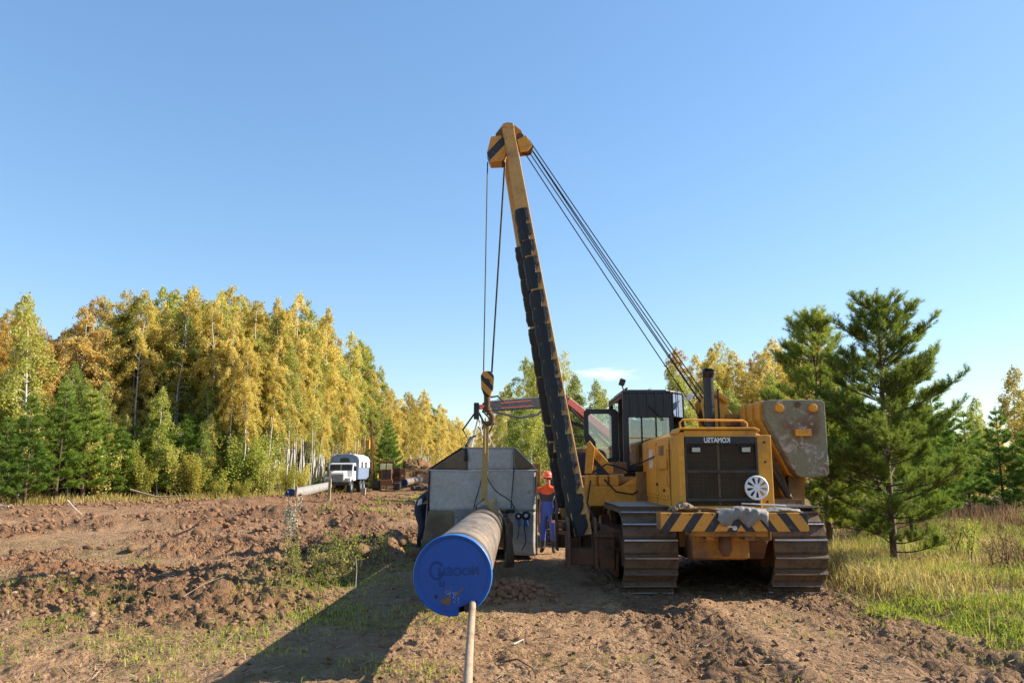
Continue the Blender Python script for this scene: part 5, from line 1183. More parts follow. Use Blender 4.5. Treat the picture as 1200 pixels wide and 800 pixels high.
stand = {'pelvis': ((0, 0, 0.98), (0.165, 0.115)), 'waist': ((0, 0.0, 1.14), (0.165, 0.115)), 'chest': ((0, 0.01, 1.38), (0.185, 0.125)), 'neck0': ((0, 0.01, 1.51), (0.075, 0.07)), 'neck1': ((0, 0.0, 1.57), 0.058),
         'head0': ((0, -0.015, 1.65), (0.078, 0.09)), 'head1': ((0, -0.015, 1.76), (0.075, 0.088)),
         'shL': ((-0.215, 0.01, 1.44), 0.072), 'elL': ((-0.265, 0.05, 1.14), 0.055), 'wrL': ((-0.245, -0.06, 0.90), 0.038), 'paL': ((-0.235, -0.08, 0.83), (0.022, 0.04)),
         'shR': ((0.215, 0.01, 1.44), 0.072), 'elR': ((0.285, 0.05, 1.15), 0.055), 'wrR': ((0.245, -0.05, 0.92), 0.038), 'paR': ((0.22, -0.08, 0.85), (0.022, 0.04)),
         'hipL': ((-0.10, 0, 0.90), (0.105, 0.11)), 'knL': ((-0.115, -0.01, 0.50), 0.078), 'anL': ((-0.125, 0.02, 0.11), 0.060), 'toL': ((-0.14, -0.15, 0.045), (0.048, 0.042)),
         'hipR': ((0.10, 0, 0.90), (0.105, 0.11)), 'knR': ((0.125, -0.03, 0.50), 0.078), 'anR': ((0.135, 0.01, 0.11), 0.060), 'toR': ((0.165, -0.155, 0.045), (0.048, 0.042))}
def zone_stand(c, a, b_, t):
    nm = a[:2] + b_[:2]
    if a[0] == 'f' or a[:2] in ('pa', 'th') or b_[:2] in ('pa', 'th'): return 'skin'
    if 'head' in a or 'head' in b_ or a == 'neck1': return 'skin'
    if a[:2] == 'an' or (a[:2] == 'kn' and c.z < 0.26): return 'boot'
    if a[:2] in ('hi', 'kn') or a == 'pelvis': return 'reflect' if 0.27 < c.z < 0.315 else 'blue_cloth'
    if c.z < 1.02 and a == 'pelvis': return 'blue_cloth'
    if a[:2] in ('sh',) and 1.24 < c.z < 1.285: return 'reflect'
    if a[:2] in ('el',): return 'navy'
    if 1.06 < c.z < 1.11 or 1.255 < c.z < 1.30: return 'reflect'
    if c.z > 1.375 and a not in ('elL', 'elR') and abs(c.x) < 0.25: return 'orange_hi'
    return 'navy'
person('worker in orange helmet, orange yoked jacket and blue trousers standing beside the tent', (0.83, 18.2, gz(0.83, 18.2)), R(-15), stand, zone_stand)
bentj = {'pelvis': ((0, 0.12, 0.92), (0.165, 0.12)), 'waist': ((0, 0.06, 1.08), (0.165, 0.12)), 'chest': ((0, -0.16, 1.24), (0.18, 0.125)), 'neck0': ((0, -0.27, 1.29), 0.07), 'neck1': ((0, -0.33, 1.30), 0.058),
         'head0': ((0, -0.40, 1.29), (0.078, 0.09)), 'head1': ((0, -0.49, 1.32), (0.075, 0.088)),
         'shL': ((-0.21, -0.20, 1.22), 0.072), 'elL': ((-0.25, -0.30, 0.95), 0.055), 'wrL': ((-0.20, -0.45, 0.78), 0.038), 'paL': ((-0.19, -0.51, 0.74), (0.022, 0.04)),
         'shR': ((0.21, -0.20, 1.22), 0.072), 'elR': ((0.25, -0.30, 0.95), 0.055), 'wrR': ((0.20, -0.45, 0.78), 0.038), 'paR': ((0.19, -0.51, 0.74), (0.022, 0.04)),
         'hipL': ((-0.10, 0.12, 0.86), (0.105, 0.11)), 'knL': ((-0.13, -0.02, 0.48), 0.078), 'anL': ((-0.13, 0.06, 0.11), 0.060), 'toL': ((-0.15, -0.11, 0.045), (0.048, 0.042)),
         'hipR': ((0.10, 0.12, 0.86), (0.105, 0.11)), 'knR': ((0.13, -0.02, 0.48), 0.078), 'anR': ((0.13, 0.06, 0.11), 0.060), 'toR': ((0.16, -0.11, 0.045), (0.048, 0.042))}
def zone_bent(c, a, b_, t):
    if a[0] == 'f' or a[:2] in ('pa', 'th') or b_[:2] in ('pa', 'th'): return 'skin'
    if 'head' in a or 'head' in b_ or a == 'neck1': return 'skin'
    if a[:2] == 'an' or (a[:2] == 'kn' and c.z < 0.26): return 'boot'
    if a == 'waist' and 0.2 < t < 0.42: return 'reflect'
    if a[:2] == 'pe' and b_ == 'waist' and t > 0.55: return 'reflect'
    return 'navy'
person('worker in dark navy workwear bending behind the left edge of the tent', (-1.99, 17.75, gz(-1.99, 17.75)), R(70), bentj, zone_bent)

# ------------------------------------------------------------------ far things along the strip
def far_truck():
    ox, oy = -15.3, 71.5; z0 = gz(ox, oy) + 0.02
    t = thing('truck', 'white and blue off-road truck with box body parked on the strip', 'truck', (0, 0, 0))
    def P(name, mb, mat, parent=None, **k): return mb.build(name, mat, parent or t, origin=(0, 0, 0), **k)
    mb = MB(); mb.box(-0.45, 0.45, -3.4, 4.2, 0.75, 1.0); P('chassis', mb, 'steel_dark')
    for y in (-2.3, 1.6, 3.0):
        for s in (-1, 1):
            x = s*1.0
            mb = MB(); mb.lathe([(0.30, -0.17), (0.54, -0.19), (0.60, -0.12), (0.60, 0.12), (0.54, 0.19), (0.30, 0.17)], (x, y, 0.60), 'x', 24); w = P('wheel', mb, 'black_rubber', smooth=True)
            mb = MB(); mb.lathe([(0.0, -0.08), (0.12, -0.10), (0.30, -0.15), (0.30, 0.15), (0.12, 0.10), (0.0, 0.08)], (x, y, 0.60), 'x', 18); P('rim', mb, 'blue_grey', w, smooth=True)
    mb = MB(); mb.prism([(-3.05, 1.0), (-3.05, 1.70), (-2.95, 1.86), (-1.75, 1.98), (-1.75, 1.0)], 'x', -0.62, 0.62); P('bonnet', mb, 'white_paint_and_sunlit_canvas', bevel=0.08, seg=3)
    for k in range(11):
        mb = MB(); x = -0.45 + k*0.09; mb.box(x-0.018, x+0.018, -3.075, -3.045, 1.08, 1.66); P('grille_slat', mb, 'steel_dark')
    for s in (-1, 1):
        mb = MB(); mb.prism([(-3.0, 1.0), (-2.95, 1.34), (-2.75, 1.46), (-1.75, 1.46), (-1.75, 1.05), (-2.3, 1.30)], 'x', s*0.62, s*1.18); P('fender', mb, 'white_paint_and_sunlit_canvas', bevel=0.04)
        mb = MB(); mb.cyl((s*0.85, -3.08, 1.18), (s*0.85, -2.96, 1.18), 0.13, n=18); P('headlight', mb, 'lamp', bevel=0.01)
        mb = MB(); mb.tube([(s*1.05, -1.7, 2.2), (s*1.35, -1.75, 2.2)], 0.015, 5); mb.box(s*1.3-0.09, s*1.3+0.09, -1.79, -1.74, 1.95, 2.35); P('mirror', mb, 'black_paint')
    mb = MB(); mb.box(-1.15, 1.15, -3.35, -3.15, 0.72, 0.98); P('bumper', mb, 'steel_dark', bevel=0.02)
    mb = MB(); mb.prism([(-1.75, 1.1), (-1.75, 1.98), (-1.55, 2.62), (-0.55, 2.68), (-0.45, 2.5), (-0.45, 1.1)], 'x', -1.08, 1.08); P('driver_cab', mb, 'white_paint_and_sunlit_canvas', bevel=0.05)
    for x0_, x1_ in ((-0.98, -0.03), (0.03, 0.98)):
        mb = MB(); mb.add([(x0_, -1.765, 2.02), (x1_, -1.765, 2.02), (x1_, -1.60, 2.52), (x0_, -1.60, 2.52)], [(0, 1, 2, 3)]); o = P('windscreen', mb, 'dark_glass'); o.modifiers.new('thick', 'SOLIDIFY').thickness = 0.02
    for s in (-1, 1):
        mb = MB(); mb.prism([(-1.55, 1.98), (-1.42, 2.45), (-0.7, 2.45), (-0.7, 1.98)], 'x', s*1.075, s*1.095); P('side_window', mb, 'dark_glass')
        mb = MB(); mb.prism([(-1.6, 1.2), (-1.6, 1.9), (-0.65, 1.9), (-0.65, 1.2)], 'x', s*1.078, s*1.09); P('cab_door', mb, 'white_paint_and_sunlit_canvas')
    mb = MB(); rf = [(-1.3, 1.2), (1.3, 1.2), (1.3, 2.95), (1.15, 3.22), (0.7, 3.42), (-0.7, 3.42), (-1.15, 3.22), (-1.3, 2.95)]; mb.prism(rf, 'y', -0.35, 4.4); P('box_body', mb, 'blue_grey', bevel=0.04)
    mb = MB(); mb.prism([(-1.31, 2.98), (-1.16, 3.24), (-0.7, 3.45), (0.7, 3.45), (1.16, 3.24), (1.31, 2.98), (1.31, 2.3), (1.34, 2.3), (1.34, 3.0), (1.18, 3.28), (0.72, 3.49), (-0.72, 3.49), (-1.18, 3.28), (-1.34, 3.0)], 'y', -0.30, 4.42); P('box_roof', mb, 'white_paint_and_sunlit_canvas')
    mb = MB(); mb.prism([(-0.45, 2.78), (0.45, 2.78), (0.40, 3.05), (0.25, 3.12), (-0.25, 3.12), (-0.40, 3.05)], 'y', -0.42, -0.34); P('box_window', mb, 'dark_glass')
    for y in (0.5, 2.2):
        mb = MB(); mb.box(1.30, 1.35, y, y+0.9, 2.3, 2.8); P('box_window', mb, 'dark_glass')
    mb = MB(); mb.box(-0.25, 0.25, 0.6, 1.2, 3.49, 3.62); P('roof_hatch', mb, 'blue_grey', bevel=0.03)
    mb = MB(); mb.box(-1.45, -1.30, -0.8, -0.2, 1.0, 1.9); P('spare_box', mb, 'blue_grey', bevel=0.03)
    t.location = (ox, oy, z0); t.rotation_euler = (0, 0, R(-1)); return t
far_truck()

def far_pipelayer():
    ox, oy = -12.3, 77.0; z0 = gz(ox, oy)
    t = thing('pipelayer', 'small rusty orange pipelayer far off beside the white truck', 'pipelayer', (0, 0, 0))
    def P(name, mb, mat, **k): return mb.build(name, mat, t, origin=(0, 0, 0), **k)
    for s in (-1, 1):
        mb = MB(); pr = [(-1.5, 0.12), (1.5, 0.12), (1.8, 0.35), (1.85, 0.7), (1.6, 0.98), (-1.5, 0.98), (-1.8, 0.7), (-1.78, 0.35)]
        mb.prism(pr, 'x', s*1.0-0.3, s*1.0+0.3)
        for k in range(14):
            y = -1.6 + k*0.246; mb.box(s-0.31, s+0.31, y, y+0.06, 0.98, 1.03)
        for k in range(5):
            z = 0.15 + k*0.19; mb.box(s-0.31, s+0.31, -1.86, -1.74, z, z+0.05)
        P('crawler_track', mb, 'steel_dark')
    mb = MB(); mb.box(-0.6, 0.6, -1.9, 1.6, 0.6, 1.1); P('main_frame', mb, 'rusty_orange', bevel=0.03)
    mb = MB(); mb.box(-0.55, 0.5, -1.75, 0.2, 1.1, 2.15); P('engine_hood', mb, 'rusty_orange', bevel=0.05)
    mb = MB(); mb.box(-0.42, 0.38, -1.78, -1.74, 1.25, 2.05); P('radiator_grille', mb, 'steel_dark')
    mb = MB(); mb.box(-0.85, 0.55, 0.2, 1.6, 1.2, 2.0); P('cab_base', mb, 'rusty_orange', bevel=0.03)
    for x, y in ((-0.8, 0.25), (0.5, 0.25), (-0.8, 1.5), (0.5, 1.5), (-0.15, 0.25)):
        mb = MB(); mb.box(x-0.05, x+0.05, y-0.05, y+0.05, 2.0, 2.75); P('cab_pillar', mb, 'rusty_orange')
    mb = MB(); mb.box(-0.75, 0.45, 0.24, 0.26, 2.05, 2.7); P('windscreen', mb, 'glass')
    mb = MB(); mb.box(-0.9, 0.6, 0.1, 1.65, 2.75, 2.95); P('cab_roof', mb, 'rusty_orange', bevel=0.04)
    mb = MB(); mb.box(1.2, 1.75, -0.8, 0.6, 1.1, 2.2); mb.box(0.6, 1.3, -0.4, 0.2, 1.0, 1.4); P('counterweight', mb, 'rusty_orange', bevel=0.06)
    mb = MB(); mb.cyl((1.48, -0.84, 1.5), (1.48, -0.78, 1.5), 0.12, n=12); P('counterweight_eye', mb, 'lamp')
    mb = MB(); mb.box(0.55, 1.3, 0.3, 1.2, 1.0, 2.3); P('winch', mb, 'rust', bevel=0.05)
    for dy in (-1.2, 1.2):
        mb = MB(); mb.beam((-1.35, dy, 0.7), (-1.75, 0, 6.6), 0.2, 0.2, 0.14, 0.14, up=(0, 1, 0)); P('boom_leg', mb, 'rusty_orange')
    mb = MB(); mb.box(-1.9, -1.6, -0.2, 0.2, 6.5, 6.85); P('boom_head', mb, 'rusty_orange', bevel=0.03)
    mb = MB(); mb.tube([(-1.6, 0, 6.6), (0.8, 0.6, 2.3)], 0.02, 5); P('luffing_cable', mb, 'cable')
    t.location = (ox, oy, z0); t.rotation_euler = (0, 0, R(6)); return t
far_pipelayer()

def far_excavator():
    ox, oy = -16.2, 88.0
    t = thing('excavator', 'bright yellow excavator mostly hidden behind the parked truck', 'excavator', (0, 0, 0))
    def P(name, mb, mat, **k): return mb.build(name, mat, t, origin=(0, 0, 0), **k)
    for s in (-1, 1):
        mb = MB(); mb.prism([(-1.7, 0.0), (1.7, 0.0), (1.95, 0.4), (1.7, 0.85), (-1.7, 0.85), (-1.95, 0.4)], 'x', s*1.1-0.3, s*1.1+0.3); P('crawler_track', mb, 'steel_dark', bevel=0.03)
    mb = MB(); mb.box(-1.3, 1.3, -1.6, 2.0, 1.0, 2.1); P('upper_body', mb, 'far_yellow', bevel=0.08)
    mb = MB(); mb.box(-1.3, -0.3, -1.6, 0.1, 2.1, 3.0); P('cab', mb, 'dark_glass', bevel=0.08)
    mb = MB(); mb.beam((0.1, -0.9, 1.9), (0.15, -1.1, 5.3), 0.7, 0.8, 0.7, 0.7, up=(0, 1, 0)); P('boom', mb, 'far_yellow', bevel=0.05)
    mb = MB(); mb.beam((0.15, -1.55, 5.2), (0.15, -1.9, 2.7), 0.4, 0.5, 0.35, 0.35, up=(0, 1, 0)); P('stick', mb, 'far_yellow', bevel=0.04)
    mb = MB(); mb.prism([(-1.7, 2.8), (-2.4, 2.5), (-2.5, 1.8), (-1.9, 1.5), (-1.6, 2.1)], 'x', -0.35, 0.65); P('bucket', mb, 'rust', bevel=0.03)
    t.location = (ox, oy, gz(ox, oy)); return t
far_excavator()

M['pipe_pale'] = worn('pale_dusty_pipe', (0.26, 0.25, 0.235), (0.17, 0.14, 0.11), 0.5, 1.5, 0.6, 0, 0.1)
M['cap_navy'] = worn('navy_cap', (0.010, 0.035, 0.12), (0.02, 0.04, 0.12), 0.4, 3, 0.5, 0, 0)
def far_pipe(label, a, b_, r, mat='pipe_pale'):
    t = thing('steel_pipe', label, 'pipe', (a[0], a[1], a[2] - r))
    A, B = Vector(a), Vector(b_); n = 28
    mb = MB(); mb.tube([A, B], r, n, caps=False); o = mb.build('pipe_shell', mat, t, smooth=True)
    d = (B - A).normalized()
    mb = MB(); mb.tube([A - d*0.03, A - d*0.05, A + d*0.0, A + d*0.14], [r*0.9, r*0.98, r*1.04, r*1.04], n); mb.build('end_cap', 'cap_navy', t, smooth=True)
    return t
far_pipe('long pale pipe with dark blue cap lying beside the birch wood', (-13.0, 46.0, 0.55), (-18.2, 84, 0.75), 0.34)
far_pipe('far pipe end with blue cap below the red dirt mound', (-11.6, 84.0, 0.75), (-10.6, 90, 1.0), 0.40, 'pipe')

def post_thing(name, label, x, y, h, w, cat='stake', mat='wood'):
    z = gz(x, y); mb = MB(); mb.beam((x, y, z-0.15), (x+0.03, y, z+h), w, w, w*0.95, w*0.95, up=(0, 1, 0))
    mb.prism([(x-w*0.6, z+h), (x+w*0.7, z+h), (x+w*0.5, z+h+w*0.25), (x-w*0.3, z+h+w*0.2)], 'y', y-w*0.5, y+w*0.5)
    o = mb.build(name, mat, None, origin=(x, y, z), bevel=0.01); return tag(o, label, cat)
post_thing('wooden_stake', 'thin pale wooden stake in front of the truck wheel', -10.4, 44.5, 1.25, 0.15)
post_thing('wooden_stump', 'squat pale wooden block standing right of the truck', -9.9, 52.0, 0.7, 0.30, 'block')
post_thing('wooden_stake', 'wooden prop under the cap of the long pale pipe', -12.6, 45.6, 0.55, 0.14)
for k in range(3):
    z_ = 0.25 + gz(-10, 80); mb = MB(); mb.tube([(-10.2 + 0.7*k, 80 - 0.2*k, z_), (-9.95 + 0.7*k, 82, z_ + 0.04), (-9.7 + 0.7*k, 84, z_)], [0.22, 0.20, 0.17], 10)
    o = mb.build('log', 'twig', None, origin=(-10.2 + 0.7*k, 80, 0)); tag(o, ['left', 'middle', 'right'][k] + ' one of three dark logs below the far blue capped pipe', 'log', 'far logs')

# ------------------------------------------------------------------ vegetation generators
def tubes_np(polys, radii, k=4):
    """many thin tubes at once; polys: list of (n,3) arrays, radii: list of (n,) arrays"""
    Vs, Fs = [], []; o = 0
    for P, r in zip(polys, radii):
        n = len(P); d = np.gradient(P, axis=0); d /= np.linalg.norm(d, axis=1)[:, None] + 1e-9
        ref = np.where(np.abs(d[:, 2:3]) > 0.9, np.array([[1., 0, 0]]), np.array([[0, 0, 1.]]))
        x = np.cross(d, ref); x /= np.linalg.norm(x, axis=1)[:, None] + 1e-9; y = np.cross(d, x)
        a = np.arange(k) * 2*np.pi/k
        V = P[:, None, :] + (x[:, None, :]*np.cos(a)[None, :, None] + y[:, None, :]*np.sin(a)[None, :, None]) * r[:, None, None]
        i = np.arange(n-1)[:, None]; j = np.arange(k)[None, :]; j2 = (j+1) % k
        F = np.stack([i*k+j, i*k+j2, (i+1)*k+j2, (i+1)*k+j], -1).reshape(-1, 4) + o
        Vs.append(V.reshape(-1, 3)); Fs.append(F); o += n*k
    return np.vstack(Vs), np.vstack(Fs)

def leaf_quads(P, size, g, flat=0.0, aspect=0.6, dirs=None):
    """rhombus leaves at P (n,3)"""
    n = len(P)
    if dirs is None: a = g.normal(size=(n, 3))
    else: a = dirs + g.normal(size=(n, 3))*0.35
    a /= np.linalg.norm(a, axis=1)[:, None]
    b_ = g.normal(size=(n, 3)); b_ -= (b_*a).sum(1)[:, None]*a; b_ /= np.linalg.norm(b_, axis=1)[:, None]
    s = size * g.uniform(0.6, 1.35, n)[:, None]
    V = np.stack([P - a*s*0.5, P + b_*s*0.5*aspect, P + a*s*0.5, P - b_*s*0.5*aspect], 1).reshape(-1, 3)
    F = np.arange(4*n).reshape(n, 4)
    return V, F

def birch_variant(seed, H, cb, rad, nleaf, leaf, lsize=0.15, thin=False):
    g = np.random.default_rng(seed)
    t = np.linspace(0, 1, 14); wob = np.cumsum(g.normal(0, 0.012, (14, 2)), 0)*H*0.35
    lean = g.normal(0, 0.02, 2)*H
    trunk = np.stack([wob[:, 0]+lean[0]*t**1.5, wob[:, 1]+lean[1]*t**1.5, t*H], 1); trunk[:, :2] -= trunk[0, :2]
    tr = 0.0052*H*(1-t)**0.8 + 0.010
    polys, radii = [trunk], [tr]
    nb = int(46*(1-cb)/0.6); LP, LD = [], []
    tot = []
    for k in range(nb):
        h = cb + (1-cb)*((k+g.uniform(0, 1))/nb)**0.92; s = (h-cb)/(1-cb)
        prof = (0.55 + 0.75*s if s < 0.42 else 0.87*(1-((s-0.42)/0.62)**1.7)+0.0)
        L = max(0.25, rad*prof*g.uniform(0.65, 1.25)); az = g.uniform(0, 2*np.pi)
        base = np.array([np.interp(h, t, trunk[:, i]) for i in range(3)])
        up = g.uniform(0.5, 1.1)*(0.7+0.5*s); q = np.linspace(0, 1, 6)
        hor = L*q; ver = L*(up*q - (0.75+0.35*g.uniform())*q**2.2*(1.25-0.6*s))
        az2 = az + 0.35*np.sin(q*3+g.uniform(0, 6))*q
        P = base + np.stack([hor*np.cos(az2), hor*np.sin(az2), ver], 1)
        polys.append(P); radii.append(np.interp(q, [0, 1], [0.009+0.0055*L, 0.004]))
        tot.append((P, L))
        # hanging sprays
        for m_ in range(int(2+L*3)):
            qq = g.uniform(0.3, 1); b0 = np.array([np.interp(qq, q, P[:, i]) for i in range(3)])
            ln_ = g.uniform(0.3, 0.9)*min(1.2, 0.5+L*0.4); dr = np.array([np.cos(az+g.normal()*1.0)*0.5, np.sin(az+g.normal()*1.0)*0.5, -0.35-0.6*g.uniform()])
            tot.append((np.stack([b0, b0+dr*ln_*0.5, b0+dr*ln_+np.array([0, 0, -0.15*ln_])]), ln_*1.0))
    w = np.array([x[1] for x in tot]); cnt = np.maximum(1, (nleaf*w/w.sum()).astype(int))
    for (P, L), c in zip(tot, cnt):
        q = g.uniform(0.12, 1.03, c)**0.8; qs = np.linspace(0, 1, len(P))
        LP.append(np.stack([np.interp(q, qs, P[:, i]) for i in range(3)], 1) + g.normal(0, 0.07+0.028*L, (c, 3)))
    LP = np.vstack(LP)
    V, F = leaf_quads(LP, lsize, g, aspect=0.72)
    # tint runs in clumps
    tint = np.clip(0.5 + 0.9*(fbm(LP[:, 0]*1.0+seed*7, LP[:, 2]*1.0+LP[:, 1], 0.9, 2, seed)-0.5) + g.normal(0, 0.16, len(LP)), 0, 1)
    crown = npmesh('crown', V, F, leaf, tint)
    V, F = tubes_np(polys, radii, 6)
    wood = npmesh('trunk', V, F, 'birch', smooth=True)
    return wood, crown

def conifer_variant(seed, H, cb, rad, tuft, needle, mat, bark='pine_bark', rise=0.45, whorl=0.42, nb=6, per_m=46, subs=True, nlen=0.085, nwid=0.008, prof=None, jit=1.0, curl=0.25, upt=0.28):
    """whorled conifer; needles are thin blades set round every shoot"""
    g = np.random.default_rng(seed)
    t = np.linspace(0, 1, 12); trunk = np.stack([0.02*H*np.sin(t*3+seed)*t*(1-t), 0.02*H*np.cos(t*2.3+seed)*t*(1-t), t*H], 1)
    polys = [trunk]; radii = [0.013*H*(1-t)**0.9+0.012]
    shoots = []                       # (points, length)
    z = cb*H; zs = []
    while z < H*0.985:
        zs.append(z); z += whorl*g.uniform(0.75, 1.2)*(0.75+0.35*(1-z/H))
    for zz in zs:
        s = (zz-cb*H)/(H-cb*H)
        base_L = rad*(prof(s) if prof else (1-s)**0.75*(0.75+0.25*min(1, s*6)))
        n = nb + g.integers(-1, 2); a0 = g.uniform(0, 2*np.pi)
        for k in range(n):
            az = a0 + 2*np.pi*k/n + g.normal(0, 0.16*jit); L = max(0.16, base_L*g.uniform(max(0.45, 1-0.35*jit), 1+0.18*jit)); zb = min(H*0.97, zz + (g.normal(0, 0.16) if upt > 0.5 else 0.0))
            q = np.linspace(0, 1, 6); r_ = rise*(0.35+0.9*s)+g.normal(0, 0.07*jit)
            hor = L*q*np.sqrt(max(0.2, 1-0.4*s*s)); ver = L*(r_*q + curl*q**2.2)
            P = np.array([np.interp(zb, trunk[:, 2], trunk[:, i]) for i in range(3)]) + np.stack([hor*np.cos(az), hor*np.sin(az), ver], 1)
            polys.append(P); radii.append(np.interp(q, [0, 1], [0.008+0.009*L, 0.004]))
            shoots.append((P[4 if upt > 0.5 and L > 0.5 else 3 if L > 0.8 else 1:], L*0.25 if upt > 0.5 and L > 0.5 else L*0.5 if L > 0.8 else L*0.8))
            if subs:
                m_ = int(2 + L*(11 if upt > 0.5 else 7.5))
                for j in range(m_):
                    qq = g.uniform(0.28, 0.97); b0 = np.array([np.interp(qq, q, P[:, i]) for i in range(3)])
                    sd_ = 1 if j % 2 else -1; aa = az + sd_*g.uniform(0.5, 1.0); ln_ = (0.16+(0.34 if upt > 0.5 else 0.42)*L*(1-qq))*g.uniform(0.7, 1.2)
                    e = b0 + np.array([np.cos(aa)*ln_, np.sin(aa)*ln_, ln_*(r_*0.5+min(upt, 0.35)+g.normal(0, .12))]); md = (b0+e)/2 + np.array([0, 0, -0.03*ln_])
                    Q = np.stack([b0, md, e]); polys.append(Q); radii.append(np.array([0.006, 0.005, 0.003]))
                    if upt > 0.5:
                        for j3 in range(int(3 + ln_*9)):
                            b1 = b0 + (e-b0)*g.uniform(0.25, 1.0); dd = (e-b0)/ln_*0.55 + np.array([0, 0, g.uniform(0.35, 1.0)]) + g.normal(0, 0.32, 3); dd /= np.linalg.norm(dd); l3 = g.uniform(0.10, 0.22)
                            shoots.append((np.stack([b1, b1+dd*l3*0.5, b1+dd*l3]), l3))
                        continue
                    shoots.append((Q, ln_))
                    if ln_ > 0.3:
                        for j2 in range(2):
                            b1 = b0 + (e-b0)*g.uniform(0.4, 0.85); a2 = aa + (1 if j2 else -1)*g.uniform(0.5, 0.9); l2 = ln_*0.42
                            e2 = b1 + np.array([np.cos(a2)*l2, np.sin(a2)*l2, l2*(0.5+upt*0.5)]); shoots.append((np.stack([b1, (b1+e2)/2, e2]), l2))
    top = trunk[-1]
    if upt > 0.5:
        for k in range(9):
            a = g.uniform(0, 6.28); r0 = g.uniform(0.02, 0.30); b0 = top + np.array([np.cos(a)*r0*0.5, np.sin(a)*r0*0.5, -0.35-1.2*r0]); e = b0 + np.array([np.cos(a)*r0*0.5, np.sin(a)*r0*0.5, g.uniform(0.25, 0.5)])
            Q = np.stack([b0, (b0+e)/2, e]); shoots.append((Q, 0.45)); polys.append(Q); radii.append(np.array([0.008, 0.007, 0.005]))
    shoots.append((np.stack([top-np.array([0, 0, .4]), top-np.array([0, 0, .1]), top+np.array([0, 0, 0.1])]), 0.5))
    A, Dv, W = [], [], []
    for P, L in shoots:
        c = max(4, int(per_m*L)); qs = np.linspace(0, 1, len(P)); q = g.uniform(0, 1, c)**0.85
        pos = np.stack([np.interp(q, qs, P[:, i]) for i in range(3)], 1); ax = P[-1]-P[0]; ax = ax/(np.linalg.norm(ax)+1e-9)
        d = g.normal(size=(c, 3)); d -= (d@ax)[:, None]*ax; d /= np.linalg.norm(d, axis=1)[:, None]; d = d*0.8 + ax*g.uniform(0.45, 1.0, c)[:, None] + np.array([0, 0, 0.12])
        A.append(pos); Dv.append(d/np.linalg.norm(d, axis=1)[:, None]); W.append(np.full(c, g.normal(0, 0.13)))
    A = np.vstack(A); Dv = np.vstack(Dv); W = np.concatenate(W); n = len(A)
    ln_ = nlen*g.uniform(0.7, 1.25, n)[:, None]; sd_ = g.normal(size=(n, 3)); sd_ -= (sd_*Dv).sum(1)[:, None]*Dv; sd_ /= np.linalg.norm(sd_, axis=1)[:, None]
    V = np.stack([A - sd_*nwid*0.5, A + sd_*nwid*0.5, A + Dv*ln_], 1).reshape(-1, 3); F = np.arange(3*n).reshape(n, 3)
    tint = np.clip(0.45 + W + g.normal(0, 0.15, n) + 0.12*(A[:, 2]/H-0.4), 0, 1)
    crown = npmesh('crown', V, F, mat, tint)
    V, F = tubes_np(polys, radii, 5); wood = npmesh('trunk', V, F, bark, smooth=True)
    return wood, crown

def shrub_variant(seed, H, rad, nstem, nleaf, mat, lsize=0.10):
    g = np.random.default_rng(seed); polys, radii, LP = [], [], []
    for k in range(nstem):
        az = g.uniform(0, 2*np.pi); L = H*g.uniform(0.55, 1.05); q = np.linspace(0, 1, 6); sp = rad*g.uniform(0.2, 1.0)
        b0 = np.array([g.normal(0, 0.12), g.normal(0, 0.12), 0]); P = b0 + np.stack([sp*q**1.3*np.cos(az), sp*q**1.3*np.sin(az), L*q], 1) + g.normal(0, 0.03, (6, 3))*q[:, None]
        polys.append(P); radii.append(np.interp(q, [0, 1], [0.016, 0.004])); c = nleaf//nstem
        qq = g.uniform(0.12, 1.02, c)**0.75; pos = np.stack([np.interp(qq, q, P[:, i]) for i in range(3)], 1)
        LP.append(pos + g.normal(0, 1, (c, 3))*np.array([0.20, 0.20, 0.13])*(1.15-0.6*qq)[:, None]*min(1.0, rad))
    LP = np.vstack(LP); LP[:, 2] = np.abs(LP[:, 2])
    V, F = leaf_quads(LP, lsize, g); tint = np.clip(0.5 + g.normal(0, 0.22, len(LP)), 0, 1)
    crown = npmesh('leaves', V, F, mat, tint); V, F = tubes_np(polys, radii, 4); return npmesh('stems', V, F, 'twig', smooth=True), crown

def plant(name, var, label, cat, x, y, s=1.0, group=None, rot=None, parts=('trunk', 'crown'), leafmat=None, sz=None):
    t = bpy.data.objects.new(name, None); C.objects.link(t); t.empty_display_size = 0.2
    t.location = (x, y, gz(x, y) - 0.03); t.rotation_euler = (random.gauss(0, 0.02), random.gauss(0, 0.02), random.uniform(0, 6.28) if rot is None else rot)
    ww = random.uniform(0.85, 1.22) if name == 'birch_tree' else 1.0; t.scale = (s*ww, s*ww*random.uniform(0.9, 1.1), sz or s); tag(t, label, cat, group)
    for nm, me in zip(parts, var):
        o = bpy.data.objects.new(nm, me); C.objects.link(o); o.parent = t
        if leafmat and nm == parts[1]:
            o.material_slots[0].link = 'OBJECT'; o.material_slots[0].material = M[leafmat]
    return t

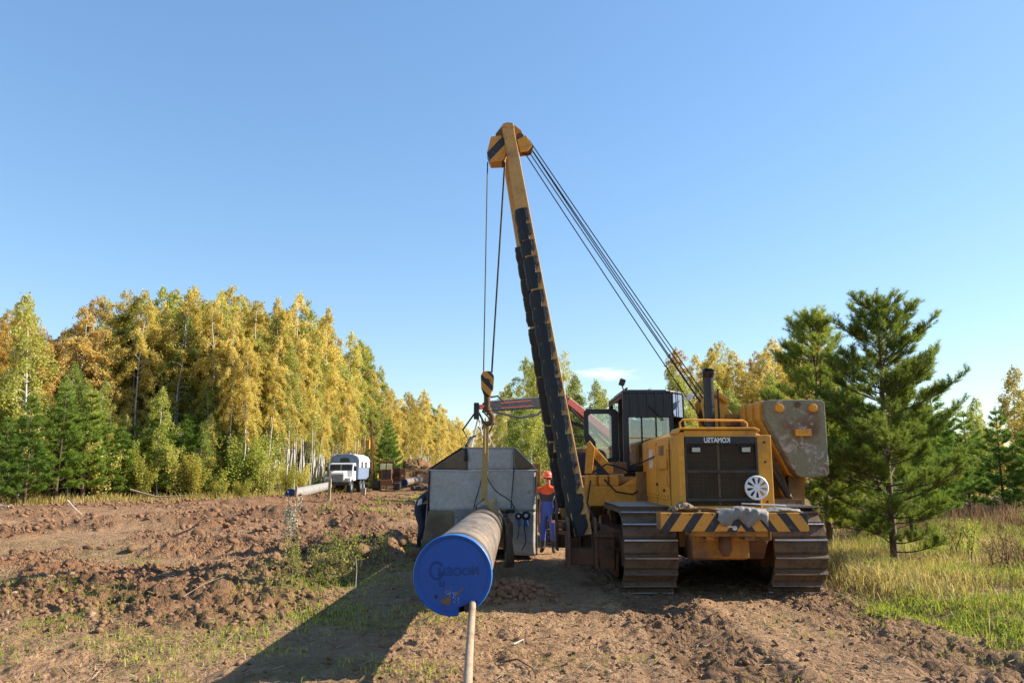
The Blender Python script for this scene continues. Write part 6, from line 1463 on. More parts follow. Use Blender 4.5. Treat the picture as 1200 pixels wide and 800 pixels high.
# ------------------------------------------------------------------ the woods
BI = [birch_variant(11, 14.5, 0.34, 2.5, 16000, 'leaf_gold', 0.125), birch_variant(12, 13.5, 0.24, 2.6, 21000, 'leaf_gold', 0.118), birch_variant(13, 15.5, 0.42, 1.8, 12000, 'leaf_gold', 0.125),
      birch_variant(14, 14.0, 0.16, 2.7, 22000, 'leaf_gold', 0.118), birch_variant(15, 12.5, 0.36, 1.6, 11000, 'leaf_gold', 0.115), birch_variant(16, 15.0, 0.30, 2.2, 11000, 'leaf_gold', 0.115)]
YB = [birch_variant(21, 7.5, 0.16, 1.3, 11000, 'leaf_mixed', 0.10), birch_variant(22, 6.5, 0.10, 1.4, 11000, 'leaf_mixed', 0.10), birch_variant(23, 8.5, 0.22, 1.2, 10000, 'leaf_mixed', 0.10)]
PF = [conifer_variant(31, 5.6, 0.10, 1.7, 0, 0, 'needle_far', nb=5, per_m=85, nlen=0.19, nwid=0.028, whorl=0.5), conifer_variant(32, 6.4, 0.12, 1.8, 0, 0, 'needle_far', nb=5, per_m=85, nlen=0.19, nwid=0.028, whorl=0.52),
      conifer_variant(33, 4.6, 0.08, 1.5, 0, 0, 'needle_far', nb=5, per_m=85, nlen=0.19, nwid=0.028, whorl=0.45)]
SP = [conifer_variant(41, 14.0, 0.06, 2.0, 0, 0, 'needle_spruce', rise=-0.25, whorl=0.45, nb=7, per_m=26, nlen=0.20, nwid=0.05, curl=0.10, prof=lambda s: (1-s)**0.95*1.0)]
SH = [shrub_variant(51, 2.6, 1.2, 16, 2600, 'leaf_shrub', 0.11), shrub_variant(52, 1.9, 1.1, 14, 2200, 'leaf_shrub', 0.10), shrub_variant(53, 3.4, 1.3, 16, 3200, 'leaf_shrub', 0.12)]

def jitter_rows(n, fn, mind, tries=40, rr=None):
    """scatter n points from fn() keeping mind apart"""
    pts = []
    for _ in range(n*tries):
        if len(pts) >= n: break
        p = fn()
        if all((p[0]-q[0])**2+(p[1]-q[1])**2 > mind*mind for q in pts): pts.append(p)
    return pts
rv = random.Random(5)
def thicket_zone(x, y):
    q = 600 + 900*x/y
    return 'beyond the left picture border' if q < 0 else 'at the left picture border' if q < 45 else 'around the second and third pine' if q < 110 else 'left of the bright green pine pair' if q < 175 else 'round the bright green pine pair' if q < 245 else 'between the green pines and the birch stand'
def edge_x(y): return float(left_edge(np.array([y]))[0])
BH = [14.5, 13.5, 15.5, 14.0, 12.5, 15.0]
def wood_scale(k, y, lo, hi, cap): return min(cap, 1.85 + rv.uniform(lo, hi)*y) / BH[k]
# the tall left-hand wood
def f_a():
    u = rv.uniform(0, 1); d = 3.0 + 13*rv.random()**1.1
    # along the slanting near edge from (-29.5, 43) to (-18.6, 54)
    ex, ey = -36 + u*19.0, 38.0 + u*18.0
    return (ex - 0.55*d, ey + 0.84*d + 2.0)
for i, (x, y) in enumerate(jitter_rows(66, f_a, 1.5)):
    k = rv.choice([0, 1, 3, 3, 5, 1]); zone = (x + 36)/20
    m_ = rv.choice(['leaf_rust', 'leaf_rust', 'leaf_gold', 'leaf_gold', 'leaf_mixed', 'leaf_mixed']) if x < -26 else rv.choice(['leaf_gold', 'leaf_gold', 'leaf_mixed', 'leaf_mixed', 'leaf_mixed'])
    lab = {'leaf_rust': 'tall rusty orange birch in the wood at far left', 'leaf_gold': 'tall golden birch in the wood behind the left pines', 'leaf_mixed': 'tall yellow-green birch in the wood behind the left pines'}[m_]
    px_ = 600 + 900*x/y
    lab = lab.replace('in the wood', 'above the left border thicket' if px_ < 70 else ('above the bright green pine pair' if px_ > 165 else 'above the middle of the left thicket')).replace(' behind the left pines', '').replace(' at far left', '') + (', front row' if y + 0.9*x < 33 else ', deeper row')
    plant('birch_tree', BI[k], lab, 'birch', x, y, wood_scale(k, y, 0.165, 0.245, 17.3)*(0.88 if px_ < 55 else 1.0), 'tall birches of the left wood', leafmat=m_)
def f_b():
    y = 56 + 40*rv.random()**1.2; d = 0.6 + 11*rv.random()**1.25
    return (edge_x(y) - d, y)
for i, (x, y) in enumerate(jitter_rows(84, f_b, 1.1)):
    k = rv.choice([0, 2, 2, 4, 0, 5, 2]); m_ = rv.choice(['leaf_gold', 'leaf_gold', 'leaf_mixed', 'leaf_mixed', 'leaf_mixed'])
    lab = {'leaf_gold': 'golden birch with white trunk in the stand behind the truck', 'leaf_mixed': 'yellow-green birch with white trunk in the stand behind the truck'}[m_]
    px_ = 600 + 900*x/y
    lab = lab.replace('in the stand behind the truck', ('over the cap of the long pale pipe' if px_ < 350 else ('just left of the truck' if px_ < 395 else ('straight behind the truck' if px_ < 430 else 'behind the rusty pipelayer')))) + (', front row' if edge_x(y) - x < 3 else ', deeper row')
    plant('birch_tree', BI[k], lab, 'birch', x, y, wood_scale(k, y, 0.150, 0.238, 17.3), 'birches of the stand behind the truck', leafmat=m_)
def f_c():
    y = 98 + 190*rv.random()**1.1; d = 0.3 + 9*rv.random()**1.3
    return (edge_x(y) - d, y)
for i, (x, y) in enumerate(jitter_rows(60, f_c, 2.0)):
    m_ = rv.choice(['leaf_gold', 'leaf_gold', 'leaf_mixed', 'leaf_gold'])
    plant('birch_tree', BI[rv.choice([0, 1, 3, 2])], 'small far ' + ('golden' if m_ == 'leaf_gold' else 'yellow-green') + ' birch ' + ('above the red dirt mound' if y < 140 else 'above the left eave of the tent' if y < 200 else 'at the far end of the strip') + (', front row' if edge_x(y) - x < 2.5 else ', deeper row'), 'birch', x, y, rv.uniform(0.9, 1.12), 'far birches receding along the strip', leafmat=m_)
for i, (x, y) in enumerate(jitter_rows(40, lambda: (lambda yy: (edge_x(yy) - rv.uniform(0.0, 3.0), yy))(55 + 30*rv.random()), 0.8)):
    plant('birch_tree', BI[rv.choice([2, 4, 2, 5])], 'slim young birch with thin white trunk ' + (lambda q: 'over the cap of the long pale pipe' if q < 335 else 'between the pipe cap and the truck' if q < 370 else 'just left of the truck' if q < 395 else 'right behind the truck')(600 + 900*x/y), 'birch', x, y, rv.uniform(0.55, 0.8), 'slim birches at the edge of the stand', leafmat=rv.choice(['leaf_gold', 'leaf_mixed', 'leaf_gold']), sz=rv.uniform(0.7, 0.95))
# understorey of the left edge
def f_d():
    u = rv.uniform(0, 1); d = 0.1 + 4.8*rv.random()**1.5; ex, ey = -36 + u*18.5, 37.0 + u*18.0
    return (ex - 0.55*d, ey + 0.84*d + 1.2)
for i, (x, y) in enumerate(jitter_rows(110, f_d, 0.8)):
    c = rv.random()
    if c < 0.42: plant('birch_sapling', YB[rv.randrange(3)], ('front' if y + 0.95*x < 6.0 else 'rear') + ' birch sapling of the left thicket ' + thicket_zone(x, y), 'sapling', x, y, rv.uniform(0.62, 1.0), 'saplings of the left thicket', leafmat=rv.choice(['leaf_mixed', 'leaf_green', 'leaf_green', 'leaf_green']))
    else: plant('shrub', SH[rv.randrange(3)], ('front' if y + 0.95*x < 6.0 else 'rear') + ' leafy shrub of the left thicket ' + thicket_zone(x, y), 'shrub', x, y, rv.uniform(0.8, 1.3), 'shrubs of the left thicket', parts=('stems', 'leaves'), leafmat=rv.choice(['leaf_shrub', 'leaf_green', 'leaf_mixed']))
for (px, Y, v, s, lab) in ((40, 43.5, 1, 0.95, 'young green pine nearest the left border of the wood'), (75, 45.5, 1, 1.08, 'young green pine in the thicket, second from the left'), (12, 42.5, 0, 0.85, 'young green pine cut by the left picture border'),
                         (190, 52.0, 2, 1.12, 'bushy bright green pine at the wood edge, front of a pair'), (222, 53.5, 0, 0.98, 'taller bushy green pine right of the bright green one'), (145, 49.5, 2, 0.95, 'small pine half hidden in the left thicket'),
                         (255, 56.0, 2, 1.0, 'dark green pine at the foot of the birch stand'), (105, 47.5, 0, 1.15, 'tall young pine rising above the left thicket')):
    plant('pine_tree', PF[v], lab, 'pine', (px-600)/900*Y*1.0, Y, s, 'young pines of the left wood edge')
for (px, Y, s, lab) in ((45, 58, 0.82, 'dark spruce tip among the rusty birches at far left'), (176, 66, 1.06, 'dark spruce tip between the orange and golden birches'), (12, 60, 0.8, 'dark spruce behind the sapling at the left border'), (118, 64, 0.8, 'dark spruce hidden low among the orange birches')):
    plant('spruce_tree', SP[0], lab, 'spruce', (px-600)/900*Y, Y, s, 'spruces of the left wood')
for (x, y, s) in ((-28.2, 44.6, 1.42),): plant('birch_sapling', YB[2], 'tall airy birch sapling with green leaves at the left border', 'sapling', x, y, s, leafmat='leaf_mixed')
for i, (x, y, s) in enumerate(((-13.4, 84, 1.2), (-15.2, 96, 1.1), (-14.6, 79, 0.9))):
    plant('pine_tree', PF[i % 3], ['green pine behind the rusty pipelayer', 'green pine beside the red dirt mound', 'green pine between the truck and the rusty pipelayer'][i], 'pine', x, y, s, 'pines beyond the far machines')
# dark spruces deep inside the wood
for i, (x, y) in enumerate(jitter_rows(46, lambda: (lambda yy: (edge_x(yy) - rv.uniform(11, 19), yy))(50 + 130*rv.random()**1.3), 2.2)):
    plant('spruce_tree', SP[0], 'dark spruce deep inside the left birch wood', 'spruce', x, y, rv.uniform(0.55, 0.8), 'spruces deep in the left wood')
# low thicket in front of the birch stand
for i, (x, y) in enumerate(jitter_rows(60, lambda: (lambda yy: (edge_x(yy) + rv.uniform(-4.5, 1.0), yy))(52 + 60*rv.random()**1.4), 1.1)):
    plant('shrub', SH[rv.randrange(3)], 'low shrub at the foot of the white birch trunks', 'shrub', x, y, rv.uniform(0.5, 0.85), 'shrubs below the birch stand', parts=('stems', 'leaves'), leafmat=rv.choice(['leaf_shrub', 'leaf_green', 'leaf_mixed']))

# the wood behind the tent and right of the strip
def f_e():
    y = 46 + 90*rv.random()**1.2
    x = rv.uniform(0.03, 0.12)*y + 0.5
    return (x, y)
for i, (px, Y, k, s, m_) in enumerate(((612, 92, 0, 1.05, 'leaf_mixed'), (628, 84, 3, 0.98, 'leaf_mixed'), (600, 105, 1, 0.95, 'leaf_mixed'), (645, 80, 1, 0.95, 'leaf_mixed'), (660, 90, 5, 1.05, 'leaf_mixed'), (592, 118, 3, 0.9, 'leaf_gold'),
                                      (676, 96, 5, 0.9, 'leaf_mixed'), (586, 135, 0, 1.0, 'leaf_gold'), (638, 96, 2, 1.0, 'leaf_gold'), (620, 72, 4, 0.72, 'leaf_green'), (655, 66, 4, 0.62, 'leaf_mixed'), (575, 170, 1, 1.0, 'leaf_gold'), (566, 205, 3, 1.0, 'leaf_gold'), (558, 240, 0, 1.0, 'leaf_gold'), (604, 76, 4, 0.6, 'leaf_mixed'))):
    plant('birch_tree', BI[k], ('golden' if m_ == 'leaf_gold' else 'yellow-green') + ' birch beyond the welding tent ' + ('left of the hook block' if px < 572 else 'just right of the sling' if px < 606 else 'between sling and boom' if px < 640 else 'close behind the boom'), 'birch', (px-600)/900*Y, Y, s, 'birches beyond the welding tent', leafmat=m_)
for i, (px, Y, s, m_) in enumerate(((610, 52, 0.9, 'leaf_green'), (622, 46, 0.85, 'leaf_green'), (636, 50, 0.95, 'leaf_mixed'), (650, 44, 0.85, 'leaf_mixed'), (600, 60, 0.9, 'leaf_mixed'), (668, 48, 0.9, 'leaf_mixed'), (588, 66, 0.85, 'leaf_mixed'), (684, 52, 1.0, 'leaf_green'), (700, 48, 0.85, 'leaf_mixed'), (715, 55, 1.0, 'leaf_mixed'), (735, 60, 1.0, 'leaf_mixed'), (760, 56, 0.9, 'leaf_green'))):
    plant('birch_sapling', YB[i % 3], 'leafy young birch in the thicket behind the tent and boom', 'sapling', (px-600)/900*Y, Y, s, 'saplings behind the tent', leafmat=m_)
for i, (px, Y, s) in enumerate(((618, 40, 0.8), (642, 38, 0.7), (604, 48, 0.8), (660, 40, 0.8), (630, 56, 1.1), (595, 62, 0.9))):
    plant('shrub', SH[i % 3], 'green shrub behind the welding tent', 'shrub', (px-600)/900*Y, Y, s, 'shrubs behind the tent', parts=('stems', 'leaves'), leafmat='leaf_green')
for i, (px, Y, k, s, m_) in enumerate(((690, 150, 5, 0.85, 'leaf_mixed'), (705, 130, 2, 0.75, 'leaf_mixed'), (722, 140, 5, 0.8, 'leaf_mixed'), (742, 125, 1, 0.75, 'leaf_mixed'), (765, 110, 5, 0.8, 'leaf_mixed'), (668, 160, 1, 0.95, 'leaf_mixed'), (780, 95, 1, 0.8, 'leaf_green'))):
    plant('birch_tree', BI[k], 'low far birch showing behind the cab of the pipelayer', 'birch', (px-600)/900*Y, Y, s, 'birches behind the cab', leafmat=m_)
def f_f():
    px = rv.uniform(800, 960); Y = 58 + 22*rv.random(); return ((px-600)/900*Y, Y)
for i, (x, y) in enumerate(jitter_rows(26, f_f, 1.9)):
    m_ = rv.choice(['leaf_rust', 'leaf_rust', 'leaf_gold', 'leaf_gold', 'leaf_mixed'])
    q_ = 600 + 900*x/y
    plant('birch_tree', BI[rv.choice([0, 1, 3, 5])], {'leaf_rust': 'orange', 'leaf_gold': 'golden', 'leaf_mixed': 'yellow-green'}[m_] + ' birch ' + ('left of the exhaust stack' if q_ < 832 else 'right of the exhaust stack' if q_ < 890 else 'above the counterweight' if q_ < 935 else 'behind the left big pine') + (', nearer row' if y < 69 else ', farther row'), 'birch', x, y, rv.uniform(0.74, 0.92), 'birches behind the counterweight', leafmat=m_)
for i, (px, Y, s) in enumerate(((800, 40, 0.95), (815, 46, 0.9), (835, 44, 0.8), (860, 48, 0.9), (880, 45, 0.85), (905, 48, 0.9), (925, 44, 0.8), (790, 50, 1.0))):
    plant('birch_sapling', YB[i % 3], 'young birch behind the engine hood of the pipelayer', 'sapling', (px-600)/900*Y, Y, s, 'saplings behind the hood', leafmat=rv.choice(['leaf_mixed', 'leaf_green', 'leaf_rust']))
def f_g():
    px = rv.uniform(1060, 1270); Y = 31 + 26*rv.random(); return ((px-600)/900*Y, Y)
for i, (x, y) in enumerate(jitter_rows(40, f_g, 1.5)):
    if i % 5: plant('birch_sapling', YB[i % 3], 'young tree beyond the right meadow ' + (lambda q: 'behind the big pine' if q < 1110 else 'right of the big pine' if q < 1160 else 'by the right picture border' if q < 1200 else 'outside the right picture border')(600 + 900*x/y) + (', nearer' if y < 43 else ', farther'), 'sapling', x, y, rv.uniform(0.48, 0.76), 'young trees beyond the right meadow', leafmat=rv.choice(['leaf_mixed', 'leaf_green', 'leaf_gold', 'leaf_mixed']))
    else: plant('pine_tree', PF[i % 3], 'young green pine beyond the meadow at right', 'pine', x, y, rv.uniform(0.5, 0.75), 'pines beyond the right meadow')
for i, (px, Y, s) in enumerate(((1125, 30, 0.7), (1165, 27, 0.6), (1195, 29, 0.66), (1230, 27, 0.7), (1000, 36, 0.9), (1040, 38, 0.9), (1075, 36, 0.85), (980, 30, 0.9), (1100, 34, 0.9))):
    plant('pine_tree', PF[i % 3], ['young pine just right of the big pines', 'small pine behind the reddish weeds', 'young pine near the right picture border', 'pine cut by the right picture border', 'pine seen through the left big pine', 'pine seen between the two big pines', 'pine behind the right flank of the big pine', 'pine behind the counterweight and the left big pine', 'pine furthest behind the right flank of the big pine'][i], 'pine', (px-600)/900*Y, Y, s, 'pines behind the two big pines')

# the two big pines by the track
pnear = lambda s: (1-s)**0.70*(0.40+0.60*min(1, s*4.5))
NP1 = conifer_variant(61, 5.25, 0.10, 1.95, 0, 0, 'needle', nb=6, per_m=225, nlen=0.085, nwid=0.0085, whorl=0.33, prof=pnear, rise=0.30, curl=0.30, jit=1.5, upt=0.80)
NP2 = conifer_variant(62, 5.3, 0.10, 1.75, 0, 0, 'needle', nb=6, per_m=200, nlen=0.09, nwid=0.0095, whorl=0.34, prof=pnear, rise=0.34, curl=0.32, jit=1.5, upt=0.80)
plant('pine_tree', NP1, 'large green pine with bare lower trunk nearest the right meadow', 'pine', 7.28, 15.1, 1.0, 'big pines beside the pipelayer', rot=0.6)
plant('pine_tree', NP2, 'large dark pine standing close behind the counterweight', 'pine', 6.85, 17.0, 0.98, 'big pines beside the pipelayer', rot=2.1)
plant('pine_tree', PF[1], 'lower pine filling the gap right of the two big pines', 'pine', 10.4, 20.5, 0.66, 'big pines beside the pipelayer')
plant('pine_tree', PF[0], 'bushy pine further right behind the reddish weeds', 'pine', 13.6, 25.0, 0.78, 'big pines beside the pipelayer')
plant('pine_tree', PF[2], 'short pine between the counterweight and the big pines', 'pine', 8.6, 19.6, 0.8, 'big pines beside the pipelayer')

# ------------------------------------------------------------------ grass, weeds, litter, clods
def blades(name, label, cat, pts, hmin, hmax, w, mat, seed, bend=0.5, clump=0.0):
    g = np.random.default_rng(seed); n = len(pts); x, y = pts[:, 0], pts[:, 1]
    z = height(x, y) - 0.01; B = np.stack([x, y, z], 1); h = (g.uniform(hmin, hmax, n)*(0.45 + 1.0*fbm(x, y, 0.55, 3, seed+3)))[:, None]
    az = g.uniform(0, 2*np.pi, n); d = np.stack([np.cos(az), np.sin(az), 0*az], 1); s = np.stack([-np.sin(az), np.cos(az), 0*az], 1)
    az2 = g.uniform(0, 2*np.pi, n); s = np.stack([np.cos(az2), np.sin(az2), 0*az2], 1)
    bd = (bend*g.uniform(0.1, 1, n))[:, None]; w_ = (w*g.uniform(0.6, 1.4, n))[:, None]; up = np.array([[0, 0, 1.]])
    m_ = B + up*h*0.55 + d*h*bd*0.25; t = B + up*h*(1-0.35*bd) + d*h*bd
    V = np.stack([B - s*w_/2, B + s*w_/2, m_ + s*w_*0.4, m_ - s*w_*0.4, t + s*w_*0.08, t - s*w_*0.08], 1).reshape(-1, 3)
    o = np.arange(n)[:, None]*6; F = np.stack([o + np.array([[0, 1, 2, 3]]), o + np.array([[3, 2, 4, 5]])], 1).reshape(-1, 4)
    tint = np.repeat(np.clip(0.5 + 0.8*(fbm(x, y, 1.2, 3, seed)-0.5) + g.normal(0, 0.2, n), 0, 1), 2)
    me = npmesh(name, V, F, mat, tint); ob = bpy.data.objects.new(name, me); C.objects.link(ob); return tag(ob, label, cat, None, 'stuff')

def scatter(n, x0, x1, y0, y1, keep, seed, power=1.0):
    g = np.random.default_rng(seed); m_ = n*6; y = y0 + (y1-y0)*g.random(m_)**power; x = g.uniform(x0, x1, m_)*1.0
    k = keep(x, y) > g.random(m_); P = np.stack([x[k], y[k]], 1); return P[:n]
def verge(x, y): return masks(x, y)[1]
# the meadow on the right
P = scatter(50000, 4.6, 20, 8.6, 30, lambda x, y: verge(x, y)*(0.06 + sstep(0.40, 0.60, fbm(x, y, 1.2, 4, 8, 0.6)))*(0.15 + 0.85*sstep(10.4, 12.2, y + 0.25*(x-6)))*sstep(9.2, 7.4, x/np.maximum(y, 1)*10), 81, 1.4)
blades('dry_grass', 'tall dry yellow grass of the meadow at right', 'grass', P, 0.08, 0.34, 0.011, 'grass_dry', 82, 1.3)
P = scatter(36000, 4.4, 14, 7.4, 14, lambda x, y: sstep(-0.3, 0.45, x - 4.9 - 0.18*(10.5-y) + 0.5*(vnoise(x/.6, y/.6, 3)-.5))*sstep(11.8, 10.2, y + 0.2*(x-6))*(0.12 + sstep(0.38, 0.58, fbm(x, y, 0.6, 4, 9, 0.6))), 83)
blades('green_grass', 'bright green grass along the edge of the track at lower right', 'grass', P, 0.03, 0.15, 0.010, 'grass_green', 84, 1.2)
P = scatter(26000, 4.9, 18, 10, 26, lambda x, y: verge(x, y)*sstep(0.50, 0.62, fbm(x, y, 1.4, 3, 19)), 85)
blades('green_meadow_tufts', 'green tufts among the dry grass of the right meadow', 'grass', P, 0.12, 0.36, 0.012, 'grass_green', 86, 1.0)
P = scatter(9000, 9, 30, 21, 30, lambda x, y: verge(x, y)*sstep(0.35, 0.5, fbm(x, y, 2.5, 2, 29)), 87)
blades('reddish_weeds', 'band of reddish brown weeds behind the right meadow', 'weeds', P, 0.3, 0.8, 0.025, 'reed', 88, 0.35)
P = scatter(5000, 4.6, 7, 11.5, 18, lambda x, y: sstep(-0.3, 0.4, x - 5.3)*0.8, 89)
blades('brown_undergrowth', 'brown undergrowth below the big pines', 'grass', P, 0.12, 0.4, 0.012, 'grass_dry', 90, 1.0)
P = scatter(9000, 4.9, 18, 10.5, 27, lambda x, y: verge(x, y)*sstep(0.46, 0.66, fbm(x, y, 0.7, 3, 139)), 187)
blades('seed_stalks', 'pale seed stalks leaning in the right meadow', 'grass', P, 0.25, 0.6, 0.006, 'straw', 188, 1.0)
# left: thin patches on the soil and a fringe along the wood
P = scatter(12000, -9, 0.4, 6.6, 17, lambda x, y: (sstep(0.50, 0.66, fbm(x, y, 1.1, 4, 101))*0.65 + bump(x, y, -3.2, 13.2, 0.9, 1.6, 0.9) + bump(x, y, -2.55, 10.4, 0.45, 0.6, 1.2) + bump(x, y, -3.9, 9.0, 1.3, 0.6, .5))*sstep(0.0, -0.8, x), 91)
blades('sparse_grass', 'sparse short green grass on the soil left of the pipe', 'grass', P, 0.03, 0.12, 0.009, 'grass_green', 92, 0.8)
P = scatter(1800, 0.0, 5.2, 6.2, 10.5, lambda x, y: sstep(0.62, 0.72, fbm(x, y, 0.8, 3, 107))*0.5, 93)
blades('track_grass', 'odd green blades on the track in front of the pipelayer', 'grass', P, 0.02, 0.07, 0.008, 'grass_green', 94, 0.8)
P = scatter(26000, -46, -12, 34, 75, lambda x, y: sstep(3.8, 0.0, np.abs(x - left_edge(y) + 0.2))*(0.25+sstep(.4, .6, fbm(x, y, 2.5, 3, 12))), 95)
blades('edge_grass', 'dry grass fringe along the foot of the left wood', 'grass', P, 0.12, 0.55, 0.035, 'grass_dry', 96, 0.6)
P = scatter(9000, -8, 8, 26, 80, lambda x, y: sstep(0.58, 0.68, fbm(x, y, 3.0, 3, 121))*0.8, 97)
blades('strip_weeds', 'scattered weeds on the far soil of the strip', 'weeds', P, 0.08, 0.35, 0.03, 'weed', 98, 0.7)
# straw and twig litter lying flat
def litter(n, seed):
    g = np.random.default_rng(seed); r = 6.3*np.exp(g.random(n)*1.75); a = g.uniform(-0.62, 0.62, n); x, y = r*np.sin(a), r*np.cos(a)
    _, rt, wd = masks(x, y); k = (rt < 0.3) & (wd < 0.3); x, y = x[k], y[k]; n = len(x); z = height(x, y) + 0.012
    az = g.uniform(0, np.pi, n); L = g.uniform(0.02, 0.13, n)*(1 + 0.04*y); w = g.uniform(0.002, 0.006, n)*(1+0.05*y); ti = g.normal(0, 0.25, n)
    d = np.stack([np.cos(az), np.sin(az), ti], 1)*L[:, None]/2; s = np.stack([-np.sin(az), np.cos(az), 0.6+0*az], 1)*w[:, None]/2; B = np.stack([x, y, z], 1)
    V = np.stack([B-d-s, B+d-s, B+d+s, B-d+s], 1).reshape(-1, 3); F = np.arange(4*n).reshape(n, 4)
    me = npmesh('straw_litter', V, F, 'straw', np.clip(g.beta(2, 2.2, n), 0, 1)); o = bpy.data.objects.new('straw_litter', me); C.objects.link(o)
    tag(o, 'straw and broken twig litter over the soil', 'litter', None, 'stuff')
litter(9000, 111)

# clods: small ones as one mass, the biggest one by one
def ico_lumps(n_var, seed, sub=1):
    out = []
    for k in range(n_var):
        bm = bmesh.new(); bmesh.ops.create_icosphere(bm, subdivisions=sub, radius=1.0); g = np.random.default_rng(seed+k)
        V = np.array([v.co[:] for v in bm.verts]); F = np.array([[v.index for v in f.verts] for f in bm.faces]); bm.free()
        sc = g.uniform(0.55, 1.35, 3); r = 1 + g.normal(0, 0.27 if sub == 1 else 0.12, len(V)) + 0.25*(fbm(V[:, 0]*1.3+k*3+5, V[:, 1]*1.3+V[:, 2]+9, 0.7, 2, seed+k)-0.5)
        V = V*r[:, None]*sc; V[:, 2] *= 0.75; out.append((V, F))
    return out
LUMP = ico_lumps(8, 300)
def clod_mass(name, label, pts, smin, smax, mat, seed, power=2.2):
    g = np.random.default_rng(seed); Vs, Fs = [], []; o = 0
    z = height(pts[:, 0], pts[:, 1])
    for i, (x, y) in enumerate(pts):
        V, F = LUMP[g.integers(0, len(LUMP))]; s = smin + (smax-smin)*g.random()**power
        a = g.uniform(0, 6.28); ca, sa = np.cos(a), np.sin(a); Q = V @ np.array([[ca, sa, 0], [-sa, ca, 0], [0, 0, 1]])
        Vs.append(Q*s + np.array([x, y, z[i] + s*0.25])); Fs.append(F + o); o += len(V)
    me = npmesh(name, np.vstack(Vs), np.vstack(Fs), mat); ob = bpy.data.objects.new(name, me); C.objects.link(ob); tag(ob, label, 'soil', None, 'stuff')
P = scatter(13000, -16, 0, 8.2, 24, lambda x, y: masks(x, y)[0]*(0.25 + 0.9*sstep(0.45, 0.62, fbm(x, y, 1.3, 3, 131)))*(np.abs(x) < y*0.75), 132, 1.2)
clod_mass('soil_clods', 'crumbly brown soil clods over the churned ground at left', P, 0.008, 0.052, 'clod', 133, 3.4)
P = scatter(4500, -28, 0, 22, 62, lambda x, y: np.clip(masks(x, y)[0] + bump(x, y, -10.2, 47, 5, 3, 1.0), 0, 1)*(np.abs(x) < y*0.75), 134, 1.0)
clod_mass('red_soil_clods', 'reddish soil clods of the far spoil heaps', P, 0.02, 0.12, 'clod_red', 135, 2.6)
P = scatter(3500, -4, 6, 6.3, 12.5, lambda x, y: 0.14 + 0.9*np.clip(sstep(0.75, 0.4, np.abs(x-2.0)) + sstep(0.8, 0.3, np.abs(x-4.35)), 0, 1)*sstep(0.4, 0.6, fbm(x, y, 0.9, 2, 136)), 137, 1.0)
clod_mass('track_crumbs', 'small soil crumbs in the crawler prints', P, 0.006, 0.036, 'clod', 138, 3.0)
P = scatter(420, -0.75, 0.75, 11.1, 12.7, lambda x, y: bump(x, y, -0.02, 11.85, 0.42, 0.42, 1.2), 139)
clod_mass('heap_clods', 'heap of reddish crumbly soil beside the pipe', P, 0.02, 0.07, 'clod_red', 140, 1.3)
BIG = ico_lumps(4, 400, 2); bigme = []
for V, F in BIG: bigme.append(npmesh('soil_clod', V, F, 'clod_red'))
gcl = random.Random(12)
spots = [(-11.2 + 0.55*k + gcl.uniform(-.2, .2), 17.7 + gcl.uniform(-.5, .5), gcl.uniform(0.08, 0.15)) for k in range(14)] + \
        [(-2.95, 15.6, .2), (-3.3, 14.7, .16), (-4.6, 12.6, .13), (-6.3, 11.6, .12), (-4.2, 11.5, .1), (-5.4, 13.2, .12), (-2.3, 16.6, .2), (-2.0, 16.1, .16), (-2.6, 17.6, .22), (-16.5, 31, .2), (-14.2, 30, .19), (-12.5, 33, .22), (-19, 34, .24), (-7.5, 24, .17), (-9.2, 23, .16)]
for x, y, s in spots:
    o = bpy.data.objects.new('soil_clod', bigme[gcl.randrange(4)]); C.objects.link(o); o.location = (x, y, gz(x, y) + s*0.35); o.scale = (s, s*gcl.uniform(.8, 1.2), s)
    o.rotation_euler = (gcl.uniform(-.3, .3), gcl.uniform(-.3, .3), gcl.uniform(0, 6)); tag(o, 'large lump of reddish brown soil on the churned ground left of the pipe', 'clod', 'large soil lumps')

# sticks
def stick(label, pts, r, mat, name='branch'):
    mb = MB(); P = [Vector((x, y, gz(x, y) + dz)) for x, y, dz in pts]; n = len(P)
    mb.tube(P, [r*(1-0.6*i/(n-1)) for i in range(n)], 7); o = mb.build(name, mat, None, origin=P[0], smooth=True); return tag(o, label, 'branch')
stick('long white birch branch at the left border below the wood', [(-28.0, 37.5, 1.15), (-26.4, 37.3, 0.75), (-25.2, 37.0, 0.30), (-23.6, 36.8, 0.12)], 0.085, 'birch_stick')
stick('white stick low at the left border', [(-21.5, 30.5, 0.55), (-20.6, 30.2, 0.3), (-19.4, 29.8, 0.05)], 0.07, 'birch_stick')
stick('short pale stick leaning on the churned soil at left', [(-19.0, 33.5, 0.55), (-18.3, 33.0, 0.22), (-17.8, 32.7, 0.02)], 0.04, 'birch_stick')
stick('bleached pole lying below the left thicket', [(-21.0, 43.0, 0.8), (-19.6, 43.2, 0.4), (-18.2, 43.4, 0.3)], 0.06, 'wood')
stick('curved dark twig on the track right of the wooden pole', [(-0.12, 7.86, 0.03), (0.05, 7.85, 0.045), (0.18, 7.62, 0.03), (0.24, 7.35, 0.02)], 0.011, 'twig', 'twig')
stick('thin pale twig near the wooden pole', [(0.02, 8.6, 0.02), (0.13, 8.85, 0.05)], 0.008, 'birch_stick', 'twig')
stick('dark forked twig on the clods at left', [(-9.0, 21.0, 0.05), (-8.6, 21.1, 0.3), (-8.3, 21.2, 0.55)], 0.03, 'twig', 'twig')
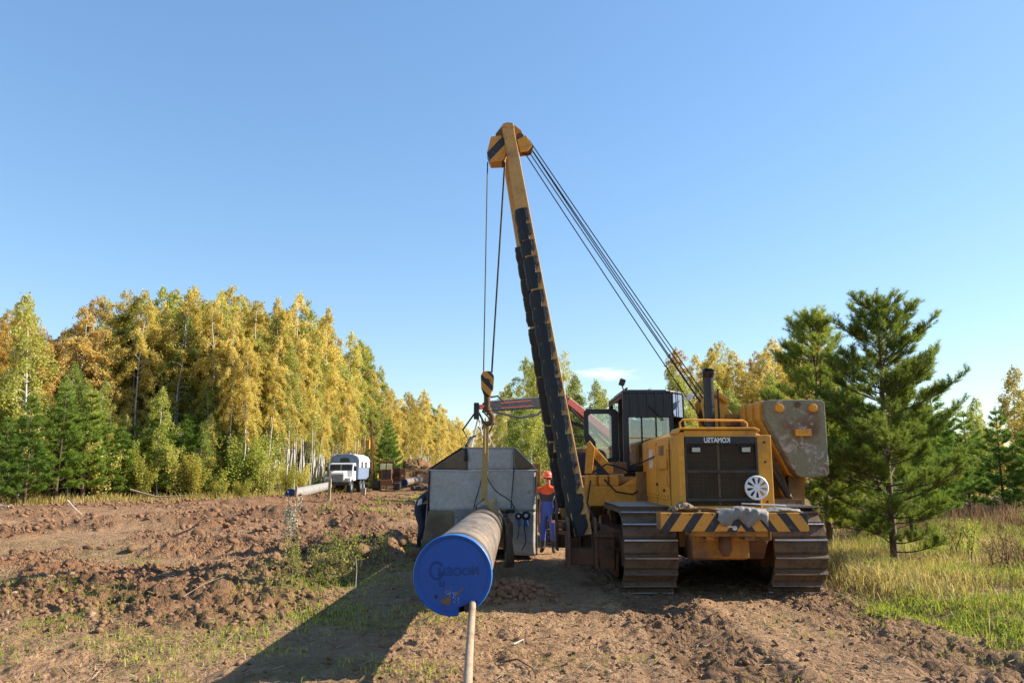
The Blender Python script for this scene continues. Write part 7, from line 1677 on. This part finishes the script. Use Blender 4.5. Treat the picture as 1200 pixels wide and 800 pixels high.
stick('thin straw stalk leaning on the soil at left', [(-4.6, 11.2, 0.05), (-4.45, 11.55, 0.10), (-4.30, 11.9, 0.16)], 0.006, 'wood', 'twig')
stick('dark twig in the crawler print', [(1.95, 8.7, 0.04), (2.2, 8.8, 0.08), (2.36, 9.0, 0.10)], 0.008, 'twig', 'twig')

# saplings and weeds of the small green island left of the pipe
WD = [shrub_variant(71, 1.0, 0.45, 9, 420, 'weed', 0.055), shrub_variant(72, 0.7, 0.5, 9, 380, 'weed', 0.05), shrub_variant(73, 1.3, 0.35, 6, 360, 'weed', 0.055)]
for i, (x, y, s, lab) in enumerate(((-2.75, 13.6, 0.85, 'tallest leafy weed of the green island beside the shadow'), (-3.15, 14.2, 0.95, 'bushy yellow-green weed in the middle of the green island'), (-3.6, 13.2, 0.75, 'low weed at the left end of the green island'), (-2.5, 14.9, 0.8, 'weed at the back of the green island by the soil heap'),
                                   (-3.0, 12.6, 0.6, 'small weed in front of the green island'), (-3.9, 14.4, 0.65, 'thin weed left behind the green island'), (-3.4, 15.4, 0.8, 'weed on the soil behind the green island'), (-2.75, 12.95, 0.7, 'weed next to the bare white stem'), (-2.1, 15.6, 0.6, 'weed nearest the tent on the dark heap'), (-3.3, 13.7, 0.7, 'dense weed clump among the green island'))):
    plant('weed', WD[i % 3], lab, 'weed', x, y, s*0.78, 'weeds left of the pipe', parts=('stems', 'leaves'))
gm = random.Random(31)
for i in range(16):
    yy = gm.uniform(13, 22); xx = max(8.3, yy*gm.uniform(0.5, 0.68))
    plant('weed', WD[i % 3], 'bushy yellow-green weed in the right meadow', 'weed', xx, yy, gm.uniform(0.45, 0.8), 'weeds of the right meadow', parts=('stems', 'leaves'), leafmat=gm.choice(['weed', 'leaf_green', 'reed']))
plant('weed', WD[2], 'pale leaved plant in front of the blue capped far pipe', 'weed', -5.9, 21.0, 0.95, parts=('stems', 'leaves'), leafmat='pale_leaf')
stick('thin bare white stem standing in the green island', [(-2.45, 12.5, 0.0), (-2.44, 12.5, 0.3), (-2.46, 12.5, 0.48)], 0.007, 'birch_stick', 'stem')
